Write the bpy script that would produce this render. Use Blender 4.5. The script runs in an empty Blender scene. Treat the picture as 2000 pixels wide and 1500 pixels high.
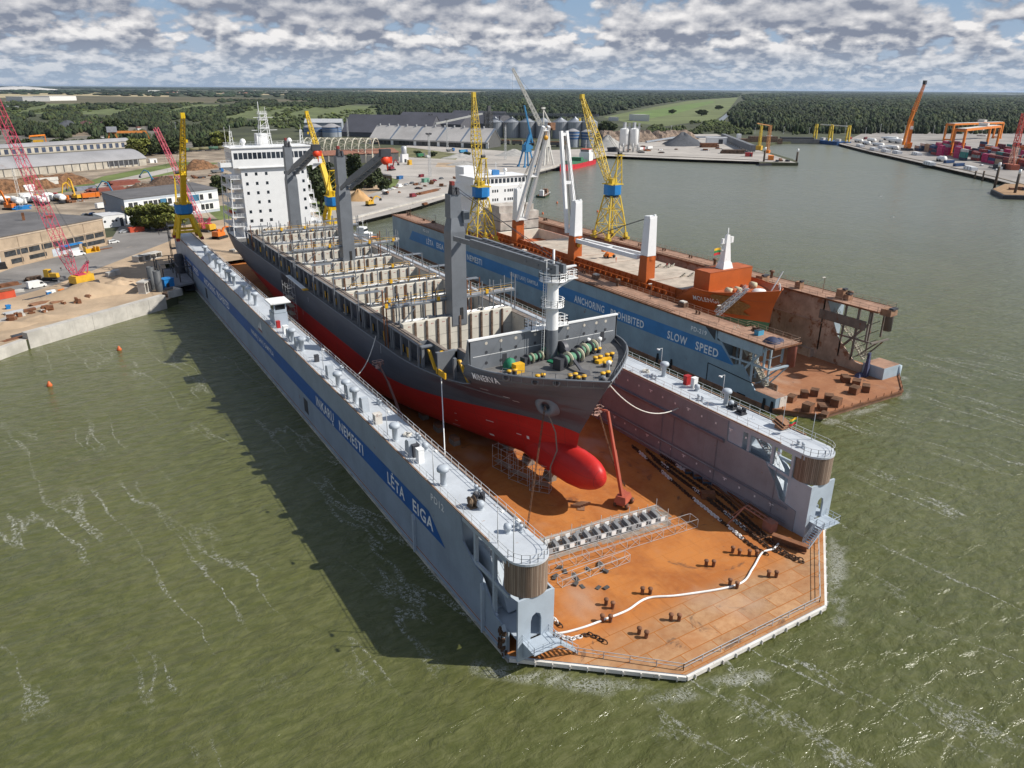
import bpy, math, random
import numpy as np
from mathutils import Vector, Matrix
from mathutils.geometry import tessellate_polygon
random.seed(7); RNG = np.random.default_rng(7)
PI = math.pi
scene = bpy.context.scene
COL = scene.collection
# ---------------------------------------------------------------- camera
F = 1450.0; CX, CY = 1000.0, 750.0; CAMH = 65.0
pitch = math.atan((CY - 172.5) / F); roll = math.radians(0.37); yaw = math.radians(31.564244)
_f = np.array([math.sin(yaw)*math.cos(pitch), math.cos(yaw)*math.cos(pitch), -math.sin(pitch)])
_r0 = np.array([math.cos(yaw), -math.sin(yaw), 0.0]); _u0 = np.cross(_r0, _f)
_r = _r0*math.cos(roll) + _u0*math.sin(roll); _u = -_r0*math.sin(roll) + _u0*math.cos(roll)
cd = bpy.data.cameras.new('camera'); cam = bpy.data.objects.new('camera', cd); COL.objects.link(cam)
cd.sensor_width = 36.0; cd.lens = 36.0*F/2000.0; cd.clip_start = 0.5; cd.clip_end = 200000.0
M4 = Matrix.Identity(4)
for i in range(3):
    M4[i][0] = _r[i]; M4[i][1] = _u[i]; M4[i][2] = -_f[i]
M4[0][3] = 0; M4[1][3] = 0; M4[2][3] = CAMH
cam.matrix_world = M4; scene.camera = cam
def ray(px, py): return _f*F + _r*(px-CX) - _u*(py-CY)
def G(px, py, z=2.5):
    d = ray(px, py); t = (z-CAMH)/d[2]
    return Vector((d[0]*t, d[1]*t, z))
def AX(px, py, X):
    d = ray(px, py); t = X/d[0]; return Vector((X, d[1]*t, CAMH+d[2]*t))
def AY(px, py, Y):
    d = ray(px, py); t = Y/d[1]; return Vector((d[0]*t, Y, CAMH+d[2]*t))
def HT(p, py):
    """height above p of the point of the vertical through p seen at image row py"""
    lo, hi = -5.0, 400.0
    for _ in range(50):
        m = (lo+hi)/2
        d = np.array([p[0], p[1], p[2]+m-CAMH]); y = CY - F*(d@_u)/(d@_f)
        if y > py: lo = m
        else: hi = m
    return lo
# ---------------------------------------------------------------- materials
def lin(c):
    return c/12.92 if c <= 0.04045 else ((c+0.055)/1.055)**2.4
def hexc(h):
    h = h.lstrip('#'); return tuple(lin(int(h[i:i+2], 16)/255) for i in (0, 2, 4))
class NT:
    def __init__(s, nt): s.nt = nt
    def n(s, t, **kw):
        nd = s.nt.nodes.new(t)
        for k, v in kw.items():
            if k.startswith('i_'):
                key = k[2:]
                nd.inputs[int(key) if key.isdigit() else key].default_value = v
            else: setattr(nd, k, v)
        return nd
    def l(s, a, b): s.nt.links.new(a, b)
    def math(s, op, a, b=None, c=None, clamp=False):
        nd = s.nt.nodes.new('ShaderNodeMath'); nd.operation = op; nd.use_clamp = clamp
        for i, v in enumerate((a, b, c)):
            if v is None: continue
            if isinstance(v, (int, float)): nd.inputs[i].default_value = v
            else: s.l(v, nd.inputs[i])
        return nd.outputs[0]
    def vmul(s, v, k):
        nd = s.nt.nodes.new('ShaderNodeVectorMath'); nd.operation = 'MULTIPLY'
        s.l(v, nd.inputs[0]); nd.inputs[1].default_value = k; return nd.outputs[0]
    def noise(s, v, scale, detail=4, rough=.55, dist=0.0):
        nd = s.n('ShaderNodeTexNoise'); nd.inputs['Scale'].default_value = scale
        nd.inputs['Detail'].default_value = detail; nd.inputs['Roughness'].default_value = rough
        nd.inputs['Distortion'].default_value = dist
        if v is not None: s.l(v, nd.inputs['Vector'])
        return nd.outputs[0]
    def ramp(s, v, a, b, lo=0.0, hi=1.0, smooth=True):
        nd = s.n('ShaderNodeMapRange'); nd.interpolation_type = 'SMOOTHSTEP' if smooth else 'LINEAR'
        nd.inputs[1].default_value = a; nd.inputs[2].default_value = b
        nd.inputs[3].default_value = lo; nd.inputs[4].default_value = hi
        s.l(v, nd.inputs[0]); return nd.outputs[0]
    def mix(s, fac, a, b, mode='MIX'):
        nd = s.n('ShaderNodeMix'); nd.data_type = 'RGBA'; nd.blend_type = mode; nd.clamp_factor = True
        for i, v in ((0, fac), (6, a), (7, b)):
            if isinstance(v, (int, float)): nd.inputs[i].default_value = v
            elif isinstance(v, tuple): nd.inputs[i].default_value = (v[0], v[1], v[2], 1)
            else: s.l(v, nd.inputs[i])
        return nd.outputs[2]
def new_mat(name):
    m = bpy.data.materials.new(name); m.use_nodes = True
    nt = m.node_tree; nt.nodes.clear(); t = NT(nt)
    o = t.n('ShaderNodeOutputMaterial'); b = t.n('ShaderNodeBsdfPrincipled')
    t.l(b.outputs[0], o.inputs[0])
    return m, t, b
RUST = hexc('#7a4526')
MATS = {}
def mat(name, col, rough=.6, metal=0.0, var=.12, scale=.5, rust=0.0, streak=0.0, bump=0.0, spec=.4, attr=False, rustcol=None):
    """painted or raw surface with blotches, vertical streaks and rust patches"""
    if name in MATS: return MATS[name]
    if isinstance(col, str): col = hexc(col)
    m, t, b = new_mat(name)
    pos = t.n('ShaderNodeNewGeometry').outputs['Position']
    n1 = t.noise(pos, scale, 5, .6)
    f = t.ramp(n1, .25, .75)
    dark = tuple(c*(1-var*1.5) for c in col); light = tuple(min(1, c*(1+var)) for c in col)
    c = t.mix(f, dark, light)
    n2 = t.noise(pos, scale*9, 3, .6)
    c = t.mix(t.ramp(n2, .3, .7, 0, var*.9), c, tuple(x*.6 for x in col))
    if attr:
        a = t.n('ShaderNodeAttribute'); a.attribute_name = 'tint'
        c = t.mix(1.0, c, a.outputs['Color'], 'MULTIPLY')
    if streak:
        v = t.vmul(pos, (1.6, 1.6, .09)); n3 = t.noise(v, 1.0, 4, .7)
        c = t.mix(t.ramp(n3, .52, .8, 0, streak), c, tuple(x*.45+r*.25 for x, r in zip(col, RUST)))
    if rust:
        n4 = t.noise(pos, scale*2.2, 7, .68)
        c = t.mix(t.ramp(n4, .66-rust*.3, .74-rust*.22, 0, .92), c, rustcol or RUST)
    t.l(c, b.inputs['Base Color'])
    b.inputs['Roughness'].default_value = rough; b.inputs['Metallic'].default_value = metal
    b.inputs['Specular IOR Level'].default_value = spec
    if bump:
        bn = t.n('ShaderNodeBump'); bn.inputs['Strength'].default_value = 1.0; bn.inputs['Distance'].default_value = bump
        t.l(n2, bn.inputs['Height']); t.l(bn.outputs[0], b.inputs['Normal'])
    MATS[name] = m; return m
# ---------------------------------------------------------------- mesh builder
ORG = {}
def org_of(o): return ORG.get(o.name, Vector((0, 0, 0))) if o else Vector((0, 0, 0))
class MB:
    def __init__(s): s.v = []; s.f = []; s.m = []; s.s = []; s.k = 0; s.sm = False
    def mi(s, k): s.k = k; return s
    def add(s, vs, fs, sm=None):
        b = len(s.v); s.v.extend([tuple(p) for p in vs])
        for f in fs:
            s.f.append(tuple(b+i for i in f)); s.m.append(s.k); s.s.append(s.sm if sm is None else sm)
        return s
    def box(s, x0, y0, z0, x1, y1, z1):
        return s.add([(x0,y0,z0),(x1,y0,z0),(x1,y1,z0),(x0,y1,z0),(x0,y0,z1),(x1,y0,z1),(x1,y1,z1),(x0,y1,z1)],
                     [(3,2,1,0),(4,5,6,7),(0,1,5,4),(1,2,6,5),(2,3,7,6),(3,0,4,7)])
    def cb(s, c, size, rz=0.0, taper=1.0):
        """box standing on c (centre of its base), turned by rz"""
        sx, sy, sz = size[0]/2, size[1]/2, size[2]; ca, sa = math.cos(rz), math.sin(rz); vs = []
        for z, k in ((0, 1.0), (sz, taper)):
            for x, y in ((-sx,-sy),(sx,-sy),(sx,sy),(-sx,sy)):
                x *= k; y *= k; vs.append((c[0]+x*ca-y*sa, c[1]+x*sa+y*ca, c[2]+z))
        return s.add(vs, [(3,2,1,0),(4,5,6,7),(0,1,5,4),(1,2,6,5),(2,3,7,6),(3,0,4,7)])
    def rod(s, p, q, r, n=5, r2=None, cap=True):
        p = Vector(p); q = Vector(q); d = q-p
        if d.length < 1e-6: return s
        d.normalize(); a = Vector((0,0,1)) if abs(d.z) < .9 else Vector((1,0,0))
        u = d.cross(a).normalized(); w = d.cross(u)
        off = PI/4 if n == 4 else 0
        r2 = r if r2 is None else r2; vs = []
        for c, rr in ((p, r), (q, r2)):
            for i in range(n):
                t = 2*PI*i/n+off; vs.append(c+(u*math.cos(t)+w*math.sin(t))*rr)
        fs = [(i, (i+1) % n, n+(i+1) % n, n+i) for i in range(n)]
        if cap: fs += [tuple(range(n-1, -1, -1)), tuple(range(n, 2*n))]
        return s.add(vs, fs, n > 5)
    def beam(s, p, q, w, h=None):
        """rectangular beam, h measured in the vertical plane"""
        h = h or w; p = Vector(p); q = Vector(q); d = (q-p)
        if d.length < 1e-6: return s
        d.normalize(); a = Vector((0,0,1)) if abs(d.z) < .95 else Vector((0,1,0))
        u = d.cross(a).normalized(); v = u.cross(d); vs = []
        for c in (p, q):
            for x, y in ((-1,-1),(1,-1),(1,1),(-1,1)): vs.append(c+u*(x*w/2)+v*(y*h/2))
        return s.add(vs, [(3,2,1,0),(4,5,6,7),(0,1,5,4),(1,2,6,5),(2,3,7,6),(3,0,4,7)])
    def path(s, pts, r, n=5):
        for a, b in zip(pts[:-1], pts[1:]): s.rod(a, b, r, n)
        return s
    def tube(s, pts, r, n=6):
        pts = [Vector(p) for p in pts]; vs = []; fs = []
        for i, p in enumerate(pts):
            d = (pts[min(i+1, len(pts)-1)]-pts[max(i-1, 0)]).normalized()
            a = Vector((0,0,1)) if abs(d.z) < .9 else Vector((1,0,0))
            u = d.cross(a).normalized(); w = d.cross(u)
            for k in range(n):
                t = 2*PI*k/n; vs.append(p+(u*math.cos(t)+w*math.sin(t))*r)
        for i in range(len(pts)-1):
            for k in range(n):
                fs.append((i*n+k, i*n+(k+1) % n, (i+1)*n+(k+1) % n, (i+1)*n+k))
        return s.add(vs, fs, True)
    def lathe(s, prof, c, n=12, axis='z', arc=2*PI, a0=0.0):
        vs = []; fs = []; full = abs(arc-2*PI) < 1e-6; m = n if full else n+1
        for r, h in prof:
            for i in range(m):
                t = a0+arc*i/n; x, y = r*math.cos(t), r*math.sin(t)
                if axis == 'z': vs.append((c[0]+x, c[1]+y, c[2]+h))
                elif axis == 'x': vs.append((c[0]+h, c[1]+x, c[2]+y))
                else: vs.append((c[0]+x, c[1]+h, c[2]+y))
        for j in range(len(prof)-1):
            for i in range(n):
                a, b = i, (i+1) % m
                fs.append((j*m+a, j*m+b, (j+1)*m+b, (j+1)*m+a))
        return s.add(vs, fs, True)
    def prism(s, poly, z0, z1, top=True, bot=False):
        n = len(poly); vs = [(p[0], p[1], z0) for p in poly]+[(p[0], p[1], z1) for p in poly]
        fs = [(i, (i+1) % n, n+(i+1) % n, n+i) for i in range(n)]
        tr = tessellate_polygon([[Vector((p[0], p[1], 0)) for p in poly]])
        if top: fs += [tuple(n+i for i in t) for t in tr]
        if bot: fs += [tuple(reversed(t)) for t in tr]
        return s.add(vs, fs)
    def plate(s, poly, x0, x1, axis='x'):
        """2-D outline extruded along x (outline in y,z) or along y (outline in x,z)"""
        n = len(poly)
        mk = (lambda a, p: (a, p[0], p[1])) if axis == 'x' else (lambda a, p: (p[0], a, p[1]))
        vs = [mk(x0, p) for p in poly]+[mk(x1, p) for p in poly]
        fs = [(i, (i+1) % n, n+(i+1) % n, n+i) for i in range(n)]
        tr = tessellate_polygon([[Vector((p[0], p[1], 0)) for p in poly]])
        fs += [tuple(n+i for i in t) for t in tr]+[tuple(reversed(t)) for t in tr]
        return s.add(vs, fs)
    def rail(s, pts, h=1.1, step=2.4, r=.035, nrail=2, close=False):
        pts = [Vector(p) for p in pts]
        if close: pts.append(pts[0])
        for a, b in zip(pts[:-1], pts[1:]):
            L = (b-a).length; k = max(1, round(L/step))
            for i in range(k+1):
                p = a.lerp(b, i/k); s.rod(p, p+Vector((0,0,h)), r*1.15, 4, cap=False)
            for j in range(nrail):
                z = Vector((0,0,h*(j+1)/nrail)); s.rod(a+z, b+z, r, 4, cap=False)
        return s
    def lattice(s, p, q, w0, w1, bays, r, rd=None, up=(0,0,1), square=1.0):
        """four-chord lattice boom from p to q"""
        p = Vector(p); q = Vector(q); d = (q-p).normalized(); rd = rd or r*.55
        a = Vector(up)
        if abs(d.dot(a)) > .97: a = Vector((0,1,0))
        u = d.cross(a).normalized(); v = u.cross(d); R = []
        for i in range(bays+1):
            t = i/bays; c = p.lerp(q, t); w = (w0+(w1-w0)*t)/2
            R.append([c+u*(x*w)+v*(y*w*square) for x, y in ((-1,-1),(1,-1),(1,1),(-1,1))])
        for k in range(4): s.rod(R[0][k], R[-1][k], r, 4)
        for i in range(bays):
            for k in range(4):
                k2 = (k+1) % 4
                if i % 2 == 0: s.rod(R[i][k], R[i+1][k2], rd, 3, cap=False)
                else: s.rod(R[i][k2], R[i+1][k], rd, 3, cap=False)
                s.rod(R[i][k], R[i][k2], rd, 3, cap=False)
        return s
    def build(s, name, mats, parent=None, label=None, cat=None, group=None, kind=None, org=None):
        if not isinstance(mats, (list, tuple)): mats = [mats]
        V = np.array(s.v, dtype=np.float64).reshape(-1, 3)
        if parent is not None: o0 = np.array(org_of(parent))
        elif org is not None: o0 = np.array(org)
        elif len(V): o0 = np.array([(V[:,0].min()+V[:,0].max())/2, (V[:,1].min()+V[:,1].max())/2, V[:,2].min()])
        else: o0 = np.zeros(3)
        me = bpy.data.meshes.new(name); me.from_pydata((V-o0).tolist(), [], s.f)
        for m in mats: me.materials.append(m)
        me.polygons.foreach_set('material_index', s.m); me.polygons.foreach_set('use_smooth', s.s)
        me.update()
        ob = bpy.data.objects.new(name, me); COL.objects.link(ob)
        if parent is not None: ob.parent = parent; ORG[ob.name] = Vector(o0)
        else: ob.location = o0; ORG[ob.name] = Vector(o0)
        tag(ob, label, cat, group, kind); return ob
def tag(o, label=None, cat=None, group=None, kind=None):
    if label: o['label'] = label
    if cat: o['category'] = cat
    if group: o['group'] = group
    if kind: o['kind'] = kind
    return o
def thing(name, label, cat, loc=(0,0,0), group=None, kind=None):
    o = bpy.data.objects.new(name, None); COL.objects.link(o); o.location = loc
    o.empty_display_size = .5; ORG[o.name] = Vector(loc); return tag(o, label, cat, group, kind)
def dup(root, loc, rz=0.0, label=None, group=None, sc=None, cat=None):
    r = root.copy(); COL.objects.link(r); r.location = loc; r.rotation_euler = (0,0,rz)
    if sc: r.scale = (sc,)*3 if isinstance(sc, (int, float)) else sc
    if label: r['label'] = label
    if group: r['group'] = group
    if cat: r['category'] = cat
    for ch in list(root.children):
        c = ch.copy(); COL.objects.link(c); c.parent = r
        for g in list(ch.children):
            d = g.copy(); COL.objects.link(d); d.parent = c
    return r
def place(root, loc, rz=0.0, sc=None):
    root.location = loc; root.rotation_euler = (0,0,rz)
    if sc: root.scale = (sc,)*3 if isinstance(sc, (int, float)) else sc
    return root
_fonts = {}
def text(s, p0, p1, h, up, m, parent, name='lettering', bold=.015, lift=.04, surf=None, label=None):
    """letters from p0 to p1 (baseline), capital height h"""
    c = bpy.data.curves.new('t', 'FONT'); c.body = s; c.size = 1.0; c.offset = bold; c.resolution_u = 3; c.space_character = 1.12
    ob = bpy.data.objects.new('t', c); COL.objects.link(ob)
    dg = bpy.context.evaluated_depsgraph_get(); me = bpy.data.meshes.new_from_object(ob.evaluated_get(dg))
    bpy.data.objects.remove(ob); bpy.data.curves.remove(c)
    p0 = Vector(p0); p1 = Vector(p1); xd = p1-p0; L = xd.length; xd.normalize(); up = Vector(up).normalized(); nn = xd.cross(up)
    xs = [v.co.x for v in me.vertices]; x0, x1 = min(xs), max(xs)
    o0 = org_of(parent)
    for v in me.vertices:
        a = (v.co.x-x0)/(x1-x0)*L; bz = v.co.y/.70*h
        q = p0+xd*a+up*bz
        if surf: q = surf(q)
        else: q = q+nn*lift
        v.co = q-o0
    me.materials.clear(); me.materials.append(m); me.name = name
    ob = bpy.data.objects.new(name, me); COL.objects.link(ob); ob.parent = parent
    ORG[ob.name] = Vector(o0)
    if label: ob['label'] = label
    return ob
# ---------------------------------------------------------------- light and sky
SUN = Vector((0.92, -0.65, 1.0)).normalized()
sl = bpy.data.lights.new('sun', 'SUN'); so = bpy.data.objects.new('sun', sl); COL.objects.link(so)
sl.energy = 4.4; sl.angle = math.radians(.5); sl.color = (1.0, .955, .88)
so.rotation_euler = SUN.to_track_quat('Z', 'Y').to_euler(); so.location = (200, -200, 300)
W = bpy.data.worlds.new('World'); scene.world = W; W.use_nodes = True
nt = W.node_tree; nt.nodes.clear(); t = NT(nt)
out = t.n('ShaderNodeOutputWorld'); bg = t.n('ShaderNodeBackground'); t.l(bg.outputs[0], out.inputs[0])
sky = t.n('ShaderNodeTexSky', sky_type='NISHITA', sun_disc=False)
sky.sun_elevation = math.asin(SUN.z); sky.sun_rotation = math.atan2(SUN.x, SUN.y); sky.air_density = 1.0; sky.dust_density = .6
dirv = t.n('ShaderNodeTexCoord').outputs['Generated']
sep = t.n('ShaderNodeSeparateXYZ'); t.l(dirv, sep.inputs[0])
z = t.math('MAXIMUM', sep.outputs[2], 0.0)
az = t.math('ARCTAN2', sep.outputs[0], sep.outputs[1])
def cov_at(dz, daz=0.0):
    zz = t.math('ADD', z, dz); a = t.math('ADD', az, daz); res = []
    for sc, asp, det, off in ((9.5, 1.9, 6, 1.3), (17.0, 2.1, 5, 4.1), (36.0, 2.6, 4, 9.7)):
        cmb = t.n('ShaderNodeCombineXYZ'); t.l(t.math('ADD', a, off), cmb.inputs[0]); t.l(t.math('MULTIPLY', zz, asp), cmb.inputs[1])
        vo = t.n('ShaderNodeTexVoronoi', feature='F1', voronoi_dimensions='2D'); vo.inputs['Scale'].default_value = sc*2.3; vo.inputs['Detail'].default_value = 1.0; t.l(cmb.outputs[0], vo.inputs['Vector'])
        ns = t.n('ShaderNodeTexNoise', noise_dimensions='2D'); ns.inputs['Scale'].default_value = sc; ns.inputs['Detail'].default_value = det; ns.inputs['Roughness'].default_value = .57; t.l(cmb.outputs[0], ns.inputs['Vector'])
        res.append(t.math('ADD', t.math('MULTIPLY', ns.outputs[0], .82), t.math('MULTIPLY', t.math('SUBTRACT', 1.0, vo.outputs['Distance']), .17)))
    w1 = t.ramp(z, .045, .10); w2 = t.ramp(z, .012, .045)
    lo = t.math('ADD', t.math('MULTIPLY', res[2], t.math('SUBTRACT', 1.0, w2)), t.math('MULTIPLY', res[1], w2))
    return t.math('ADD', t.math('MULTIPLY', lo, t.math('SUBTRACT', 1.0, w1)), t.math('MULTIPLY', res[0], w1))
d0 = cov_at(0.0); d1 = cov_at(.0085, -.004)
cov = t.ramp(d0, .315, .415)
thick = t.ramp(d0, .44, .64)
relief = t.math('MULTIPLY', t.math('SUBTRACT', d0, d1), 5.0)
lit = t.math('ADD', t.math('SUBTRACT', .42, t.math('MULTIPLY', thick, .36)), relief, clamp=True)
cc = t.mix(lit, (.185, .21, .27), (.70, .685, .68))
air = t.ramp(z, 0.0, .06)
cc = t.mix(air, t.mix(t.math('MULTIPLY', lit, .55), (.27, .335, .43), (.56, .58, .61)), cc)
blue = t.mix(t.ramp(z, 0, .12), (.32, .385, .475), (.22, .325, .46))
skyc = t.mix(t.math('MULTIPLY', air, .0), blue, blue)
colr = t.mix(cov, blue, cc)
# above the photographed band the deck thins to a broken grey-white sheet over the plain sky
hi = t.ramp(z, .16, .34)
nsky = t.n('ShaderNodeVectorMath', operation='SCALE'); t.l(sky.outputs[0], nsky.inputs[0]); nsky.inputs['Scale'].default_value = .1
hic = t.mix(t.ramp(d0, .4, .62, .15, .85), nsky.outputs[0], (.30, .325, .37))
colr = t.mix(hi, colr, hic)
x10 = t.n('ShaderNodeVectorMath', operation='SCALE'); t.l(colr, x10.inputs[0]); x10.inputs['Scale'].default_value = 10.0
t.l(x10.outputs[0], bg.inputs[0]); bg.inputs[1].default_value = .1
W.cycles.sampling_method = 'MANUAL'; W.cycles.sample_map_resolution = 512
scene.view_settings.view_transform = 'Standard'; scene.view_settings.look = 'None'
scene.view_settings.exposure = 0.36; scene.view_settings.gamma = 1.0
scene.cycles.max_bounces = 4; scene.cycles.diffuse_bounces = 2; scene.cycles.glossy_bounces = 2
scene.cycles.transparent_max_bounces = 4; scene.cycles.volume_bounces = 0
scene.cycles.use_denoising = True
# ---------------------------------------------------------------- water
m, t, b = new_mat('harbour_water')
pos = t.n('ShaderNodeNewGeometry').outputs['Position']
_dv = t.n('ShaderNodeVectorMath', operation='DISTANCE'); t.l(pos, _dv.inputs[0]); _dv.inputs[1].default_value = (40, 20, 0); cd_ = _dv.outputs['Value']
big = t.noise(t.vmul(pos, (.012, .007, 0)), 1.0, 4, .6)
wc = t.mix(t.ramp(big, .3, .7), (.070, .080, .023), (.108, .112, .038))
med = t.noise(t.vmul(pos, (.16, .24, 0)), 1.0, 4, .65)
wc = t.mix(t.ramp(med, .35, .7, 0, .45), wc, (.085, .085, .03))
rip = t.noise(t.vmul(pos, (.42, .95, 0)), 1.0, 5, .65, .5)
wc = t.mix(t.ramp(rip, .42, .68, 0, .5), wc, (.14, .142, .062)); wc = t.mix(t.ramp(rip, .52, .30, 0, .40), wc, (.062, .07, .024))  # light and dark of sky-reflecting ripples painted into the base colour
wc = t.mix(t.ramp(cd_, 150, 480, 0, .7), wc, (.155, .165, .135))  # farther water painted paler and greyer, sky reflection put into the colour
# wind rows of foam
wv = t.n('ShaderNodeVectorRotate', rotation_type='Z_AXIS'); t.l(pos, wv.inputs['Vector']); wv.inputs['Angle'].default_value = math.radians(-9)
warp = t.noise(pos, .05, 3, .6)
wob = t.n('ShaderNodeVectorMath', operation='MULTIPLY_ADD'); cw = t.n('ShaderNodeCombineXYZ'); t.l(warp, cw.inputs[0])
t.l(cw.outputs[0], wob.inputs[0]); wob.inputs[1].default_value = (6, 0, 0); t.l(wv.outputs[0], wob.inputs[2])
row = t.noise(t.vmul(wob.outputs[0], (.115, .016, 0)), 1.0, 3, .5)
ridge = t.math('SUBTRACT', 1.0, t.math('MULTIPLY', t.math('ABSOLUTE', t.math('SUBTRACT', row, .5)), 2.0))
fine = t.noise(t.vmul(wob.outputs[0], (2.6, 1.5, 0)), 1.0, 7, .75)
web = t.math('SUBTRACT', 1.0, t.math('MULTIPLY', t.math('ABSOLUTE', t.math('SUBTRACT', fine, .5)), 2.0))
patch = t.noise(t.vmul(pos, (.035, .030, 0)), 1.0, 2, .5)
speck = t.noise(pos, 1.7, 4, .7); fo = t.math('MULTIPLY', t.math('MULTIPLY', t.ramp(ridge, .962, .992), t.ramp(web, .86, .97)), t.ramp(speck, .45, .58))
fo = t.math('MULTIPLY', fo, t.ramp(patch, .44, .60))
cap = t.noise(t.vmul(pos, (.55, .85, 0)), 1.0, 7, .75)
cap = t.math('MULTIPLY', t.ramp(cap, .665, .71), t.ramp(t.noise(t.vmul(pos, (.05, .08, 0)), 1.0, 2, .5), .45, .62, 0, .35))
fo = t.math('MAXIMUM', fo, cap)
# foam washing along the edges of the docks
def edge(x0, y0, x1, y1, w):
    s2 = t.n('ShaderNodeSeparateXYZ'); t.l(pos, s2.inputs[0])
    L = math.hypot(x1-x0, y1-y0); ux, uy = (x1-x0)/L, (y1-y0)/L
    px_ = t.math('SUBTRACT', s2.outputs[0], x0); py_ = t.math('SUBTRACT', s2.outputs[1], y0)
    al = t.math('ADD', t.math('MULTIPLY', px_, ux), t.math('MULTIPLY', py_, uy))
    al = t.math('MINIMUM', t.math('MAXIMUM', al, 0.0), L)
    dx = t.math('SUBTRACT', px_, t.math('MULTIPLY', al, ux)); dy = t.math('SUBTRACT', py_, t.math('MULTIPLY', al, uy))
    d = t.math('SQRT', t.math('ADD', t.math('MULTIPLY', dx, dx), t.math('MULTIPLY', dy, dy)))
    return t.ramp(d, 0.0, w, 1.0, 0.0)
eg = None
for e in ((34, 62, 50, 47, 2.0), (50, 47, 62, 43.5, 1.8), (78.5, 45.5, 96, 58, 2.0), (96.5, 60, 98, 72, 1.6), (131, 86.5, 160, 86.5, 1.8), (160, 87, 170, 94, 1.6), (-18, 218, 29, 252, 1.2)):
    q = edge(*e); eg = q if eg is None else t.math('MAXIMUM', eg, q)
fo = t.math('MAXIMUM', fo, t.math('MULTIPLY', t.math('MULTIPLY', eg, t.ramp(web, .84, .985)), t.ramp(med, .42, .60, 0, .7)))
fo = t.math('MULTIPLY', fo, t.ramp(cd_, 90, 300, 1.0, .0))
wc = t.mix(t.math('MULTIPLY', fo, .85), wc, (.62, .63, .56))
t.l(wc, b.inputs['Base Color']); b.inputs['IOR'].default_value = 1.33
t.l(t.ramp(cd_, 100, 900, .16, .30), b.inputs['Roughness'])
w1 = t.noise(t.vmul(pos, (.32, .55, 0)), 1.0, 5, .62, .4)
w2 = t.noise(t.vmul(pos, (.07, .12, 0)), 1.0, 3, .5, .3)
hgt = t.math('ADD', t.math('MULTIPLY', w1, .75), t.math('MULTIPLY', w2, 1.6))
hgt = t.math('ADD', hgt, t.math('MULTIPLY', fo, .12))
bp = t.n('ShaderNodeBump'); bp.inputs['Distance'].default_value = 1.0
t.l(t.ramp(cd_, 60, 1200, .75, .5), bp.inputs['Strength']); t.l(hgt, bp.inputs['Height']); t.l(bp.outputs[0], b.inputs['Normal'])
M_WATER = m
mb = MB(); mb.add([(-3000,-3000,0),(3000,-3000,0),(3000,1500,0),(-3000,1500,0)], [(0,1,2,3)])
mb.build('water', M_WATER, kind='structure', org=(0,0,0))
# ---------------------------------------------------------------- land
GZ = 2.5
M_BRUSH = mat('brush_ground', (.066, .073, .034), .9, var=.35, scale=.012, bump=.3)
M_CONC = mat('yard_concrete', (.40, .365, .325), .9, var=.16, scale=.03, rust=.10, rustcol=(.30,.24,.18))
M_SAND = mat('sand', (.44, .325, .215), .95, var=.2, scale=.07, rust=.16, rustcol=(.27,.20,.14), bump=.12)
M_ASPH = mat('asphalt', (.22, .205, .19), .9, var=.2, scale=.05, rust=.08, rustcol=(.36,.30,.23))
M_GRASS = mat('grass_ground', (.135, .17, .045), .9, var=.3, scale=.03)
M_FIELD = mat('meadow', (.14,.165,.062), .9, var=.25, scale=.006)
M_DIRT = mat('bare_soil', (.25, .19, .13), .95, var=.25, scale=.02)
M_SCRUB = mat('scrub', (.125, .15, .055), .95, var=.35, scale=.02)
M_TAN = mat('stubble_field', (.40, .33, .19), .95, var=.15, scale=.004)
M_QUAY = mat('quay_concrete', (.47, .445, .40), .85, var=.15, scale=.25, streak=.35)
shore = [(-300,20),(-18.2,219.4),(-11.2,226),(25.8,249.3),(29.5,253.8),(33,306),(53.5,306),(60,314),(112.7,355.1),(163.3,392.4),(212,426.3),
 (312.8,499.8),(383.9,550.5),(446.7,588.1),(500.5,630.7),(549.6,559),(584,504.6),(566,488),(597,470),(627,500),(706.6,617.5),(811,678),(875,679),
 (887,640.5),(799,533.7),(700,399),(640,319.6),(600,275.3),(450,80)]
land = shore+[(3000,-2500),(60000,-20000),(90000,60000),(40000,110000),(-60000,110000),(-90000,30000),(-3000,-1500)]
mb = MB(); mb.prism(land, -2.0, GZ); mb.build('ground', M_BRUSH, kind='structure', org=(0,0,0))
_zone_n = [0]
def zone(name, pts, m, world=False):
    _zone_n[0] += 1; zz = GZ+.006*_zone_n[0]
    P = [(p[0], p[1]) for p in pts] if world else [tuple(G(p[0], p[1], GZ))[:2] for p in pts]
    vs = [(p[0], p[1], zz) for p in P]; tr = tessellate_polygon([[Vector((p[0], p[1], 0)) for p in P]])
    mb = MB(); mb.add(vs, [tuple(x) for x in tr]); o = mb.build(name, m, kind='structure', org=(0,0,0))
    me = o.data
    if me.polygons and me.polygons[0].normal.z < 0: me.flip_normals()
    return zz
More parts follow.
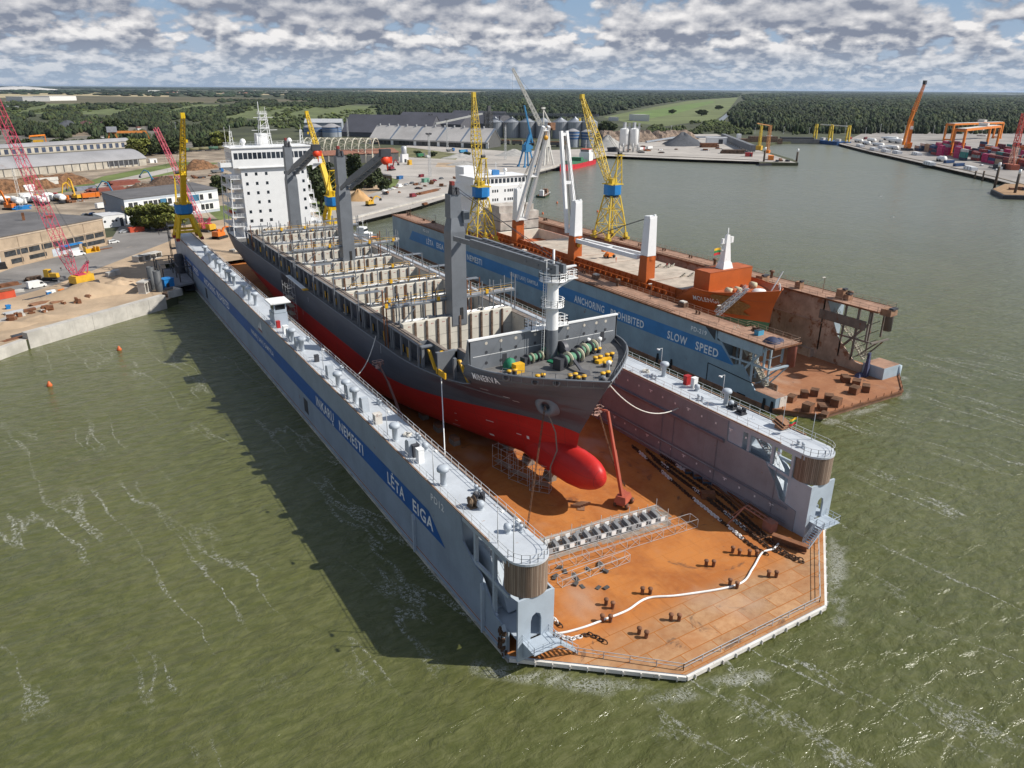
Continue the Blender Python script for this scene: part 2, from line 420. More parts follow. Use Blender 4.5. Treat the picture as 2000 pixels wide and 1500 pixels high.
# far country
zone('field', [(-60,185),(160,180),(330,186),(330,190),(150,187),(-60,196)], M_TAN)
zone('field', [(360,182),(560,180),(620,184),(480,186)], M_TAN)
zone('field', [(700,176),(900,178),(960,180),(760,180)], M_TAN)
zone('scrub', [(-60,205),(200,199),(420,204),(700,206),(1000,214),(900,226),(600,236),(300,226),(100,222),(-60,228)], M_SCRUB)
zone('scrub', [(-60,192),(150,188),(450,190),(640,197),(420,201),(-60,203)], mat('heath', (.12,.105,.06), .95, var=.3, scale=.004))
zone('meadow', [(1178,229),(1250,214),(1345,197),(1442,190),(1425,212),(1410,226),(1396,234),(1300,246),(1230,240)], M_FIELD)
zone('meadow', [(1225,224),(1330,205),(1392,197),(1396,200),(1320,222),(1270,231)], mat('dark_meadow', (.13,.19,.05), .9, var=.2, scale=.01))
m, t, b = new_mat('river_water'); b.inputs['Base Color'].default_value = (.16,.18,.19,1); b.inputs['Roughness'].default_value = .35
M_RIVER = m
zone('river', [(1392,242),(1404,243),(1449,203),(1445,202)], M_RIVER)
zone('lagoon', [(1868,177.2),(2080,179.4),(2080,188),(2000,186.3),(1920,181)], mat('lagoon_water', (.27,.32,.37), .5, var=.05, scale=.0005))
# yards
zone('soil', [(-60,255),(240,240),(420,262),(440,300),(-60,330)], mat('rail_yard', (.17,.155,.125), .95, var=.35, scale=.02))
zone('soil', [(90,252),(200,240),(215,262),(120,268)], M_DIRT)
zone('yard', [(-60,330),(300,300),(440,290),(640,330),(640,452),(440,430),(330,420),(200,440),(-60,420)], mat('scrap_yard', (.33,.265,.195), .95, var=.4, scale=.05, rust=.45, rustcol=(.20,.145,.105)))
zone('grass', [(100,380),(200,345),(345,316),(430,318),(350,338),(215,362)], M_GRASS)
zone('road', [(185,360),(345,325),(350,332),(195,368)], M_CONC)
zone('grass', [(395,405),(640,385),(640,420),(430,432)], M_GRASS)
zone('yard', [(640,452.5),(700,433),(800,409),(883,384),(1016,346),(1090,327),(1184.5,304.5),(1352,311.5),(1484,316),(1555,318),(1474,291),(1400,262),(1250,262),(1165,290),(1000,296),(800,282),(700,330),(640,380)], M_CONC)
zone('grass', [(735,290),(800,288),(905,302),(890,312),(770,306)], mat('weedy_ground', (.17,.165,.075), .95, var=.4, scale=.12))
zone('grass', [(745,342),(780,352),(770,368),(650,392),(640,350)], M_GRASS)
zone('soil', [(855,318),(925,318),(925,328),(850,326)], M_SAND)
zone('soil', [(640,372),(740,358),(760,366),(690,392),(640,402)], M_SAND)
zone('yard', [(1638.5,281),(1700,296.5),(1829,325),(1934,348.6),(2010,368.5),(2150,330),(2100,262),(1900,258),(1690,258)], mat('terminal_paving', (.30,.275,.25), .9, var=.2, scale=.03))
# left bank
zone('sand', [(-300,20),(-18.2,219.4),(-11.2,226),(25.8,249.3),(29.5,253.8),(33,306),(53.5,306),(60,314),(112.7,355.1),(125,420),(40,385),(-60,330),(-200,250)], M_SAND, True)
zone('sand', [(330,500),(352,455),(455,448),(520,500),(440,512)], M_SAND)
zone('road', [(-40,600),(-40,548),(30,522),(210,480),(235,440),(330,425),(335,470),(200,522),(100,560)], M_ASPH)
zone('road', [(-40,640),(60,600),(130,560),(175,545),(150,570),(30,620),(-40,660)], M_CONC)
# quay walls: concrete blocks standing a little above the ground
def quay(name, pts, h, w, label, m=M_QUAY, top=None):
    mb = MB()
    for (x0,y0),(x1,y1) in zip(pts[:-1], pts[1:]):
        d = Vector((x1-x0, y1-y0, 0)); L = d.length; d.normalize(); nrm = Vector((-d.y, d.x, 0)); k = max(1, int(L/6))
        for i in range(k):
            a = Vector((x0,y0,0))+d*(L*i/k+.02); bb = Vector((x0,y0,0))+d*(L*(i+1)/k-.02); o = nrm*(.02*((i*7) % 3)-.12)
            mb.prism([(a+o)[:2], (bb+o)[:2], (bb+nrm*w)[:2], (a+nrm*w)[:2]], -1.0, h+.01*(i % 2))
    return mb.build(name, m, label=label, cat='quay wall')
quay('quay_wall', [(-11.5,225.7),(25.5,249.1)], 4.3, 2.2, 'pale new concrete quay wall in front of the sand heaps')
quay('quay_wall', [(-120,148),(-18.2,219.2),(-12,225)], 2.9, 1.6, 'low weathered quay edge at the corner of the sandy bank')
quay('quay_wall', [(60,314.3),(112.7,355),(163.3,392.3),(212,426.2),(312.8,499.7),(383.9,550.4),(446.7,588)], 3.4, 2.0, 'long white concrete quay edge behind the docked container ship')
quay('quay_wall', [(500.5,630.6),(549.6,559),(584,504.7)], 2.9, 2.0, 'dark stained quay edge below the twin white silos', mat('dark_quay', (.12,.105,.08), .9, var=.3, scale=.3))
quay('quay_wall', [(887,640.4),(799,533.6),(700,399),(640,319.5),(600,275.2)], 3.0, 1.5, 'brown timbered quay edge of the container terminal', mat('timber_quay', (.23,.19,.14), .9, var=.3, scale=.2, streak=.5))
# tyre fenders hung on the terminal quay and on the long quay
M_RUB = mat('rubber', (.018,.018,.02), .85, var=.2)
def fender(nm, p, q, n, lab, grp):
    p = Vector(p); q = Vector(q); d = (q-p).normalized(); nn = Vector((d.y, -d.x, 0)); first = None
    for i in range(n):
        c = p.lerp(q, (i+.5)/n)+nn*.45
        if first is None:
            mb = MB(); mb.cb((0,0,-.9), (1.9,.6,1.8)); mb.lathe([(.35,-.42),(.75,-.42),(.75,-.32),(.35,-.32)], (0,0,0), 10, 'y')
            first = mb.build(nm, M_RUB, label=lab, cat='fender', group=grp, org=(0,0,0)); o = first
        else: o = first.copy(); COL.objects.link(o)
        o.location = (c.x, c.y, 1.7); o.rotation_euler = (0,0,math.atan2(d.y, d.x))
fender('fender', (799,533.7,0), (640,319.6,0), 26, 'black rubber fender in the row on the container terminal quay', 'fenders on the terminal quay')
fender('fender', (130,368,0), (440,583,0), 16, 'black rubber fender in the row on the long white quay', 'fenders on the long quay')
# ---------------------------------------------------------------- woods
def ico(sub, jit, seed, flat=1.0, cone=0.0):
    import bmesh
    r = np.random.default_rng(seed); bm = bmesh.new(); bmesh.ops.create_icosphere(bm, subdivisions=sub, radius=1.0)
    V = np.array([v.co[:] for v in bm.verts]); Fc = np.array([[v.index for v in f.verts] for f in bm.faces]); bm.free()
    V = V*(1+r.uniform(-jit, jit, (len(V), 1)))
    if cone:
        zz = (V[:,2]+1)/2; V[:,:2] *= (1.15-cone*zz)[:,None]
    V[:,2] = (V[:,2]+1)*.5*flat
    return V, Fc
def inpoly(px, py, poly):
    c = np.zeros(len(px), bool); n = len(poly)
    for i in range(n):
        x0, y0 = poly[i]; x1, y1 = poly[(i+1) % n]
        k = ((y0 > py) != (y1 > py)); xx = (x1-x0)*(py-y0)/((y1-y0) if y1 != y0 else 1e-9)+x0
        c ^= k & (px < xx)
    return c
def wood(name, polys, mtl, hgt=15.0, kw=.0085, cone=.55, hues=((1,1,1),), minw=7.0, label=None, gap=-9):
    VV = []; FF = []; TT = []; off = 0
    for poly, N in polys:
        xs = [p[0] for p in poly]; yh = lambda x: 172.5+(x-1000)*.00646
        vs = [math.log(max(1.6, p[1]-yh(p[0]))) for p in poly]
        X = RNG.uniform(min(xs), max(xs), N*3); Vv = RNG.uniform(min(vs), max(vs), N*3)
        k = inpoly(X, Vv, [(p[0], v) for p, v in zip(poly, vs)]) & (np.sin(X*.045+2.5*np.sin(Vv*5))+np.sin(Vv*11+X*.021)+.6*np.sin(X*.13+Vv*17) > gap); X = X[k][:N]; Vv = Vv[k][:N]
        Y = np.exp(Vv)+yh(X)
        for px, py in zip(X, Y):
            p = G(px, py, GZ); d = math.hypot(p.x, p.y)
            w = max(minw, kw*d)*RNG.uniform(.55, 1.25); h = hgt*RNG.uniform(.6, 1.2)
            near = d < 1500
            V0, F0 = _tmpl[(near, RNG.random() < cone)][RNG.integers(6)]
            a = RNG.uniform(0, 6.28); ca, sa = math.cos(a), math.sin(a)
            P = np.empty_like(V0); P[:,0] = (V0[:,0]*ca-V0[:,1]*sa)*w*.5+p.x; P[:,1] = (V0[:,0]*sa+V0[:,1]*ca)*w*.5+p.y; P[:,2] = V0[:,2]*h+GZ-.5
            hu = np.array(hues[RNG.integers(len(hues))])*RNG.uniform(.6, 1.4)*(1+.35*math.sin(px*.03+3*math.sin(py*.17))*math.sin(py*.45+px*.012))
            VV.append(P); FF.append(F0+off); off += len(V0); TT.append(np.repeat(np.append(hu, 1.0)[None], len(V0), 0))
    V = np.concatenate(VV); Fc = np.concatenate(FF); T = np.concatenate(TT)
    me = bpy.data.meshes.new(name); me.vertices.add(len(V)); me.vertices.foreach_set('co', V.ravel())
    n = len(Fc); me.loops.add(n*3); me.loops.foreach_set('vertex_index', Fc.ravel().astype(np.int32))
    me.polygons.add(n); me.polygons.foreach_set('loop_start', np.arange(0, n*3, 3, dtype=np.int32))
    me.update(); me.validate()
    at = me.attributes.new('tint', 'FLOAT_COLOR', 'POINT'); at.data.foreach_set('color', T.ravel().astype(np.float32))
    me.materials.append(mtl); ob = bpy.data.objects.new(name, me); COL.objects.link(ob)
    return tag(ob, label, 'woodland', kind='stuff')
_tmpl = {}
def lobed(sub, seed, n, cone):
    r = np.random.default_rng(seed+77); VV = []; FF = []; off = 0
    for k in range(n):
        V, F_ = ico(sub, .34, seed*13+k, 1.0, .85 if cone else .2); s = r.uniform(.45,.8); a = r.uniform(0,6.28); d = r.uniform(.15,.6)
        hh = r.uniform(.6,1.0); V = V*np.array([s,s,hh])+np.array([d*math.cos(a),d*math.sin(a),0 if cone else r.uniform(0,.15)]); VV.append(V); FF.append(F_+off); off += len(V)
    return np.concatenate(VV), np.concatenate(FF)
for near in (True, False):
    for cn in (True, False):
        _tmpl[(near, cn)] = [lobed(2, 10*near+5*cn+i, 4 if near else 3, cn) for i in range(6)]
M_LEAF = mat('far_foliage', (.038,.050,.021), .9, var=.4, scale=.25, attr=True)
GH = ((1,1,1),(.85,1,.8),(1.2,1.15,.8),(.8,.9,.9)); DH = ((.8,.9,1),(.7,.85,.85),(1,1,.9)); LH = ((1.6,1.6,1),(1.3,1.4,.9),(1.9,1.8,1.1))
wood('forest', [([(1420,226),(1455,200),(1700,182),(2060,188),(2060,262),(1900,262),(1700,262),(1560,262),(1430,250)], 13000),
                ([(1455,200),(1450,186),(1600,178.6),(1850,179.5),(1900,184),(2060,192),(2060,200)], 3500)],
     M_LEAF, 12.5, .0056, .5, GH, minw=5, label='dark pine forest beyond the container terminal')
wood('forest', [([(860,186),(1000,178),(1300,177),(1450,183),(1440,190),(1340,196),(1180,226),(1100,232),(1000,238),(930,226),(860,205)], 6500),
                ([(560,183),(860,180),(870,205),(740,205),(560,196)], 2000),
                ([(742,212),(800,205),(905,206),(960,210),(960,224),(740,232)], 1100)],
     M_LEAF, 13, .0065, .45, DH, label='dark forest behind the silos and the dark warehouses')
wood('forest', [([(90,232),(250,216),(420,214),(500,222),(500,246),(360,262),(90,250)], 1900),
                ([(-40,225),(110,228),(330,250),(420,262),(430,276),(300,278),(60,268),(-40,262)], 1500),
                ([(0,200),(130,205),(480,208),(480,214),(0,216)], 420), ([(430,196),(740,202),(740,212),(430,206)], 700)],
     M_LEAF, 10, .0065, .2, GH, minw=5.5, gap=-.5, label='dark mixed wood on the plain behind the scrap yard')
wood('bushes', [([(-40,206),(500,200),(740,214),(740,238),(520,236),(300,216),(-40,224)], 800), ([(740,204),(1000,206),(1010,216),(740,212)], 300),
                ([(500,236),(740,236),(720,250),(600,262),(500,258)], 350), ([(1250,246),(1400,236),(1560,255),(1560,264),(1300,262),(1160,262)], 700)],
     M_LEAF, 5, .005, .1, LH, minw=3.5, gap=-.2, label='pale green scrub on the plain behind the port')
wood('treeline', [([(-80,173),(500,176),(900,177.5),(1300,178),(2080,183),(2080,181.5),(1300,175.6),(600,172.2),(-80,168.5)], 2600),
                  ([(0,176),(600,179),(860,184),(860,190),(400,190),(0,184)], 500)],
     M_LEAF, 14, .010, .1, ((.7,.85,1),), label='thin dark tree belts along the horizon')
# ================================================================ near floating dock
M_DKGREY = mat('dock_grey_paint', (.27,.325,.39), .5, var=.10, scale=.16, streak=.28, rust=.05)
M_DKIN = mat('dock_inner_paint', (.265,.275,.30), .6, var=.10, scale=.25, streak=.32, rust=.10, rustcol=(.23,.17,.15))
M_DKTOP = mat('dock_top_paint', (.50,.53,.56), .55, var=.08, scale=.3, rust=.10, rustcol=(.36,.24,.16))
M_DKLT = mat('dock_light_paint', (.40,.46,.52), .5, var=.06, scale=.4, rust=.03)
M_BLUE = mat('band_blue', (.016,.105,.34), .5, var=.08, scale=.2, streak=.08)
M_BLUE2 = mat('band_blue_worn', (.045,.20,.46), .5, var=.1, scale=.2, streak=.10)
M_WHITE = mat('white_paint', (.80,.80,.78), .45, var=.05, scale=.4, rust=.03)
M_LETTER = mat('letter_white', (.78,.79,.80), .5, var=.05, scale=.6)
M_RUSTY = mat('rusty_steel', (.20,.085,.04), .9, var=.35, scale=.5, bump=.02)
M_DARKST = mat('dark_steel', (.05,.052,.06), .6, var=.2, scale=.5)
M_CHAIN = mat('chain_rust', (.09,.05,.03), .9, var=.3, scale=2)
M_WOOD = None
# timber cladding with upright boards
m, t, b = new_mat('timber_boards')
tc = t.n('ShaderNodeTexCoord').outputs['Object']; s2 = t.n('ShaderNodeSeparateXYZ'); t.l(tc, s2.inputs[0])
an = t.math('ARCTAN2', s2.outputs[1], s2.outputs[0]); bi = t.math('FLOOR', t.math('MULTIPLY', an, 11.0))
wn = t.n('ShaderNodeTexWhiteNoise', noise_dimensions='1D'); t.l(bi, wn.inputs['W'])
fr = t.math('FRACT', t.math('MULTIPLY', an, 11.0)); gap = t.math('LESS_THAN', fr, .14)
c = t.mix(wn.outputs[0], (.19,.125,.085), (.33,.25,.185)); c = t.mix(t.ramp(t.noise(t.vmul(tc, (3,3,.35)), 1, 4), .4, .7, 0, .5), c, (.13,.09,.065))
c = t.mix(gap, c, (.02,.016,.012)); t.l(c, b.inputs['Base Color']); b.inputs['Roughness'].default_value = .9
M_WOOD = m
# plated, rusting deck
def deck_mat(name, cols, seam, plate_split=None, scale=1.0):
    m, t, b = new_mat(name); pos = t.n('ShaderNodeNewGeometry').outputs['Position']
    n1 = t.noise(t.vmul(pos, (.10,.10,0)), scale, 6, .65, .6); n2 = t.noise(pos, .9*scale, 5, .7); n3 = t.noise(t.vmul(pos, (.35,.06,0)), 1.0, 5, .65)
    c = t.mix(t.ramp(n1, .30, .66), cols[0], cols[1]); c = t.mix(t.ramp(n2, .45, .75, 0, .5), c, cols[2]); c = t.mix(t.ramp(n3, .52, .72, 0, .45), c, cols[3])
    br = t.n('ShaderNodeTexBrick'); br.inputs['Scale'].default_value = 1.0; br.inputs['Brick Width'].default_value = 5.2; br.inputs['Row Height'].default_value = 2.4
    br.inputs['Mortar Size'].default_value = .07; br.inputs['Mortar Smooth'].default_value = .35; br.offset = .37; br.inputs['Color1'].default_value = (1,1,1,1); br.inputs['Color2'].default_value = (.60,.62,.66,1); br.inputs['Mortar'].default_value = (0,0,0,1)
    t.l(pos, br.inputs['Vector'])
    if plate_split is not None:
        s3 = t.n('ShaderNodeSeparateXYZ'); t.l(pos, s3.inputs[0])
        lim = t.math('ADD', s3.outputs[1], t.math('MULTIPLY', n1, 3.0))
        fade = t.ramp(lim, plate_split-1.5, plate_split+2.5, 1.0, 0.0)
        plain = t.mix(t.ramp(n2, .3, .75), (.52,.305,.155), (.40,.205,.095)); plain = t.mix(t.ramp(n1, .42, .7, 0, .6), plain, (.40,.16,.055))
        plain = t.mix(.75, plain, br.outputs['Color'], 'MULTIPLY')
        c = t.mix(fade, c, plain); sf = t.math('MULTIPLY', br.outputs['Fac'], t.math('ADD', t.math('MULTIPLY', fade, .85), .32))
        c = t.mix(sf, c, seam)
    else: c = t.mix(t.math('MULTIPLY', br.outputs['Fac'], .35), c, seam)
    st = t.noise(t.vmul(pos, (.16,.22,0)), 1.0, 5, .7, 1.2); c = t.mix(t.ramp(st, .60, .69, 0, .65), c, (.075,.05,.04)); sc_ = t.noise(t.vmul(pos, (2.2,.5,0)), 1.0, 5, .8, 2.0); c = t.mix(t.ramp(sc_, .62, .72, 0, .45), c, (.11,.06,.04)); c = t.mix(t.ramp(t.noise(t.vmul(pos,(.07,.05,0)),1.0,3,.6), .55,.72,0,.5), c, (.44,.33,.25))
    t.l(c, b.inputs['Base Color']); b.inputs['Roughness'].default_value = .85; b.inputs['Specular IOR Level'].default_value = .25
    bp = t.n('ShaderNodeBump'); bp.inputs['Distance'].default_value = .03; t.l(n2, bp.inputs['Height']); t.l(bp.outputs[0], b.inputs['Normal'])
    return m
M_FLOOR = deck_mat('rusty_deck', ((.33,.105,.026),(.48,.18,.045),(.42,.19,.07),(.20,.07,.026)), (.36,.12,.02), 58.5)
M_FLOOR2 = deck_mat('rusty_deck_old', ((.27,.115,.055),(.36,.175,.09),(.22,.09,.045),(.19,.085,.05)), (.20,.07,.025), None)
CXD = 66.5; LX0, LX1 = 37.5, 42.9; RX0, RX1 = 89.3, 95.0; DY1 = 303.0; ZT = 14.4
dock = thing('floating_dock', 'large grey floating dock with a blue lettered band holding the grey and red container ship', 'floating dock', (CXD, 180, 0))
poly = [(37.4,61),(53.6,47.6),(78.6,47.5),(95.2,60.4),(95.2,DY1),(37.4,DY1)]
mb = MB(); mb.prism(poly, -2.5, .95, top=False)
mb.mi(1); mb.add([(p[0], p[1], .95) for p in poly], [tuple(x) for x in tessellate_polygon([[Vector((p[0],p[1],0)) for p in poly]])])
pont = mb.build('pontoon', [M_DKGREY, M_FLOOR], dock)
# pale rub rail round the bow of the pontoon
mb = MB()
for (x0,y0),(x1,y1) in zip(poly[:3], poly[1:4]):
    a = Vector((x0,y0,.55)); q = Vector((x1,y1,.55)); d = (q-a).normalized(); o = Vector((d.y,-d.x,0))*.14
    mb.beam(a+o, q+o, .38, .55); n = int((q-a).length/2.1)
    for i in range(n):
        p = a.lerp(q, (i+.5)/n)+o*2.3; mb.cb((p.x,p.y,.2), (.12,.4,.6), math.atan2(d.y,d.x))
mb.beam((95.35,60.4,.55), (95.35,70,.55), .4, .6)
mb.build('rub_rail', mat('rim_white', (.70,.67,.62), .6, var=.1, scale=.6, rust=.15), dock)
mb = MB(); pr_ = [Vector((p[0]*.985+.985,p[1]+.7,.95)) for p in poly[:4]]
mb.rail([pr_[0]+Vector((4.5,-2.6,0)), pr_[1], pr_[2], pr_[3]], 1.0, 3.0, .045)
mb.build('deck_railing', mat('rail_grey', (.42,.43,.44), .5, rust=.2), dock)
def wing(x0, x1, outx, inx, nm):
    """one side wall: outx the water side, inx the dock side"""
    sg = 1 if inx > outx else -1
    prof = [(DY1,0),(DY1,ZT-.3),(73.4,ZT-.3),(73.0,10.4),(70,8.8),(68.3,8.2),(66.3,6.4),(64.8,4.3),(61.6,4.0),(61.6,0)]
    w = MB()
    # shell plates with the cut-away bow, closed at the recess
    w.plate(prof, outx, outx+sg*.25)
    w.mi(1); prof2 = [(DY1,.9),(DY1,ZT-.3),(76.8,ZT-.3),(76.6,10.4),(68.4,10.3),(66.2,7.6),(64.9,5.2),(61.6,4.6),(61.6,.9)]
    w.plate(prof2, inx-sg*.25, inx)
    w.mi(2); w.box(x0+.25, 73.6, 0, x1-.25, DY1-.01, ZT-.35)
    # steps of the recess under the walkway
    w.box(x0+.25, 66.2, 0, x1-.25, 73.6, 4.0); w.plate([(73.6,4.0),(73.6,10.2),(69.6,10.2),(66.4,6.6),(64.6,4.05)], x0+1.9, x1-1.6)
    w.mi(0)
    o = w.build('wing_wall', [M_DKGREY, M_DKIN if inx > 80 else M_DKIN, M_DKLT], dock)
    # walkway slab with rounded end
    s = MB(); cx = (x0+x1)/2; R = (x1-x0)/2
    arc = [(cx+R*math.cos(a), 62.0+R*math.sin(a)) for a in np.linspace(PI, 2*PI, 17)]
    s.prism([(x1+.0,DY1),(x0,DY1)]+arc, ZT-.3, ZT, top=True, bot=True)
    s.mi(1); s.box(x0-.18, 66, ZT-.02, x0+.05, DY1, ZT+.16); s.box(x1-.05, 66, ZT-.02, x1+.18, DY1, ZT+.16)
    s.build('walkway', [M_DKTOP, mat('kerb_brown', (.30,.20,.14), .8, rust=.3)], dock)
    c = MB(); c.lathe([(R*.97,-4.7),(R*.97,-.32)], (cx,62,ZT), 40); c.lathe([(0,-4.7),(R*.97,-4.7)], (cx,62,ZT), 40)
    f = c.build('timber_fender', M_WOOD, dock)
    # let the boards follow the cylinder axis
    me = f.data; off = Vector((cx,62,ZT-4.7))-org_of(dock)
    me.transform(Matrix.Translation(-off)); f.location = off
    # front leg with an arched doorway
    lg = MB(); y0, y1 = 59.6, 62.2; xa, xb = x0+.15, x1-.15
    lg.plate([(xa,.9),(xa,9.7),(xb,9.7),(xb,.9),(cx+.75,.9),(cx+.75,3.6),(cx+.75,6.2),(cx+.55,6.9),(cx,7.25),(cx-.55,6.9),(cx-.75,6.2),(cx-.75,3.6),(cx-.75,.9)][::-1], y0, y0+.3, 'y')
    lg.box(xa, y0+.3, .9, xa+.25, y1+1.6, 9.7) if sg < 0 else lg.box(xb-.25, y0+.3, .9, xb, y1+1.6, 9.7)
    lg.box(xa+.3, y0+.3, 3.55, xb-.3, 66.2, 3.75)
    lg.build('front_leg', M_DKLT, dock)
    # landing, stair to the deck
    pl = MB(); pl.box(cx-1.9, 57.0, 3.5, cx+1.9, y0, 3.62); pl.rail([(cx-1.9,y0,3.62),(cx-1.9,57.05,3.62),(cx+1.9,57.05,3.62),(cx+1.9,y0,3.62)], 1.1, 1.3, .035)
    pl.plate([(57.2,3.5),(59.6,3.5),(59.6,1.2)], cx-1.8, cx-1.65); pl.plate([(57.2,3.5),(59.6,3.5),(59.6,1.2)], cx+1.65, cx+1.8)
    pl.build('landing', M_DKLT, dock)
    st = MB(); sx = cx+(2.0 if outx < inx else -2.0); ex = sx+(2.6 if outx < inx else -2.6)
    for e in (57.15, 58.35): st.beam((sx,e,3.5), (ex,e,1.0), .08, .25); st.rail([(sx,e,3.6),(ex,e,1.1)], 1.0, 1.2, .03)
    for i in range(9):
        q = (i+.5)/9; st.box(sx+(ex-sx)*q-.13, 57.15, 3.5-2.5*q, sx+(ex-sx)*q+.13, 58.35, 3.56-2.5*q)
    st.build('stair', M_DKLT, dock)
    # columns and stairs in the recess
    k = MB()
    for (yy, xx) in ((72.2,inx-sg*.35),(70.0,outx+sg*.35),(67.4,inx-sg*.35),(65.3,outx+sg*.35),(63.6,inx-sg*.35)):
        zb = 10.2 if (xx == inx-sg*.35 and yy > 67) else 4.0
        k.box(xx-.24, yy-.24, zb, xx+.24, yy+.24, ZT-.3)
    k.beam((outx+sg*.3,73,9.0),(outx+sg*.3,61.8,9.0), .35, .5); k.beam((inx-sg*.3,68.5,9.9),(inx-sg*.3,61.8,9.2), .35, .5)
    k.beam((outx+sg*.3,73,7.4),(outx+sg*.3,64.6,4.2), .3, .3); k.box(inx-sg*.5, 61.6, ZT-1.0, inx-sg*.1, 76, ZT-.3); k.box(outx+sg*.1, 61.6, ZT-1.0, outx+sg*.5, 76, ZT-.3)
    k.build('column_frame', M_DKLT, dock)
    for (ya, za, yb, zb) in ((74.8,13.8,70.2,10.3),(69.6,10.3,65.6,4.1)):
        q_ = MB()
        for xx in (cx-.55, cx+.55): q_.beam((xx,ya,za),(xx,yb,zb), .08, .3); q_.rail([(xx,ya,za+.1),(xx,yb,zb+.1)], 1.0, 1.2, .03)
        n = int((za-zb)/.25)
        for i in range(n):
            f_ = (i+.5)/n; q_.box(cx-.55, ya+(yb-ya)*f_-.14, za+(zb-za)*f_-.03, cx+.55, ya+(yb-ya)*f_+.14, za+(zb-za)*f_+.03)
        q_.build('inner_stair', mat('stair_galv', (.48,.50,.50), .45, rust=.1), dock)
    # guard rails along both edges
    r = MB(); e = .18
    arc3 = [Vector((cx+(R-e)*math.cos(a), 62+(R-e)*math.sin(a), ZT)) for a in np.linspace(PI, 2*PI, 9)]
    r.rail([(x0+e,DY1,ZT),(x0+e,62,ZT)], 1.15, 2.2, .035); r.rail([(x1-e,DY1,ZT),(x1-e,62,ZT)], 1.15, 2.2, .035); r.rail(arc3, 1.15, 1.5, .035)
    r.build('railing', mat('rail_light', (.55,.56,.56), .5, rust=.15), dock)
    return o
wing(LX0, LX1, LX0, LX1, 'l'); wing(RX0, RX1, RX1, RX0, 'r')
mb = MB(); mb.box(37.15,61,-.2,37.48,DY1,.22); mb.build('waterline_strip', mat('strip_pale', (.46,.43,.36), .8, var=.25, rust=.15), dock)
# band and lettering on the water side of the near wall
mb = MB(); zb0, zb1 = 6.25, 9.65
mb.add([(LX0-.03,286.5,zb0),(LX0-.03,78.2,zb0),(LX0-.03,83.2,zb1),(LX0-.03,283,zb1)], [(0,1,2,3)])
mb.build('blue_band', M_BLUE, dock)
def T(s, ya, yb, z, h, x=LX0, par=dock, m=M_LETTER): text(s, (x,ya,z-.1), (x,yb,z-.1), h*1.12, (0,0,1), m, par, lift=.07, bold=.022)
for s, ya, yb in (('SLOW',279,270.2),('SPEED',267.5,258),('ANCHORING',248.5,231),('PROHIBITED',228.6,212),('INKARŲ',134.3,123.8),('NEMESTI',120.9,108.9),('LĖTA',98.3,91.7),('EIGA',88.7,81.8)):
    T(s, ya, yb, 7.05, 1.75)
T('VAKARŲ LAIVŲ GAMYKLA', 187, 165.5, 7.5, 1.0); T('PD12', 82.2, 78.2, 12.1, .95)
# sail emblem above the yard's name
mb = MB(); xx = LX0-.05
mb.add([(xx,176.4,11.2),(xx,174.6,11.2),(xx,175.2,13.4)], [(0,1,2)]); mb.add([(xx,178.0,11.2),(xx,176.7,11.2),(xx,176.2,13.0)], [(0,1,2)])
mb.mi(1); mb.add([(xx,178.4,10.6),(xx,174.2,10.6),(xx,174.8,11.0),(xx,177.8,11.0)], [(0,1,2,3)])
mb.build('sail_emblem', [M_LETTER, mat('emblem_red', (.25,.05,.05), .5)], dock)
# draught marks on the inner face of the far wall: rows of small white T-marks
xi = RX0-.04
for i in range(34):
    y = 66+i*3.3
    for zz in (12.4, 3.2):
        mb = MB(); mb.box(xi, y, zz, xi+.03, y+.3, zz+.35)
        if i % 3 == 0: mb.box(xi,y-.35,zz+.35,xi+.03,y+.55,zz+.5)
        mb.build('draught_mark', M_LETTER, dock)
mb = MB()
mb.box(RX0-.5, 77, 10.3, RX0-.02, 250, 10.5); mb.box(RX0-.28, 77, 9.9, RX0-.02, 250, 10.25)
for zz in (4.3, 1.75): mb.rod((RX0-.18,63,zz),(RX0-.18,200,zz), .09, 6); mb.rod((RX0-.18,63,zz+.35),(RX0-.18,200,zz+.35), .05, 5)
for y in (92, 89, 78.5, 66, 110, 130): mb.rod((RX0-.16,y,1),(RX0-.16,y,10), .06, 5)
mb.build('wall_pipes', mat('pipe_grey', (.20,.19,.22), .5, rust=.1), dock)
for y, h in ((141,3.0),(246,3.2)):
    mb = MB(); mb.box(LX0-.06,y,2.2,LX0+.02,y+2.6,2.2+h); mb.build('side_recess', M_DARKST, dock)
# ventilators, posts, fittings on the walkways
M_VENT = mat('vent_grey', (.42,.46,.50), .5, var=.06, rust=.06)
def vent(p, h=2.1, r=.42, cap=.85):
    mb = MB(); x, y, z = p
    mb.lathe([(r,0),(r,h),(cap,h+.02),(cap*1.03,h+.35),(cap*.86,h+.62),(cap*.4,h+.75),(0,h+.78)], p, 14); mb.lathe([(r*1.35,0),(r*1.35,.12),(r,.14)], p, 12)
    return mb.build('ventilator', M_VENT, dock)
for px, py in ((866,947),(772,860),(694,787),(675,772),(661,755),(572,667),(591,685),(423,524),(431,532),(443,544),(458,558),(479,578),(488,586),(500,596),(411,512),(402,500),(449,550)):
    p = G(px, py, ZT); p.x = min(max(p.x, 38.6), 41.8); vent(p, 2.2 if py > 640 else 2.6)
for px, py in ((1296,735),(1417,790)):
    p = G(px, py, ZT); vent(p, 2.2)
for x, y in ((41.3,92),(40.2,73),(93.2,80),(93.6,88.5),(91.6,108),(40.4,66.6)): vent((x,y,ZT), .5, .36, .5)
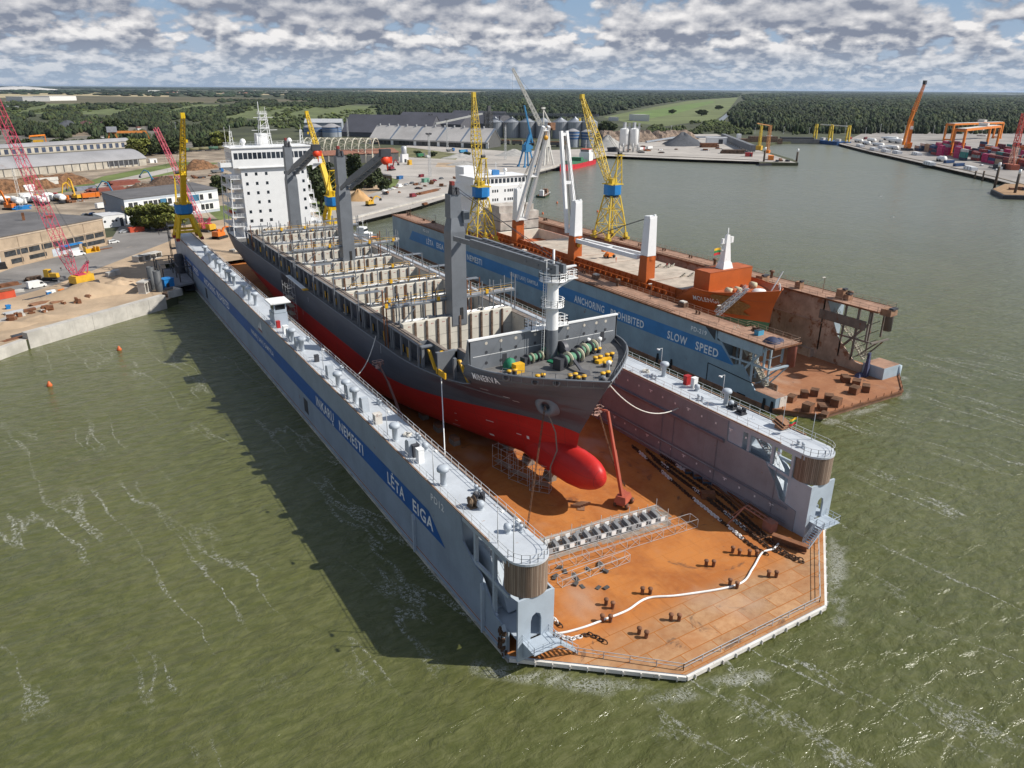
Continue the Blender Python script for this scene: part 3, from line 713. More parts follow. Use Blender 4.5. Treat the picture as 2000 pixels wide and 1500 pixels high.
for px, py in ((712,802),(803,887),(645,737),(684,776),(567,663),(583,680)):
    p = G(px, py, ZT); mb = MB(); mb.plate([(p.y-.9,ZT),(p.y+.9,ZT),(p.y+.75,ZT+2.0),(p.y+.2,ZT+2.5),(p.y-.55,ZT+2.5),(p.y-.75,ZT+1.4)], p.x-.6, p.x+.6)
    mb.build('air_duct', M_VENT, dock)
def lamp(p, h=5.0, arm=(0,-1.0), par=dock):
    mb = MB(); mb.rod(p, (p[0],p[1],p[2]+h), .07, 6, .05); q = (p[0]+arm[0], p[1]+arm[1], p[2]+h); mb.rod((p[0],p[1],p[2]+h), q, .05, 5); mb.mi(1); mb.cb((q[0],q[1],q[2]-.16), (.35,.6,.16))
    return mb.build('lamp_post', [mat('galvanised', (.50,.51,.51), .45), M_WHITE], par)
for px, py, h in ((847,937,5),(971,1061,5),(1003,1087,5.5),(632,722,4.5),(757,850,4.5)):
    p = G(px, py, ZT); p.x = max(p.x, 38.2); lamp(p, h)
for px, py in ((1290,724),(1410,780)): p = G(px, py, ZT); lamp(p, 4.6, (-1.0,0))
for x, y, h in ((94.4,64.5,4.6),(93.6,69.5,4.2)):
    mb = MB(); mb.rod((x,y,ZT),(x,y,ZT+h), .07, 6, .04); mb.build('flagpole', mat('galvanised', (.5,.51,.51)), dock)
def bollards(p, n=2, par=dock, m=M_VENT, r=.22, h=.75, ax=(0,1), nm='mooring_bollard', plate=True):
    mb = MB()
    for i in range(n):
        k = (i-(n-1)/2)*r*4.2; mb.lathe([(r,0),(r,h*.75),(r*1.35,h*.8),(r*1.3,h),(0,h)], (p[0]+ax[0]*k,p[1]+ax[1]*k,p[2]+.08), 10)
    if plate: mb.box(p[0]-r*1.5-abs(ax[0])*r*3, p[1]-r*1.5-abs(ax[1])*r*3, p[2], p[0]+r*1.5+abs(ax[0])*r*3, p[1]+r*1.5+abs(ax[1])*r*3, p[2]+.1)
    return mb.build(nm, m, par)
for y in (66.5, 77, 96, 112, 131, 152, 176, 204, 235): bollards((42.0,y,ZT))
for y in (63.8, 85, 97, 112): bollards((91.0,y,ZT))
# control cabin on the near wall
p = G(528, 634, ZT); mb = MB(); mb.box(38.6,p.y-2.2,ZT,41.6,p.y+2.2,ZT+2.9); mb.box(38.7,p.y-2.1,ZT+3.0,41.5,p.y+1.0,ZT+5.3)
cabn = mb.build('control_cabin', M_DKLT, dock)
mb = MB(); mb.box(37.9,p.y-2.9,ZT+5.3,42.4,p.y+2.4,ZT+5.55); mb.build('roof', M_WHITE, cabn)
mb = MB(); mb.box(39.0,p.y-2.14,ZT+3.8,41.2,p.y-2.11,ZT+4.9); mb.box(38.66,p.y-1.9,ZT+3.8,38.69,p.y+.8,ZT+4.9); mb.build('window', mat('dark_glass', (.02,.025,.03), .1, spec=.6), cabn)
mb = MB(); mb.cb((41.9,p.y+4.5,ZT), (1.3,3.6,1.9)); mb.cb((41.9,p.y+4.5,ZT+1.9), (1.6,4.0,.15)); mb.build('equipment_box', mat('orange_faded', (.42,.16,.06), .6, rust=.1), dock)
for px, py, s, nm in ((738,826,(1.2,1.2,1.6),1),(811,890,(1.0,1.2,1.9),0),(821,902,(.9,1.0,2.1),2),(1356,747,(1.1,.9,1.7),3),(1374,752,(1.0,.8,1.9),2),(619,706,(.8,.8,1.3),0),(558,650,(1,1.2,1.6),2),(544,640,(.8,.9,1.5),3)):
    p = G(px, py, ZT); p.x = min(max(p.x, 38.5), 94.2); mb = MB(); mb.cb(p, s); mb.cb((p.x,p.y,p.z+s[2]), (s[0]*1.1,s[1]*1.1,.08))
    mb.build('locker', [M_DARKST, mat('worn_white', (.60,.56,.50), .6, rust=.25), M_WHITE, mat('locker_red', (.40,.02,.02), .5)][nm], dock)
# hose reel, winch
mb = MB(); p = G(922, 990, ZT); mb.lathe([(.75,-.35),(.75,-.28),(.42,-.28),(.42,.28),(.75,.28),(.75,.35)], (p.x,p.y,ZT+.85), 16, 'x'); mb.box(p.x-.5,p.y-.6,ZT,p.x+.5,p.y+.6,ZT+.2); mb.build('hose_reel', mat('reel_brown', (.16,.11,.07), .8), dock)
for x, y in ((93.0,79.5),(92.6,77.2),(41,75.2)): mb = MB(); mb.lathe([(.5,-.6),(.5,-.5),(.25,-.5),(.25,.5),(.5,.5),(.5,.6)], (x,y,ZT+.55), 12, 'y'); mb.cb((x,y,ZT), (1.3,1.6,.3)); mb.cb((x+.7,y,ZT), (.5,.6,.9)); mb.build('winch', M_DARKST, dock)
# small heaps of rope and gratings on the walkways
def coil(p, r, m, par, nm='rope_coil'):
    mb = MB(); rr = random.Random(int(p[0]*7+p[1]))
    for k in range(7):
        pts = [(p[0]+(r+rr.uniform(-.3,.3))*math.cos(a)*rr.uniform(.6,1), p[1]+(r+rr.uniform(-.3,.3))*math.sin(a)*rr.uniform(.6,1), p[2]+.06+k*.05) for a in np.linspace(0, 6.28, 12)]
        mb.tube(pts, .06, 5)
    return mb.build(nm, m, par)
M_ROPE = mat('rope_white', (.66,.63,.57), .8, var=.15, scale=2)
for p in ((92.0,100.5,ZT),(94.0,118.0,ZT),(93.0,110,ZT),(41.0,98.0,ZT)): tag(coil(p, .7, M_ROPE, None, 'rope_coil'), 'heap of pale rope coiled on the '+('near' if p[0] < 60 else 'far')+' dock wall '+{100.5:'beside its first mushroom vent',118.0:'just behind the ship bow',110:'between the bow and the vent',98.0:'beside a white ventilator'}[p[1]], 'rope')
p = G(1523, 836, ZT); mb = MB()
for i in range(3): mb.plate([(p.y-1.1,ZT+.25+i*.3),(p.y+1.1,ZT+.9+i*.3),(p.y+1.1,ZT+1.0+i*.3),(p.y-1.1,ZT+.35+i*.3)], p.x-.8+i*.35, p.x+1.2+i*.1)
mb.cb((p.x,p.y,ZT), (1.2,1.2,.5)); mb.build('timber_stack', mat('old_timber', (.27,.14,.08), .9, var=.25), None, label='pile of rusty brown planks leaning on the far wall of the near dock', cat='planks')
# flag near the far bow
fl = thing('signal_flag', 'small yellow, green and red flag near the rounded bow end of the far dock wall', 'flag', (94.2,67.4,ZT))
mb = MB(); mb.rod((94.2,67.4,ZT),(94.2,67.4,ZT+2.9), .04, 5); mb.build('pole', mat('galvanised', (.5,.51,.51)), fl)
for i, c in enumerate(((.70,.42,.02),(.02,.20,.06),(.48,.02,.03))):
    mb = MB(); zt = ZT+2.8-i*.4
    for k in range(5):
        a = k*.35; b2 = (k+1)*.35; f1 = .15*math.sin(k*1.3); f2 = .15*math.sin((k+1)*1.3)
        mb.add([(94.2-a,67.4+f1,zt),(94.2-b2,67.4+f2,zt-.03),(94.2-b2,67.4+f2,zt-.43),(94.2-a,67.4+f1,zt-.40)], [(0,1,2,3)])
    mb.build('stripe', mat('flag%d' % i, c, .8), fl)
# chain fenders hanging on the outer wall
for y, z0, n in ((88.6,5.4,14),(67.8,6.4,16),(62.4,3.8,8)):
    mb = MB()
    for i in range(n): mb.cb((LX0-.16, y+.05*math.sin(i*2), z0-i*.42), (.28 if i % 2 else .12, .12 if i % 2 else .3, .46))
    if n == 8:
        for i in range(24): mb.cb((LX0-.35+random.uniform(-.2,.1), y+random.uniform(-.8,.8), z0-random.uniform(0,3.6)), (.4,.25,.5), random.uniform(0,3))
    mb.build('hanging_chain', M_CHAIN, dock)
    mb = MB(); mb.plate([(y-.5,0),(y-.6,z0+.2),(y-.1,z0+1.0),(y-.2,0)], LX0-.45, LX0-.02); mb.build('chain_guard', M_DKLT, dock)
# aft gear of the near wall: piles, platform, dark frames
mb = MB(); mb.lathe([(1.6,-2),(1.6,9.5),(1.3,10),(0,10)], (35.4,283,0), 18); mb.plate([(276,3.2),(283,3.2),(283,.2),(268,.2)], 34, 37.4)
mb.build('mooring_pile', M_DARKST, dock)
mb = MB()
for x in (36, 42): 
    for y in (DY1+.5, DY1+4): mb.rod((x,y,2),(x,y,17), .14, 5)
for zz in (8, 12, 16.5): mb.box(36,DY1+.3,zz,42,DY1+4.2,zz+.12); mb.rail([(36,DY1+.3,zz),(36,DY1+4.2,zz),(42,DY1+4.2,zz)], 1.1, 1.5, .05)
mb.build('stern_tower', M_DARKST, dock)
# ---------------------------------------------------------------- things lying on the dock floor
FZ = .955
# bollards of the dock floor
M_BOLR = mat('bollard_rust', (.21,.095,.05), .9, var=.3, scale=1.0)
for k, (px, py) in enumerate(((1190,1185),(1184,1214),(1262,1160),(1437,1082),(1470,1086),(1386,1106),(1255,1242),(1318,1212),(1508,1127),(1432,1146))):
    p = G(px, py, FZ); bollards(p, 2, dock, M_BOLR, .25, .95, (.8,-.6) if k % 3 else (.3,-.95), 'deck_bollard', False)
# hose running across the floor
def drape(pts, r, name, m, lab, cat, par=None):
    P = [Vector(p) for p in pts]; Q = []
    for i in range(len(P)-1):
        a = P[max(i-1,0)]; b_ = P[i]; c_ = P[i+1]; d_ = P[min(i+2,len(P)-1)]
        for k in range(6):
            t_ = k/6; Q.append(.5*((2*b_)+(c_-a)*t_+(2*a-5*b_+4*c_-d_)*t_*t_+(3*b_-a-3*c_+d_)*t_**3))
    Q.append(P[-1]); mb = MB(); mb.tube(Q, r, 7); return mb.build(name, m, par, label=lab, cat=cat)
hp = [(1052,1232),(1090,1237),(1140,1225),(1185,1208),(1225,1192),(1265,1168),(1330,1162),(1440,1142),(1470,1110),(1488,1080),(1510,1072),(1520,1062)]
hw = [G(x, y, FZ+.16) for x, y in hp]; hw = [Vector((42.9,60.8,1.9))]+hw
drape(hw, .16, 'hose', mat('hose_white', (.78,.78,.76), .6), 'long white hose snaking across the rusty dock floor over the bollards', 'hose')
# chains on the floor
def chain(pts, lab, white=(), w=.28, m=M_CHAIN, name='chain', z=FZ):
    P = [G(x, y, z) for x, y in pts]; mb = MB(); i = 0
    for a, b_ in zip(P[:-1], P[1:]):
        L = (b_-a).length; n = max(1, int(L/.45)); d = (b_-a).normalized(); an = math.atan2(d.y, d.x)
        for k in range(n):
            c = a.lerp(b_, (k+.5)/n); mb.mi(1 if any(lo <= i < hi for lo, hi in white) else 0)
            c = c+Vector((random.uniform(-.06,.06), random.uniform(-.06,.06), 0)); s = w*1.15
            u = Vector((math.cos(an),math.sin(an),0)); v = Vector((-u.y,u.x,0)) if i % 2 else Vector((0,0,1)); cc_ = c+Vector((0,0,.1 if i % 2 else .16))
            R4 = [cc_+u*(x*.34)+v*(yy*w*.5) for x, yy in ((-1,-.5),(-1,.5),(-.6,1),(.6,1),(1,.5),(1,-.5),(.6,-1),(-.6,-1))]
            for j in range(8): mb.rod(R4[j], R4[(j+1) % 8], .085, 4, cap=False)
            i += 1
    return mb.build(name, [m, M_WHITE], label=lab, cat='chain')
chain([(1030,1168),(1052,1185),(1075,1205),(1098,1225)], 'short anchor chain with white painted links beside the near dock leg', ((3,13),), .5)
chain([(1022,1190),(1050,1215),(1085,1243),(1115,1250),(1150,1240),(1178,1252),(1186,1258)], 'rusty anchor chain curled on the floor in front of the near dock leg', ((14,20),), .5)
chain([(1235,872),(1290,920),(1345,968),(1400,1012),(1470,1068),(1500,1085)], 'anchor chain with white links lying nearest the middle of the dock floor', ((6,12),(24,31),(46,62),(66,74)), .5)
chain([(1262,880),(1320,930),(1395,985),(1450,1030),(1500,1070),(1560,1098),(1572,1100)], 'anchor chain with white links lying just inside the long rusty chain', ((12,18),(34,38),(52,64)), .5)
chain([(1290,890),(1350,928),(1420,978),(1462,1018),(1508,1058)], 'rusty anchor chain running along the foot of the far dock wall', ((10,16),), .5)
chain([(1300,905),(1370,955),(1440,1010),(1490,1050),(1540,1085),(1566,1095)], 'dark anchor chain bundled between the two white linked chains', (), .5)
chain([(1275,896),(1340,945),(1410,998),(1480,1055)], 'dark anchor chain lying second from the middle of the dock floor', (), .5)
# anchor chains hanging from the bow and lying down to the floor are built with the ship
mb = MB(); gp_ = [(1052,1102),(1130,1076),(1200,1058),(1310,1026),(1312,1008),(1286,986),(1200,1006),(1120,1032),(1052,1052)]; gv = [G(x,y,FZ+.006) for x,y in gp_]; mb.add(gv, [tuple(x) for x in tessellate_polygon([[Vector((p.x,p.y,0)) for p in gv]])]); gr = mb.build('blast_grit', mat('grit_grey', (.33,.27,.22), .95, var=.35, scale=.4, rust=.45, rustcol=(.40,.15,.045)), kind='stuff')
if gr.data.polygons[0].normal.z < 0: gr.data.flip_normals()
# row of white and grey block seats across the floor
kb = thing('block_row', 'double row of white and grey panels in a steel rack across the rusty dock floor', 'keel blocks', (64, 76.5, FZ))
A0, A1 = G(1064,1088,FZ), G(1303,1018,FZ); B0, B1 = G(1056,1067,FZ), G(1281,998,FZ); M_GALV = mat('galvanised', (.5,.51,.51), .45)
mb = MB(); mb.mi(0)
for a, c in ((A0,A1),(B0,B1)):
    a = Vector((a.x,a.y,FZ)); c = Vector((c.x,c.y,FZ)); mb.rod(a+Vector((0,0,1.15)), c+Vector((0,0,1.15)), .06, 4); mb.rod(a+Vector((0,0,.3)), c+Vector((0,0,.3)), .06, 4)
    for i in range(13): q = a.lerp(c, i/12); mb.rod(q, q+Vector((0,0,1.7 if i % 3 else 2.3)), .05, 4)
for i in range(13):
    a = A0.lerp(A1, i/12); c = B0.lerp(B1, i/12); mb.rod((a.x,a.y,FZ+.3),(c.x,c.y,FZ+.3), .05, 4)
mb.build('rack', M_GALV, kb)
for i in range(12):
    for a, c, o in ((A0,A1,0),(B0,B1,1)):
        q = a.lerp(c, (i+.5)/12); mb = MB(); mb.box(q.x-.42, q.y-.05-o*.3, FZ+.35, q.x+.42, q.y+.05-o*.3, FZ+1.05); mb.build('panel', M_WHITE if (i*5+o) % 4 else mat('panel_grey', (.33,.34,.35), .5), kb)
    a = A0.lerp(A1, (i+.5)/12); c = B0.lerp(B1, (i+.5)/12); mb = MB(); mb.plate([(min(a.y,c.y)+.3,FZ),(max(a.y,c.y)-.3,FZ),(max(a.y,c.y)-.6,FZ+1.0),(min(a.y,c.y)+1.2,FZ+.75)], a.x-.25, a.x+.35); mb.build('block', mat('block_grey', (.20,.205,.215), .8, var=.25), kb)
# scaffold rows standing on the floor
def scaffold(pa, pb, h, rows, name, lab, d=1.3, m=M_GALV, lift=None):
    a = Vector(pa); b_ = Vector(pb); L = (b_-a).length; n = max(1, round(L/2.2)); dr = (b_-a).normalized(); nn = Vector((-dr.y,dr.x,0))*d; mb = MB()
    for i in range(n+1):
        p = a.lerp(b_, i/n)
        for q in (p, p+nn): mb.rod(q, q+Vector((0,0,h)), .035, 4, cap=False)
        for k in range(rows+1): mb.rod(p+Vector((0,0,h*k/rows*.93+.1)), p+nn+Vector((0,0,h*k/rows*.93+.1)), .03, 4, cap=False)
    for k in range(rows+1):
        z_ = Vector((0,0,h*k/rows*.93+.1)); mb.rod(a+z_, b_+z_, .03, 4, cap=False); mb.rod(a+nn+z_, b_+nn+z_, .03, 4, cap=False)
    for i in range(n):
        for k in range(rows):
            if (i+k) % 2 == 0: mb.rod(a.lerp(b_, i/n)+Vector((0,0,h*k/rows*.93)), a.lerp(b_, (i+1)/n)+Vector((0,0,h*(k+1)/rows*.93)), .028, 4, cap=False)
    mb.mi(1)
    if lift is None:
        for k in range(1, rows):
            z_ = h*k/rows*.93+.1; c = (a+b_)/2+nn/2; mb.cb((c.x,c.y,z_), (L*.92,d*.8,.05), math.atan2(dr.y,dr.x))
    return mb.build(name, [m, mat('scaffold_board', (.33,.27,.20), .9)], label=lab, cat='scaffolding')
scaffold(G(1072,1122,FZ), G(1362,1030,FZ), 1.5, 1, 'open_scaffold', 'low open scaffold frame across the dock floor in front of the white panels', 1.9, lift=0)
scaffold(G(1098,1148,FZ), G(1230,1098,FZ), 1.3, 1, 'open_scaffold', 'half dismantled scaffold frame beside the near dock leg', 1.2, lift=0)
mb = MB()
for i in range(14): p = G(random.uniform(1080,1190), random.uniform(1096,1150), FZ); mb.cb(p, (.9,.5,.06+random.random()*.3), random.uniform(0,3))
mb.build('scrap_plates', mat('plate_dark', (.08,.075,.07), .8), label='loose dark steel plates scattered by the dismantled scaffold', cat='steel plates')
for pa, pb, h, lab in ((G(962,912,FZ),G(996,930,FZ),4.6,'scaffold tower under the port bow, farthest from the bulb'),(G(993,935,FZ),G(1030,950,FZ),4.8,'scaffold tower under the port bow, middle one of three'),(G(1034,958,FZ),G(1072,965,FZ),4.6,'scaffold tower under the port bow, nearest the red bulb')):
    scaffold(pa, pb, h, 2, 'scaffold_tower', lab, 1.4)
p = G(568, 690, FZ); p = Vector((49.2,186,FZ)); scaffold(p, p+Vector((0,5.0,0)), 17.8, 8, 'stair_tower', 'tall scaffold stair tower against the grey and red hull amidships', 1.7)
# loose steel on the floor
def clutter(px, py, size, rz, m, name, lab, cat, z=FZ, build=None):
    p = G(px, py, z); mb = MB()
    if build: build(mb, p)
    else: mb.cb(p, size, rz)
    return mb.build(name, m, label=lab, cat=cat)
def cradle(mb, p):
    for i in range(5): mb.cb((p.x-1.0+i*.5,p.y+.2,FZ+.1), (.16,1.7,.5), .9)
    mb.cb(p, (2.4,1.2,.12), .9)
clutter(1135, 990, 0, 0, mat('old_timber', (.27,.14,.08)), 'timber_cradle', 'small slatted timber cradle on the dock floor below the red bulb', 'cradle', build=cradle)
def ibeam(mb, p):
    d = Vector((.35,-.94,0)); a = p-d*2.6; c = p+d*2.6
    for dz, w, h in ((.12,1.0,.12),(1.2,1.0,.12)): mb.beam(a+Vector((0,0,dz)), c+Vector((0,0,dz)), w, h)
    mb.beam(a+Vector((0,0,.66)), c+Vector((0,0,.66)), .12, 1.0)
clutter(1540, 1068, 0, 0, M_RUSTY, 'steel_girder', 'heavy rusty steel girder lying beside the stair of the far dock leg', 'girder', build=ibeam)
def ladderf(mb, p):
    a = p+Vector((-1.8,3.4,3.2)); c = p+Vector((.2,.2,1.5))
    for o in (-.45,.45): mb.beam(a+Vector((o,0,0)), c+Vector((o,0,0)), .16)
    for i in range(6): q = a.lerp(c, i/5); mb.rod(q+Vector((-.45,0,0)), q+Vector((.45,0,0)), .07, 4)
    mb.beam(a, a+Vector((-3.0,.5,-2.6)), .16); mb.cb(p+Vector((.3,0,0)), (1.5,1.7,1.6)); mb.beam(a, (a.x-.6,a.y+2.5,FZ), .14)
clutter(1500, 1036, 0, 0, mat('pale_rust', (.36,.15,.10), .8, rust=.2), 'ladder_boom', 'pinkish rusty ladder frame on a counterweight by the far dock wall', 'steel frame', build=ladderf)
clutter(1382, 972, (2.3,1.3,1.1), -.6, M_RUSTY, 'steel_box', 'rusty ribbed steel box among the chains by the far wall', 'steel box')
for px, py, lab in ((1346,924,'dark blue tray by the far dock wall, farthest of three'),(1362,934,'dark blue tray by the far dock wall, middle of three'),(1380,944,'dark blue tray by the far dock wall, nearest of three')):
    p = G(px, py, FZ); mb = MB(); mb.cb(p, (1.5,1.0,.5), -.6); mb.mi(1).cb(p+Vector((0,0,.5)), (1.3,.8,.02), -.6); mb.build('steel_tray', [mat('tray_blue', (.04,.07,.11), .7), M_RUSTY], label=lab, cat='tray')
mb = MB()
for i in range(3): p = G(1310+i*8, 880+i*2, FZ); q = G(1470+i*14, 1012+i*3, FZ); mb.beam(p+Vector((0,0,.2+.25*i)), q+Vector((0,0,.2+.25*i)), .3)
mb.build('pipe_bundle', M_RUSTY, label='long rusty beams stacked along the foot of the far dock wall', cat='beams')
mb = MB(); 
for x, y in ((1213,838),(1228,842),(1290,838)): p = G(x, y, FZ); mb.cb(p, (1.0,.8,.5), .4, .7)
mb.build('waste_bags', mat('bag_pale', (.55,.45,.40), .9, var=.3), label='small pale waste bags on the floor behind the boom lift', cat='bags')
# boom lifts
M_LIFT = mat('lift_red', (.42,.10,.06), .5, var=.12, rust=.12); M_LIFT2 = mat('lift_brown', (.16,.075,.06), .6, var=.15, rust=.2)
def boom_lift(base, elbow, tip, lab, m, rz):
    b = thing('boom_lift', lab, 'boom lift', base)
    ca, sa = math.cos(rz), math.sin(rz); loc = lambda x, y, z: Vector((base[0]+x*ca-y*sa, base[1]+x*sa+y*ca, base[2]+z))
    mb = MB(); mb.cb(loc(0,0,.55), (3.2,1.5,.55), rz); mb.build('chassis', m, b)
    for x in (-1.15,1.15):
        for y in (-1.0,1.0):
            mb = MB(); c = loc(x,y,.5); dd = Vector((-sa,ca,0)); mb.rod(c-dd*.22, c+dd*.22, .5, 12); mb.mi(1).rod(c-dd*.24, c+dd*.24, .22, 8)
            mb.build('wheel', [mat('dusty_tyre', (.12,.065,.04), .95), m], b)
    mb = MB(); mb.cb(loc(-.5,0,1.1), (2.8,2.0,1.1), rz, .82); mb.cb(loc(1.0,.6,1.1), (1.0,.8,.9), rz, .8); mb.build('turret', m, b)
    e = Vector(elbow); tp = Vector(tip); s = loc(-1.0,0,2.0)
    mb = MB(); mid = s.lerp(e, .55); mb.beam(s, mid, .46, .56); mb.beam(mid, e, .36, .42); mb.beam(s+Vector((0,0,-.7)), s.lerp(e,.28)+Vector((.25,0,-.1)), .14)
    mb.build('boom', m, b)
    mb = MB(); mb.beam(e, tp, .26, .3); mb.build('jib', m, b)
    mb = MB(); c = tp; mb.cb((c.x,c.y,c.z-.9), (2.0,1.0,.1), rz)
    mb.rail([(c.x-1,c.y-.5,c.z-.8),(c.x+1,c.y-.5,c.z-.8),(c.x+1,c.y+.5,c.z-.8),(c.x-1,c.y+.5,c.z-.8)], 1.1, 1.0, .05, 2, True); mb.cb((c.x+.3,c.y,c.z-.8), (.5,.4,.9))
    mb.build('basket', mat('basket_pale', (.48,.30,.25), .6, rust=.2), b)
    return b
base = G(1218, 985, FZ); base.z = FZ
tipp = AY(1166, 798, base.y+5.0); elb = AY(1187, 803, base.y+4.0)
boom_lift(base, elb, tipp, 'red boom lift on the dock floor reaching up beside the bow', M_LIFT, .5)
b2 = Vector((47.5, 108.0, FZ)); boom_lift(b2, AX(757, 745, 47.9), AX(738, 708, 48.7), 'brown boom lift working on the port side below the name', M_LIFT2, 1.2)
# ================================================================ container ship in the near dock
SX = 66.3
def itp(x, tab): return float(np.interp(x, [a for a, _ in tab], [b for _, b in tab]))
def ys(z): return itp(z, [(2.6,97),(5,91),(8,88.4),(10.3,87.5),(13,87.0),(16.6,84.8),(20.7,82.2),(24.5,79.8)])
def ye(z): return itp(z, [(2.6,258),(6,270),(10,283),(12,286),(17.3,287)])
def hw(y, z):
    Le = itp(z, [(2.6,64),(8,52),(13,46),(17.3,43),(22.2,18.8),(24.5,18.2)]); p = itp(z, [(2.6,1.25),(8,1.3),(13,1.35),(17.3,.86),(22.2,.97),(24.5,.96)])
    u = min(1, max(0, (y-ys(z))/Le)); f = math.sin(PI/2*u)**p
    Lr = itp(z, [(2.6,80),(8,58),(10.5,42),(13,26),(17.3,16)]); tw = itp(z, [(2.6,0),(8,.04),(10.5,.35),(13,.72),(17.3,.86)])
    v = min(1, max(0, (ye(z)-y)/Lr)); g = tw+(1-tw)*math.sin(PI/2*v)**.9
    w = 14.9*f*g
    if z < 5.2:
        k = (5.2-z)/2.6; w = max(0, w-2.6*(1-math.sqrt(max(0, 1-k*k))))
    return w
def topz(y): 
    return 24.5 if y <= 97.8 else (17.3+7.2*math.exp(-(y-97.8)/3.0) if y < 110 else 17.3)
def hull_hit(px, py, side=-1):
    d = ray(px, py); lo = None
    for i in range(400, 2400):
        t_ = i/2400*.25; x, y, z = d[0]*t_, d[1]*t_, CAMH+d[2]*t_
        if 2.6 < z < 24.5 and y > ys(z):
            if abs(x-SX) <= hw(y, z): return Vector((x,y,z))
    return None
def hsurf(q, side=-1, off=.06): return Vector((SX+side*(hw(q[1], q[2])+off), q[1], q[2]))
ship = thing('container_ship', 'big grey and red container ship in the near dock with open holds', 'container ship', (SX, 180, 2.6))
# hull paint: grey topsides over red bottom
m, t, b = new_mat('ship_hull_paint'); pos = t.n('ShaderNodeNewGeometry').outputs['Position']; s3 = t.n('ShaderNodeSeparateXYZ'); t.l(pos, s3.inputs[0])
lim = t.math('ADD', t.ramp(s3.outputs[1], 90, 134, 13.1, 10.9), 0.0)
isred = t.math('LESS_THAN', s3.outputs[2], lim)
n1 = t.noise(t.vmul(pos, (.25,.05,.25)), 1, 5, .6); n2 = t.noise(pos, 2.5, 4, .6)
red = t.mix(t.ramp(n1, .3, .7), (.46,.020,.018), (.58,.030,.024)); red = t.mix(t.ramp(n2, .5, .8, 0, .25), red, (.26,.02,.02))
gry = t.mix(t.ramp(n1, .3, .7), (.085,.098,.120), (.118,.130,.152)); old = t.ramp(t.noise(t.vmul(pos, (.12,.035,.4)), 1, 4, .55), .46, .60, 0, .55)
old = t.math('MULTIPLY', old, t.ramp(s3.outputs[1], 112, 128, 1, 0)); old = t.math('MULTIPLY', old, t.ramp(s3.outputs[2], 20.5, 19.0)); old = t.math('MULTIPLY', old, t.ramp(s3.outputs[2], 14.2, 15.0))
gry = t.mix(old, gry, (.105,.032,.034)); gry = t.mix(t.math('MULTIPLY', t.ramp(s3.outputs[1], 262, 280), t.ramp(n1, .35, .6)), gry, (.20,.10,.07))
fy = t.math('FRACT', t.math('DIVIDE', s3.outputs[1], 9.0)); fz = t.math('FRACT', t.math('DIVIDE', s3.outputs[2], 2.6)); seam = t.math('MAXIMUM', t.math('LESS_THAN', fy, .012), t.math('LESS_THAN', fz, .035))
hc = t.mix(t.math('MULTIPLY', seam, .30), t.mix(isred, gry, red), (.05,.03,.03)); run = t.noise(t.vmul(pos, (.5,.9,.06)), 1, 5, .7); hc = t.mix(t.ramp(run, .60, .78, 0, .35), hc, (.17,.12,.10))
t.l(hc, b.inputs['Base Color']); b.inputs['Roughness'].default_value = .45; b.inputs['Specular IOR Level'].default_value = .3
M_HULL = m
M_SGREY = mat('ship_grey', (.165,.178,.195), .45, var=.08, scale=.4, streak=.06)
M_SGREY2 = mat('ship_deck_grey', (.155,.15,.145), .8, var=.2, scale=.5, rust=.12)
M_CREAM = mat('hold_cream', (.66,.62,.53), .7, var=.08, scale=.5, streak=.22, rust=.03)
M_GUIDE2 = mat('guide_grey_brown', (.16,.105,.075), .85, var=.4, scale=1.5)
M_GUIDE = mat('guide_brown', (.185,.075,.035), .85, var=.3, scale=1)
M_CTOP = mat('coaming_top', (.20,.165,.14), .85, var=.25, scale=1, rust=.15)
M_YEL = mat('safety_yellow', (.72,.40,.02), .5, var=.1)
M_GLASS = mat('window_glass', (.02,.026,.035), .08, spec=.7, var=.02)
M_SILVER = mat('silver_pipe', (.46,.47,.48), .35, metal=.2, var=.2, scale=1.5)
mb = MB(); mb.sm = True
# lower hull
zl = [2.6,2.75,3.2,4.0,5.2,7,9,11,13.1,15,17.3]
taus = list(np.linspace(0, 1, 26)**1.25); YM = 150.0; back = list(np.linspace(160, 205, 4)); nst = 26
for side in (-1, 1):
    V = []
    for z_ in zl:
        row = []
        for q in taus: y = ys(z_)+(YM-ys(z_))*q; row.append((SX+side*hw(y, z_), y, z_))
        for y in back: row.append((SX+side*hw(y, z_), y, z_))
        for q in np.linspace(0, 1, nst): y = 205+(ye(z_)-205)*q; row.append((SX+side*hw(y, z_), y, z_))
        V.append(row)
    nx = len(V[0]); fl_ = [p for r in V for p in r]; fs = []
    for i in range(len(zl)-1):
        for j in range(nx-1):
            f = (i*nx+j, i*nx+j+1, (i+1)*nx+j+1, (i+1)*nx+j); fs.append(f if side < 0 else f[::-1])
    mb.add(fl_, fs)
    # forecastle side
    V = []; ks = np.linspace(0, 1, 8); tq = list(np.linspace(0, 1, 40)**1.15)
    for k in ks:
        row = []
        for q in tq:
            yb = ys(17.3)+(110-ys(17.3))*q; yt = ys(24.5)+(110-ys(24.5))*q; zt = topz(yt); z_ = 17.3+(zt-17.3)*k; y = yb+(yt-yb)*k
            row.append((SX+side*hw(y, z_), y, z_))
        V.append(row)
    nx = len(tq); fl_ = [p for r in V for p in r]; fs = []
    for i in range(len(ks)-1):
        for j in range(nx-1):
            f = (i*nx+j, i*nx+j+1, (i+1)*nx+j+1, (i+1)*nx+j); fs.append(f if side < 0 else f[::-1])
    mb.add(fl_, fs)
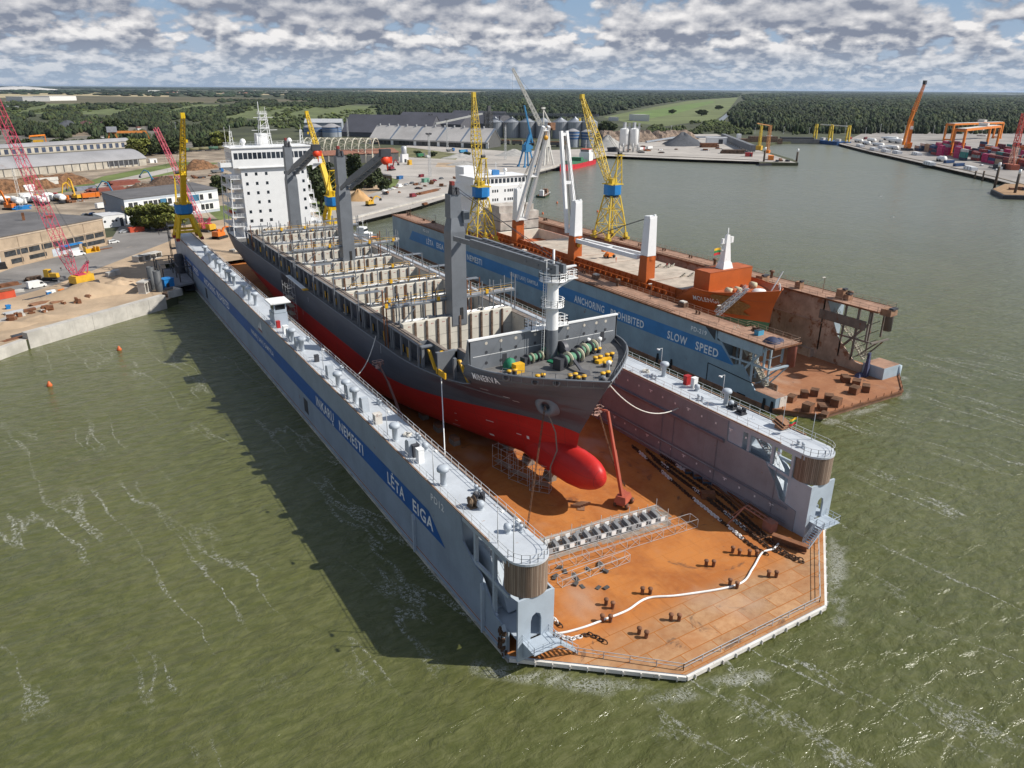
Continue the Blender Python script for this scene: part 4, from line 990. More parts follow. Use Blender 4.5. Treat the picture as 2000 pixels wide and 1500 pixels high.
# flat bottom, transom
bt = [(SX-hw(y, 2.6), y, 2.6) for y in np.linspace(97.5, 256, 40)]; bt2 = [(SX+hw(y, 2.6), y, 2.6) for y in np.linspace(97.5, 256, 40)]
mb.sm = False
mb.add(bt+bt2, [(i, 40+i, 41+i, i+1) for i in range(39)])
tr = [(SX-hw(287,z_), ye(z_), z_) for z_ in (11,13.1,15,17.3)]; tr2 = [(2*SX-p[0], p[1], p[2]) for p in tr]
mb.add(tr+tr2, [(i, i+1, 5+i, 4+i) for i in range(3)])
# bulb
mb.sm = True; rings = []; nb = 22
prof = [(80.45,.02,7.6),(80.6,.25,7.6),(80.95,.44,7.55),(81.7,.62,7.5),(82.9,.78,7.4),(84.6,.91,7.2),(87.2,.99,7.0),(91,.97,6.7),(97,.93,6.4),(106,.80,6.2),(118,.6,6.0)]
for y, k, zc in prof:
    rings.append([(SX+2.85*k*math.cos(a)*(1+.12*math.sin(a)*-1), y, zc+3.4*k*math.sin(a)) for a in np.linspace(0, 2*PI, nb, endpoint=False)])
mb.add([p for r in rings for p in r], [(i*nb+j, i*nb+(j+1) % nb, (i+1)*nb+(j+1) % nb, (i+1)*nb+j) for i in range(len(rings)-1) for j in range(nb)])
mb.add([(SX,80.43,7.6)]+rings[0], [(0, 1+(j+1) % nb, 1+j) for j in range(nb)])
mb.build('hull', M_HULL, ship)
# rim of the bulwark, main deck, forecastle deck
mb = MB(); Pl = [Vector((SX-hw(y,24.5), y, 24.5)) for y in np.linspace(79.85, 97, 30)]; Pr = [Vector((2*SX-p.x, p.y, p.z)) for p in Pl]
for L_ in (Pl, Pr): mb.tube(L_, .16, 6)
for side in (-1,1): mb.tube([Vector((SX+side*hw(y, topz(y)), y, topz(y))) for y in np.linspace(97, 262, 60)], .12, 5)
mb.build('bulwark_rim', M_SGREY, ship)
mb = MB(); ysn = np.linspace(80.9, 97, 20); L_ = [(SX-hw(y,23.4)+.05, y) for y in ysn]; R_ = [(2*SX-x, y) for x, y in L_][::-1]
mb.prism(L_+R_, 23.1, 23.4, bot=True); mb.build('forecastle_deck', M_SGREY2, ship)
mb = MB()
for side in (-1,1):
    a = [(SX+side*(hw(y,17.3)-.02), y, 17.25) for y in np.linspace(97, 286, 50)]; c = [(SX+side*min(12.3, hw(y,17.3)-.03), y, 17.25) for y in np.linspace(97, 286, 50)]
    mb.add(a+c, [(i, i+1, 51+i, 50+i) for i in range(49)])
mb.box(54, 255, 17.0, 78.6, 286.5, 17.24); fd = [(SX-hw(y,17.2)+.05, y) for y in np.linspace(97.2,120,12)]; mb.prism(fd+[(2*SX-x, y) for x, y in fd[::-1]], 17.0, 17.23)
mb.build('main_deck', M_SGREY2, ship)
# ---- holds: coamings, cream bulkheads with cell guides
LBY = [131.5, 147, 162.5, 178, 193.5, 209, 224.5, 240]
CZ = 21.5; HX0, HX1 = 54.0, 78.6
mb = MB(); mb.box(HX0, 128, 9.5, HX1, 254, 10); mb.box(56.2,117.5,13.2,76.6,128,13.6); mb.build('hold_floor', mat('hold_dark', (.06,.055,.05), .9, var=.3), ship)
for x0, x1, xi in ((HX0-.5,HX0,HX0),(HX1,HX1+.5,HX1)):
    mb = MB(); mb.box(x0, 128, 9.5, x1, 252, CZ); mb.box(x0, 120, 17.2, x1, 128, CZ)
    for ya, yb, q in ((112.6,120,1.7),(105.5,112.6,4.2)): o_ = q if x0 < 60 else -q; mb.mi(0); mb.box(x0+o_, ya, 17.2, x1+o_, yb, CZ); mb.box(min(x0,x0+o_), yb-.3, 17.2, max(x1,x1+o_), yb, CZ); mb.mi(1); mb.box(x0+o_-.1, ya, CZ, x1+o_+.1, yb, CZ+.12)
    mb.mi(1); mb.box(x0-.1, 120, CZ, x1+.1, 252, CZ+.12)
    mb.mi(2); mb.box(xi-.01 if xi == HX1 else xi, 120.2, 17.3, xi if xi == HX1 else xi+.01, 251.8, CZ-.05)
    mb.build('coaming', [M_SGREY, M_CTOP, M_CREAM], ship)
def bulkhead(y0, y1, xa=HX0, xb=HX1, zt=CZ, zb=9.6, n=10):
    mb = MB(); mb.box(xa+.03, y0, zb, xb-.03, y1, zt); mb.mi(1); w = (xb-xa)/n
    for i in range(1, n):
        x = xa+w*i; mb.box(x-.19, y0-.30, zb, x+.19, y0-.003, zt+.12)
    mb.mi(2)
    for zz in (19.2, 16.9, 14.6): mb.box(xa+.1, y0-.03, zz, xb-.1, y0-.004, zz+.05)
    for i in range(n): mb.mi(3).box(xa+w*(i+.42), y0-.025, zt-.75, xa+w*(i+.48), y0-.004, zt-.55); mb.box(xa+w*(i+.54), y0-.025, zt-.75, xa+w*(i+.60), y0-.004, zt-.55)
    mb.mi(0)
    return mb.build('bulkhead', [M_CREAM, M_GUIDE2, mat('seam_grey', (.33,.31,.27), .8), mat('mark_red', (.40,.05,.04), .7)], ship)
bulkhead(128.2, 129.4, zt=22.4)
for y in LBY[1:]: bulkhead(y-2.0, y-1.0)
bulkhead(252, 253.5)
for y in LBY[:-1]: 
    mb = MB(); mb.box(HX0+.02, y+1.0, 9.6, HX1-.02, y+1.5, CZ-.2); mb.build('bulkhead', M_SGREY, ship)
# stepped front end of the first hold
mb = MB(); mb.box(58.2, 103.4, 17.25, 74.4, 105.5, 21.2); mb.box(56.5, 100.5, 21.2, 76.1, 105.8, 21.5)
mb.build('hold_end', [M_SGREY, M_CREAM], ship)
# passage frames along both sides
for side in (-1, 1):
    mb = MB(); X0 = SX+side*13.9; Xc = SX+side*12.85
    y = 118.0; k = 0
    while y < 252:
        mb.mi(0); mb.box(X0-.16, y-.22, 17.3, X0+.16, y+.22, CZ-.1); mb.box(min(X0,Xc), y-.1, CZ-.6, max(X0,Xc), y+.1, CZ-.1)
        if k % 4 == 3: mb.box(X0-.14, y+.8, 17.3, X0+.14, y+1.3, CZ-.1)
        if k % 2 == 0: mb.mi(1); mb.box(Xc-.3*side*-1-.05, y+1.0, 17.5, Xc-.3*side*-1+.05, y+2.2, 19.0)
        if k % 3 == 1: mb.mi(1); [mb.rod((X0-side*.4, y+1+j*.55, 17.3), (X0-side*.4, y+1.2+j*.55, 19.3), .08, 4) for j in range(3)]
        y += 3.87; k += 1
    mb.mi(0); mb.box(X0-.15, 117.8, CZ-.1, X0+.15, 252, CZ+.08); mb.mi(4); mb.box(min(X0,Xc)+.16, 118, CZ-.02, max(X0,Xc)-.2, 252, CZ+.02)
    mb.mi(3); mb.box(Xc-.02, 118, 17.3, Xc+.02, 252, CZ-.2)
    mb.build('side_passage', [M_SGREY, M_YEL, M_GUIDE, mat('passage_navy', (.035,.045,.065), .6, var=.3, scale=2), M_CTOP], ship)
# lashing bridges
def lashing(y, tall, i):
    mb = MB(); xa, xb = 51.7, 80.9; n = 11; zt = 28.2 if tall else 25.2; zw = 25.6
    mb.mi(0); mb.box(HX0, y-.8, 21.5, HX1, y+.8, 21.7)
    mb.mi(2); [mb.rod((HX0, y-.5+.33*j, 21.95), (HX1, y-.5+.33*j, 21.95), .12, 5) for j in range(4)]
    for k in range(n+1):
        x = xa+(xb-xa)*k/n; mb.mi(1 if (k*5+i) % 7 == 0 else 0); zb = 21.5 if HX0 <= x <= HX1 else 17.3
        for yy in ((y-.75, y+.75) if tall else (y-.75,)):
            mb.box(x-.1, yy-.1, zb, x+.1, yy+.1, zt+random.uniform(-.9,.6))
        if tall: mb.mi(0); mb.box(x-.07, y-.7, zw-.3, x+.07, y+.7, zw-.1)
    if tall:
        mb.mi(2); mb.box(xa, y-.85, zw-.08, xb, y+.85, zw); mb.mi(0); mb.box(xa, y-.9, zw-.45, xb, y-.8, zw-.1); mb.box(xa, y+.8, zw-.45, xb, y+.9, zw-.1); mb.box(xa, y-.8, zt-1.3, xb, y-.72, zt-1.2)
    else:
        mb.mi(0)
        for xx in (xa, xb-5.2): mb.box(xx, y-.8, zw-1.1, xx+5.2, y+.8, zw-1.0)
    mb.mi(0)
    for xx, s in ((xa+2.6,1),(xb-2.6,-1)): mb.beam((xx+s*.1,y-.8,21.6), (xx+s*3.4,y-.8,zw-1.0), .2)
    mb.mi(3); mb.rail([(xa+1,y-.9,zw),(xb-1,y-.9,zw)] if tall else [(HX0+1.5,y-1.0,22.0),(HX1-1.5,y-1.0,22.0)], 1.0, 2.4, .035, 2)
    for k in range(3 if tall else 1):
        x = xa+(xb-xa)*((k*37+i*23) % 97)/97; mb.mi(3); mb.cb((x,y-.95,zw-.1 if tall else 22), (.6,.35,.8)); mb.mi(4); mb.cb((x+1.6,y,zw if tall else 21.9), (.9,.6,.5))
    mb.mi(4); [mb.cb((HX0+1+((k*29+i*13) % 23), y-.2, 21.8), (1.2,.8,.6)) for k in range(4)]
    return mb.build('lashing_bridge', [M_SGREY, M_GUIDE, M_SILVER, M_YEL, mat('worn_white', (.60,.56,.50), .6, rust=.25)], ship)
for i, y in enumerate(LBY): lashing(y, i in (0, 4, 6), i)
# ---- deck cranes
def deck_crane(y, zb, zs, zt, jr, jt, zj, hook=True):
    cr = bpy.data.objects.new('deck_crane', None); COL.objects.link(cr); cr.parent = ship; cr.location = Vector((SX,y,zb))-org_of(ship); ORG[cr.name] = Vector((SX,y,zb))
    mb = MB(); mb.cb((SX,y,zb), (3.3,3.1,zs-zb), 0, .97); mb.cb((SX,y,zs), (3.2,3.0,2.6), 0, .72)
    mb.mi(1); mb.box(SX+.1,y-1.62,zb+1.2,SX+.75,y-1.54,zb+3.6)
    mb.build('column', [M_SGREY, mat('hatch_dark', (.03,.03,.03), .8)], cr)
    mb = MB(); mb.cb((SX-.15,y+.1,zs+2.6), (2.4,2.3,zt-zs-2.6), 0, .95); mb.build('tower', M_SGREY, cr)
    mb = MB(); mb.cb((SX-.5,y-.2,zt), (.8,2.0,1.8), 0, .6); mb.cb((SX+.4,y-.5,zt), (.6,1.5,1.2), 0, .7); mb.mi(1); mb.cb((SX-.5,y-.3,zt+1.7), (.6,1.1,.7)); mb.build('head_sheave', [M_DARKST, mat('sheave_red', (.25,.04,.03), .6)], cr)
    mb = MB(); mb.cb((SX+1.8,y-1.0,zs+1.6), (1.3,1.5,2.3)); mb.mi(1); mb.box(SX+1.25,y-1.78,zs+2.3,SX+2.35,y-1.75,zs+3.6); mb.box(SX+2.45,y-1.6,zs+2.3,SX+2.48,y-.4,zs+3.6); mb.build('cab', [M_SGREY, M_GLASS], cr)
    jr = Vector(jr); jt = Vector(jt); d = (jt-jr).normalized(); u = d.cross(Vector((0,0,1))).normalized(); up = u.cross(d); L = (jt-jr).length
    mb = MB()
    for s in (-1,1):
        o = u*s*1.3
        mb.beam(jr+o, jr+o+d*L*.22+up*.15, .5, .9); mb.beam(jr+o+d*L*.2+up*.15, jt+o*.55, .55, 1.45)
    for k in range(9): q = jr+d*L*(.12+.84*k/8); mb.beam(q-u*1.25, q+u*1.25, .3, .3)
    mb.mi(1)
    for k in range(14): q = jr+d*L*(.22+.75*k/13)+up*.74; mb.beam(q-u*1.0, q+u*1.0, .4, .06)
    mb.build('jib', [M_SGREY, M_DARKST], cr)
    mb = MB()
    for s in (-.5,.5): mb.rod(jt-d*.6+u*s+up*1.2, Vector((SX-.3+s,y-.5,zt+1.4)), .05, 4)
    mb.build('hoist_cable', M_DARKST, cr)
    if not hook: return cr
    mb = MB(); mb.lathe([(0,-.55),(.9,-.55),(1.05,0),(.9,.55),(0,.55)], tuple(jt+Vector((0,0,-1.2))), 14, 'y'); mb.cb(tuple(jt+Vector((.9,0,-1.9))), (1.1,1.0,1.4)); mb.rod(jt+Vector((.4,0,-1.8)), jt+Vector((.4,0,-3.6)), .25, 6, .08)
    mb.mi(1); mb.cb(tuple(jt+Vector((0,0,-.4))), (2.4,1.2,1.6)); mb.build('hook_block', [mat('hook_red', (.75,.06,.015), .5), M_DARKST], cr)
    return cr
deck_crane(129.6, 20.5, 39.2, 46.2, (SX,127.4,38.2), AX(1096,527,SX+.3), 38, False)
deck_crane(193.4, 20.5, 39.0, 48.6, (SX,191,40.6), AX(752,302,SX), 40)
deck_crane(241.6, 20.5, 38.0, 48.0, (SX,239.5,40.0), AX(617,291,SX), 40)
# ---- accommodation house
hs = bpy.data.objects.new('superstructure', None); COL.objects.link(hs); hs.parent = ship; hs.location = Vector((SX,262,17.2))-org_of(ship); ORG[hs.name] = Vector((SX,262,17.2))
YF = 262.0; M_HW = mat('house_white', (.80,.80,.79), .4, var=.03, scale=.5, rust=.02)
mb = MB(); mb.box(55.8, YF, 17.2, 77.6, 277, 40.2); mb.box(53.4, YF-.6, 40.2, 79.9, 272, 46.3); mb.box(52.9, YF-1.0, 46.3, 80.4, 272.6, 46.6)
mb.box(54.5, YF+.5, 17.2, 79.5, 276, 21.0); mb.box(55.0, YF-.9, 40.0, 78.4, YF, 40.3)
mb.build('house_wall', M_HW, hs)
for x0, x1 in ((51.3,55.8),(77.6,81.6)):
    mb = MB()
    for k in range(6):
        z_ = 21.0+k*3.1; xa = x0+(.5*k if x0 < 60 else 0)*.4; xb = x1-(.55*k if x0 > 60 else 0); y0 = YF+.4 if x0 < 60 else YF+.2+k*.5
        mb.box(xa, y0, z_, xb, 278, z_+.22)
        out = xa+.06 if x0 < 60 else xb-.06; mb.rail([(xa+.1,y0+.06,z_+.2),(xb-.1,y0+.06,z_+.2)], 1.1, 1.2, .045, 3); mb.rail([(out,y0+.06,z_+.2),(out,277.9,z_+.2)], 1.1, 1.8, .045, 3)
        for yy in (y0+.2, 270, 277.6): mb.box(out-.12, yy-.12, z_-2.9, out+.12, yy+.12, z_)
        if k % 2 == 0: mb.beam((x0+1.2,YF+3,z_+.2),(x0+1.2,YF+7,z_+3.1), .8, .12)
    mb.build('balcony', M_HW, hs)
for xa, xb in ((49.6,53.4),(79.9,83.2)):
    mb = MB(); mb.box(xa, YF-.3, 40.6, xb, YF+3.6, 40.85); mb.box(xa, YF-.3, 40.85, xb, YF-.18, 42.0); mb.box(xa if xa < 60 else xb-.12, YF-.18, 40.85, xa+.12 if xa < 60 else xb, YF+3.6, 42.0)
    mb.plate([(xa,40.6),(xb,40.6),(xb if xa < 60 else xa,38.6)], YF+.4, YF+.7, 'y')
    mb.rail([(xa+.1,YF-.2,42),(xb-.1,YF-.2,42),(xb-.1,YF+3.5,42)], .7, 1.0, .05, 1)
    mb.build('bridge_wing', M_HW, hs)
mb = MB(); x = 54.0
for k in range(17):
    mb.box(54.0+k*1.52, YF-.63, 42.9, 54.0+k*1.52+1.25, YF-.605, 44.9)
mb.box(53.37, YF, 42.9, 53.395, 270, 44.9); mb.build('bridge_window', M_GLASS, hs)
for r in range(6):
    for c_, x in enumerate((57.4,60.6,63.9,70.2,73.2,76.2)):
        if (r*7+c_*5) % 11 == 3: continue
        z_ = 22.3+r*3.05; mb = MB(); sz = .42 if r else .5; mb.box(x-sz, YF-.03, z_, x+sz, YF-.004, z_+1.0); mb.build('window', M_GLASS, hs)
mb = MB(); mb.box(51.9, YF+.1, 17.3, 55.6, 276, 17.5); mb.box(55.4, YF-.02, 17.3, 55.7, YF+.2, 21)
mb.build('side_deck', M_HW, hs)
mb = MB(); mb.lathe([(0,0),(.9,.2),(1.0,3.0),(.9,5.6),(0,6.0)], (53.2,270,24.4), 10, 'y'); mb.build('lifeboat', mat('lifeboat_orange', (.62,.10,.03), .5), hs)
mb = MB(); mb.box(57, 278, 17.2, 76, 284, 22); mb.box(62, 272, 40.2, 72, 279, 44.5); mb.cb((67,276.5,44.5), (4,4,5.5), 0, .9); mb.build('funnel', M_HW, hs)
# masts and domes on the wheelhouse
mb = MB()
for x, y in ((64.6,267),(68.2,267),(64.6,270.4),(68.2,270.4)): mb.rod((x,y,46.6), (SX+(x-SX)*.55,268.7+(y-268.7)*.55,56.5), .14, 5)
for z_, s in ((49.5,1.9),(52.0,1.7),(54.6,1.5),(56.5,1.4)):
    mb.box(SX-s, 268.7-s, z_, SX+s, 268.7+s, z_+.15); mb.rail([(SX-s,268.7-s,z_),(SX+s,268.7-s,z_),(SX+s,268.7+s,z_),(SX-s,268.7+s,z_)], .9, 1.2, .04, 2, True)
for z_, w in ((51.5,4.2),(55.5,3.2)): mb.rod((SX-w,267.6,z_), (SX+w,267.6,z_), .09, 4)
for k in range(5): mb.rod((SX-1.6,267,46.6+2*k),(SX+1.4,267,48.6+2*k), .07, 4)
mb.rod((SX-1.2,268,56.5), (SX-1.2,268,60.4), .12, 5); mb.rod((SX+.9,268,56.5), (SX+.9,268,58.8), .08, 5); mb.build('radar_mast', M_HW, hs)
mb = MB()
for x in (55.2, 78.6):
    for dx, dy in ((-.6,0),(.6,0),(0,1)): mb.rod((x+dx,268+dy,46.6),(x+dx*.5,268+dy*.5,51.4), .09, 4)
    for k in range(4): mb.rod((x-.5,268,47.2+k*1.1),(x+.5,268,47.8+k*1.1), .06, 4)
    mb.rod((x,268,51), (x,268,53.2), .05, 4)
mb.rod((53.8,270,46.6),(53.8,270,52.6), .05, 4)
mb.lathe([(.5,0),(.5,.8),(.95,1.2),(.95,1.7),(.6,2.3),(0,2.5)], (58.4,266,46.6), 12); mb.lathe([(.5,0),(.5,.8),(.8,1.2),(.8,1.7),(.5,2.2),(0,2.4)], (73.8,266,46.6), 12)
mb.rail([(53.2,YF-.8,46.6),(80.2,YF-.8,46.6),(80.2,272,46.6),(53.2,272,46.6)], 1.0, 1.8, .04, 2, True); mb.build('aerial', M_HW, hs)
# ---- breakwater, foremast and forecastle gear
YB = 96.9; mb = MB(); xl, xr = SX-14.6, SX+14.6
mb.plate([(xl,23.3),(xl-.15,28.35),(xl+1.2,28.35),(xr-1.2,28.35),(xr+.15,28.35),(xr,23.3)], YB, YB+.3, 'y')
for side in (-1,1):
    x = SX+side*14.6; mb.plate([(YB,28.35),(YB+.5,28.35),(YB+1.0,26.2),(YB+2.4,24.0),(YB,24.0)], x-.15, x+.15)
for i in range(9): mb.plate([(YB+.3,23.3),(YB+.3,28.0),(YB+2.2,23.3)], xl+1.5+i*3.27, xl+1.62+i*3.27)
mb.mi(1); mb.box(xl-.2, YB-.12, 28.35, xr+.2, YB+.42, 28.6); mb.box(xl+.6, YB-.025, 25.6, xr-.6, YB-.004, 25.68)
mb.build('breakwater', [M_SGREY, M_WHITE], ship)
k = 0
for x in (-11.6,-8.9,-6.1,-2.4,4.2,7.6,10.2,12.2):
    for z_ in (24.3,26.1,27.6):
        k += 1; mb = MB(); mb.lathe([(0,0),(.27,0)], (SX+x,YB-.03,z_), 12, 'y'); mb.build('breakwater_port', M_DARKST if k % 3 else mat('port_pale', (.55,.5,.42), .6), ship)
for q in ((-8.6,23.5,25.3),(11.2,23.9,25.8)): mb = MB(); mb.box(SX+q[0],YB-.04,q[1],SX+q[0]+.8,YB-.01,q[2]); mb.build('breakwater_door', M_DARKST, ship)
mb = MB(); mb.lathe([(1.1,0),(1.02,5.1)], (SX,95.6,23.4), 20); mb.mi(1); mb.lathe([(1.04,5.1),(.98,9.4),(.85,13.9)], (SX,95.6,23.4), 20)
for z_, s in ((32.3,1.9),(36.6,2.3)):
    mb.lathe([(0,0),(s,0),(s,.2),(0,.2)], (SX,95.6,z_), 14); mb.rail([(SX+s*math.cos(a),95.6+s*math.sin(a),z_+.2) for a in np.linspace(0, 6.28, 12)], 1.15, .9, .05, 3)
mb.box(SX,94.6,36.6,SX+4.2,96.6,36.8); mb.rail([(SX,94.7,36.8),(SX+4.1,94.7,36.8),(SX+4.1,96.5,36.8),(SX,96.5,36.8)], 1.2, .9, .05, 3); mb.beam((SX+.5,95.6,35.3),(SX+4,95.6,36.6), .5, .4)
mb.box(SX-1,95.4,38.4,SX+4.4,95.9,38.6); mb.rod((SX,95.6,37), (SX,95.6,41.5), .18, 6); mb.rod((SX-1.3,95.6,37), (SX-1.3,95.6,40), .08, 5); mb.rod((SX-1.8,95.6,40),(SX-.8,95.6,40), .06, 4)
for s in (-.35,.35): mb.rod((SX-1.75,95.6+s,24.5),(SX-1.55,95.6+s,37.5), .05, 4)
for i in range(30): mb.rod((SX-1.72,95.25,25+i*.42),(SX-1.72,95.95,25+i*.42), .03, 3)
for s in (-1,1): mb.rail([(SX+s*1.3,96.2,28.6),(SX+s*3.6,96.2,28.6),(SX+s*3.6,98.2,28.6),(SX+s*1.3,98.2,28.6)], 1.5, .8, .05, 3)
mb.box(SX-3.7,96.0,28.45,SX+3.7,98.3,28.58)
mb.build('foremast', [M_SGREY, M_WHITE], ship)
# stays from the breakwater
mb = MB()
for x in (-9,-4.5,4.5,7.5,10.5): mb.rod((SX+x,YB-.05,28.0),(SX+x-2.6*(1 if x < 0 else -1),92.5,23.5), .03, 3)
mb.build('stay_wire', M_DARKST, ship)
M_GREENR = mat('rope_green', (.10,.24,.15), .8, var=.3, scale=2); M_GREENT = mat('tarp_green', (.02,.20,.10), .6, var=.25, scale=1.5)
def mooring_winch(x, y, rz, s=1.0):
    mb = MB(); ca, sa = math.cos(rz), math.sin(rz); ax = Vector((ca,sa,0)); c = Vector((x,y,23.4+1.15*s))
    for a, bb, r, mi in ((-2.4,-2.2,1.15,0),(-2.2,-1.0,.72,1),(-1.0,-.85,1.15,2),(-.85,.5,.80,1),(.5,.65,1.15,0),(.65,1.7,.7,1),(1.7,1.85,1.1,2)):
        mb.mi(mi).rod(c+ax*a*s, c+ax*bb*s, r*s, 16)
    mb.mi(0); mb.rod(c+ax*1.85*s, c+ax*2.9*s, .35*s, 8); mb.cb((x-ax.x*2.9*s,y-ax.y*2.9*s,23.4), (1.2*s,1.5*s,1.8*s), rz); mb.cb((x,y,23.4), (4.8*s,1.1*s,.35), rz)
    return mb.build('mooring_winch', [M_DARKST, M_GREENR, mat('rope_cream', (.55,.52,.36), .8)], ship)
def FD(px, py): return G(px, py, 23.4)
for (px, py), rz, s in (((1116,712),.25,1.05),((1146,693),.3,1.0),((1038,704),.15,.75),((1075,690),.1,.6)):
    p = FD(px, py); mooring_winch(p.x, min(p.y, 95.4), rz, s)
mb = MB(); p = FD(1098,700); mb.lathe([(1.5,-.35),(1.5,.35)], (p.x,p.y,25.0), 18, 'x'); mb.lathe([(0,-.35),(1.5,-.35)], (p.x,p.y,25.0), 18, 'x'); mb.lathe([(0,.35),(1.5,.35)], (p.x,p.y,25.0), 18, 'x'); p2 = FD(1140,733); mb.beam((p.x,p.y,25.8), (p2.x,p2.y,23.7), .5, .3); mb.cb((p2.x,p2.y,23.4), (1.8,1.5,.7), .4, .8)
mb.build('windlass', mat('windlass_grey', (.09,.09,.10), .5), ship)
mb = MB(); p = FD(996, 719); mb.lathe([(1.25,0),(1.15,.7),(.7,1.5),(0,1.8)], p, 9); p = FD(1012,722); mb.build('tarpaulin', M_GREENT, ship)
mb = MB(); p = FD(1012,727); mb.cb(p, (1.7,1.2,1.5), .1); mb.build('store_box', M_YEL, ship)
mb = MB(); p = FD(1088,705); mb.cb(p, (3.2,1.6,.25), .2); mb.build('green_hatch', M_GREENT, ship)
for px, py in ((1000,733),(1055,742),(1118,741),(1135,745),(1182,737),(1167,706),(1190,700),(1186,716),(1165,690)):
    p = FD(px, py); mb = MB()
    for s in (-.5,.5): mb.lathe([(.34,0),(.34,.75)], (p.x+s,p.y,23.4), 10); mb.mi(1); mb.lathe([(.42,.75),(.42,.95),(0,.97)], (p.x+s,p.y,23.4), 10); mb.mi(0)
    mb.build('bitts', [M_DARKST, M_YEL], ship)
mb = MB(); p = FD(1178,706); mb.cb(p, (3.2,.9,.5), .2); mb.build('yellow_roller', M_YEL, ship)
for px, py in ((1188,728),(1087,690),(1170,680),(1148,682),(1097,697),(1062,700)):
    p = FD(px, py); mb = MB(); mb.lathe([(.22,0),(.22,1.3),(.42,1.5),(.42,1.9),(0,2.1)], p, 10); mb.build('vent_post', M_WHITE if px > 1080 else M_GREENT, ship)
mb = MB()
for y in np.linspace(81.4, 91, 9):
    for s in (-1, 1): mb.rod((SX+s*(hw(y,24.5)-.25),y,23.4),(SX+s*(hw(y,24.5)-.25),y,25.4), .05, 4)
mb.tube([Vector((SX-hw(y,24.5)+.25,y,25.4)) for y in np.linspace(81.4,91,12)], .04, 4); mb.tube([Vector((SX+hw(y,24.5)-.25,y,25.4)) for y in np.linspace(81.4,91,12)], .04, 4)
mb.build('bow_railing', M_SGREY, ship)
# fairleads in the bulwark and ladders of passage near the port shoulder
for px, py in ((1045,746),(1087,748),(1177,741),(989,737)):
    q = None
    for side in (-1,):
        d = ray(px, py)
        for i in range(600, 2600):
            t_ = i/2600*.1; x, y, z_ = d[0]*t_, d[1]*t_, CAMH+d[2]*t_
            if 19 < z_ < 24.5 and y > ys(z_) and abs(x-SX) <= hw(y, z_): q = Vector((x,y,z_)); break
    if q:
        e = .05; s_ = -1 if q.x < SX else 1; nrm = Vector((s_, -(hw(q.y+e,q.z)-hw(q.y-e,q.z))/(2*e), 0)).normalized()
        mb = MB(); mb.rod(q-nrm*.1, q+nrm*.14, .62, 14); mb.mi(1).rod(q, q+nrm*.16, .38, 12); mb.build('fairlead', [M_SGREY, M_DARKST], ship)
# port anchor pocket and chains
def pocket(q, tag_=None):
    e = .05; s_ = -1 if q.x < SX else 1; nrm = Vector((s_, -(hw(q.y+e,q.z)-hw(q.y-e,q.z))/(2*e), -.15)).normalized()
    mb = MB(); c = q-nrm*1.2; n = 24; u = nrm.cross(Vector((0,0,1))).normalized(); v = u.cross(nrm); rings = []
    for off, r, up in ((0,2.7,.7),(1.0,2.3,.45),(1.75,1.75,0.05),(1.95,1.55,0),(1.95,.85,0),(1.3,.75,0)):
        rings.append([c+nrm*off+(u*math.cos(a)+v*(math.sin(a)*(1.0 if math.sin(a) < 0 else 1+up)))*r for a in np.linspace(0, 2*PI, n, endpoint=False)])
    mb.sm = True; mb.add([p for r in rings for p in r], [(i*n+j, i*n+(j+1) % n, (i+1)*n+(j+1) % n, (i+1)*n+j) for i in range(5) for j in range(n)])
    mb.mi(1); mb.sm = False; mb.add([c+nrm*1.35]+rings[5], [(0, 1+j, 1+(j+1) % n) for j in range(n)])
    mb.build('anchor_pocket', [mat('pocket_grey', (.17,.195,.225), .5), M_DARKST], ship); return c+nrm*1.9
aq = hull_hit(1068, 790); ap = pocket(aq)
pocket(Vector((2*SX-aq.x, aq.y, aq.z)))
def chain3(pts, name, lab, m, w=.30, step=.42, par=None):
    mb = MB(); P = [Vector(p) for p in pts]; i = 0
    for a, c in zip(P[:-1], P[1:]):
        n = max(1, int((c-a).length/step)); d = (c-a).normalized(); u = d.cross(Vector((0,1,.2))).normalized(); v = u.cross(d)
        for k in range(n):
            q = a.lerp(c, (k+.5)/n); uu = u if i % 2 else v; i += 1
            mb.beam(q-d*step*.62-uu*w*.3, q+d*step*.62-uu*w*.3, .09); mb.beam(q-d*step*.62+uu*w*.3, q+d*step*.62+uu*w*.3, .09); mb.beam(q-uu*w*.3-d*step*.6, q+uu*w*.3-d*step*.6, .09)
    return mb.build(name, m, par, label=None if par else lab, cat=None if par else 'chain')
M_CH2 = mat('chain_brown', (.16,.085,.05), .9, var=.3, scale=2)
chain3([ap, G(1030,1030,FZ)], 'anchor_chain', '', M_CH2, .4, .5, ship)
e1 = AY(1085,845,ap.y-.5); e2 = AY(1088,880,ap.y-.3); e3 = AY(1075,912,ap.y); e4 = AY(1076,945,ap.y+.4); chain3([ap, AY(1078,826,ap.y-.5), e1, e2, e3, e4], 'anchor_chain', '', mat('chain_grey', (.25,.22,.19), .8), .22, .32, ship)
sp = Vector((2*SX-ap.x, ap.y, ap.z)); chain3([sp, AY(1197,900,ap.y+1.0), AY(1205,925,ap.y+.5), G(1222,950,FZ)], 'anchor_chain', '', M_CH2, .34, .45, ship)
# name on the port bow: laid along the flare
q0 = hull_hit(929, 748); q1 = hull_hit(983, 757)
def on_hull(q): return hsurf(q, -1, .28)
h_ = (q0-q1).length; q0 = hull_hit(929,741); q1 = hull_hit(983,752); qa = Vector((0,q0.y,22.5)); qb = Vector((0,q1.y,22.5))
text('MINERVA', qa, qb, 1.1, (0,0,1), M_LETTER, ship, 'ship_name', bold=.02, surf=on_hull)
text('MINERVA', Vector((0,q1.y,22.5)), Vector((0,q0.y,22.5)), 1.1, (0,0,1), M_LETTER, ship, 'ship_name', bold=.02, surf=lambda q: hsurf(q, 1, .28))
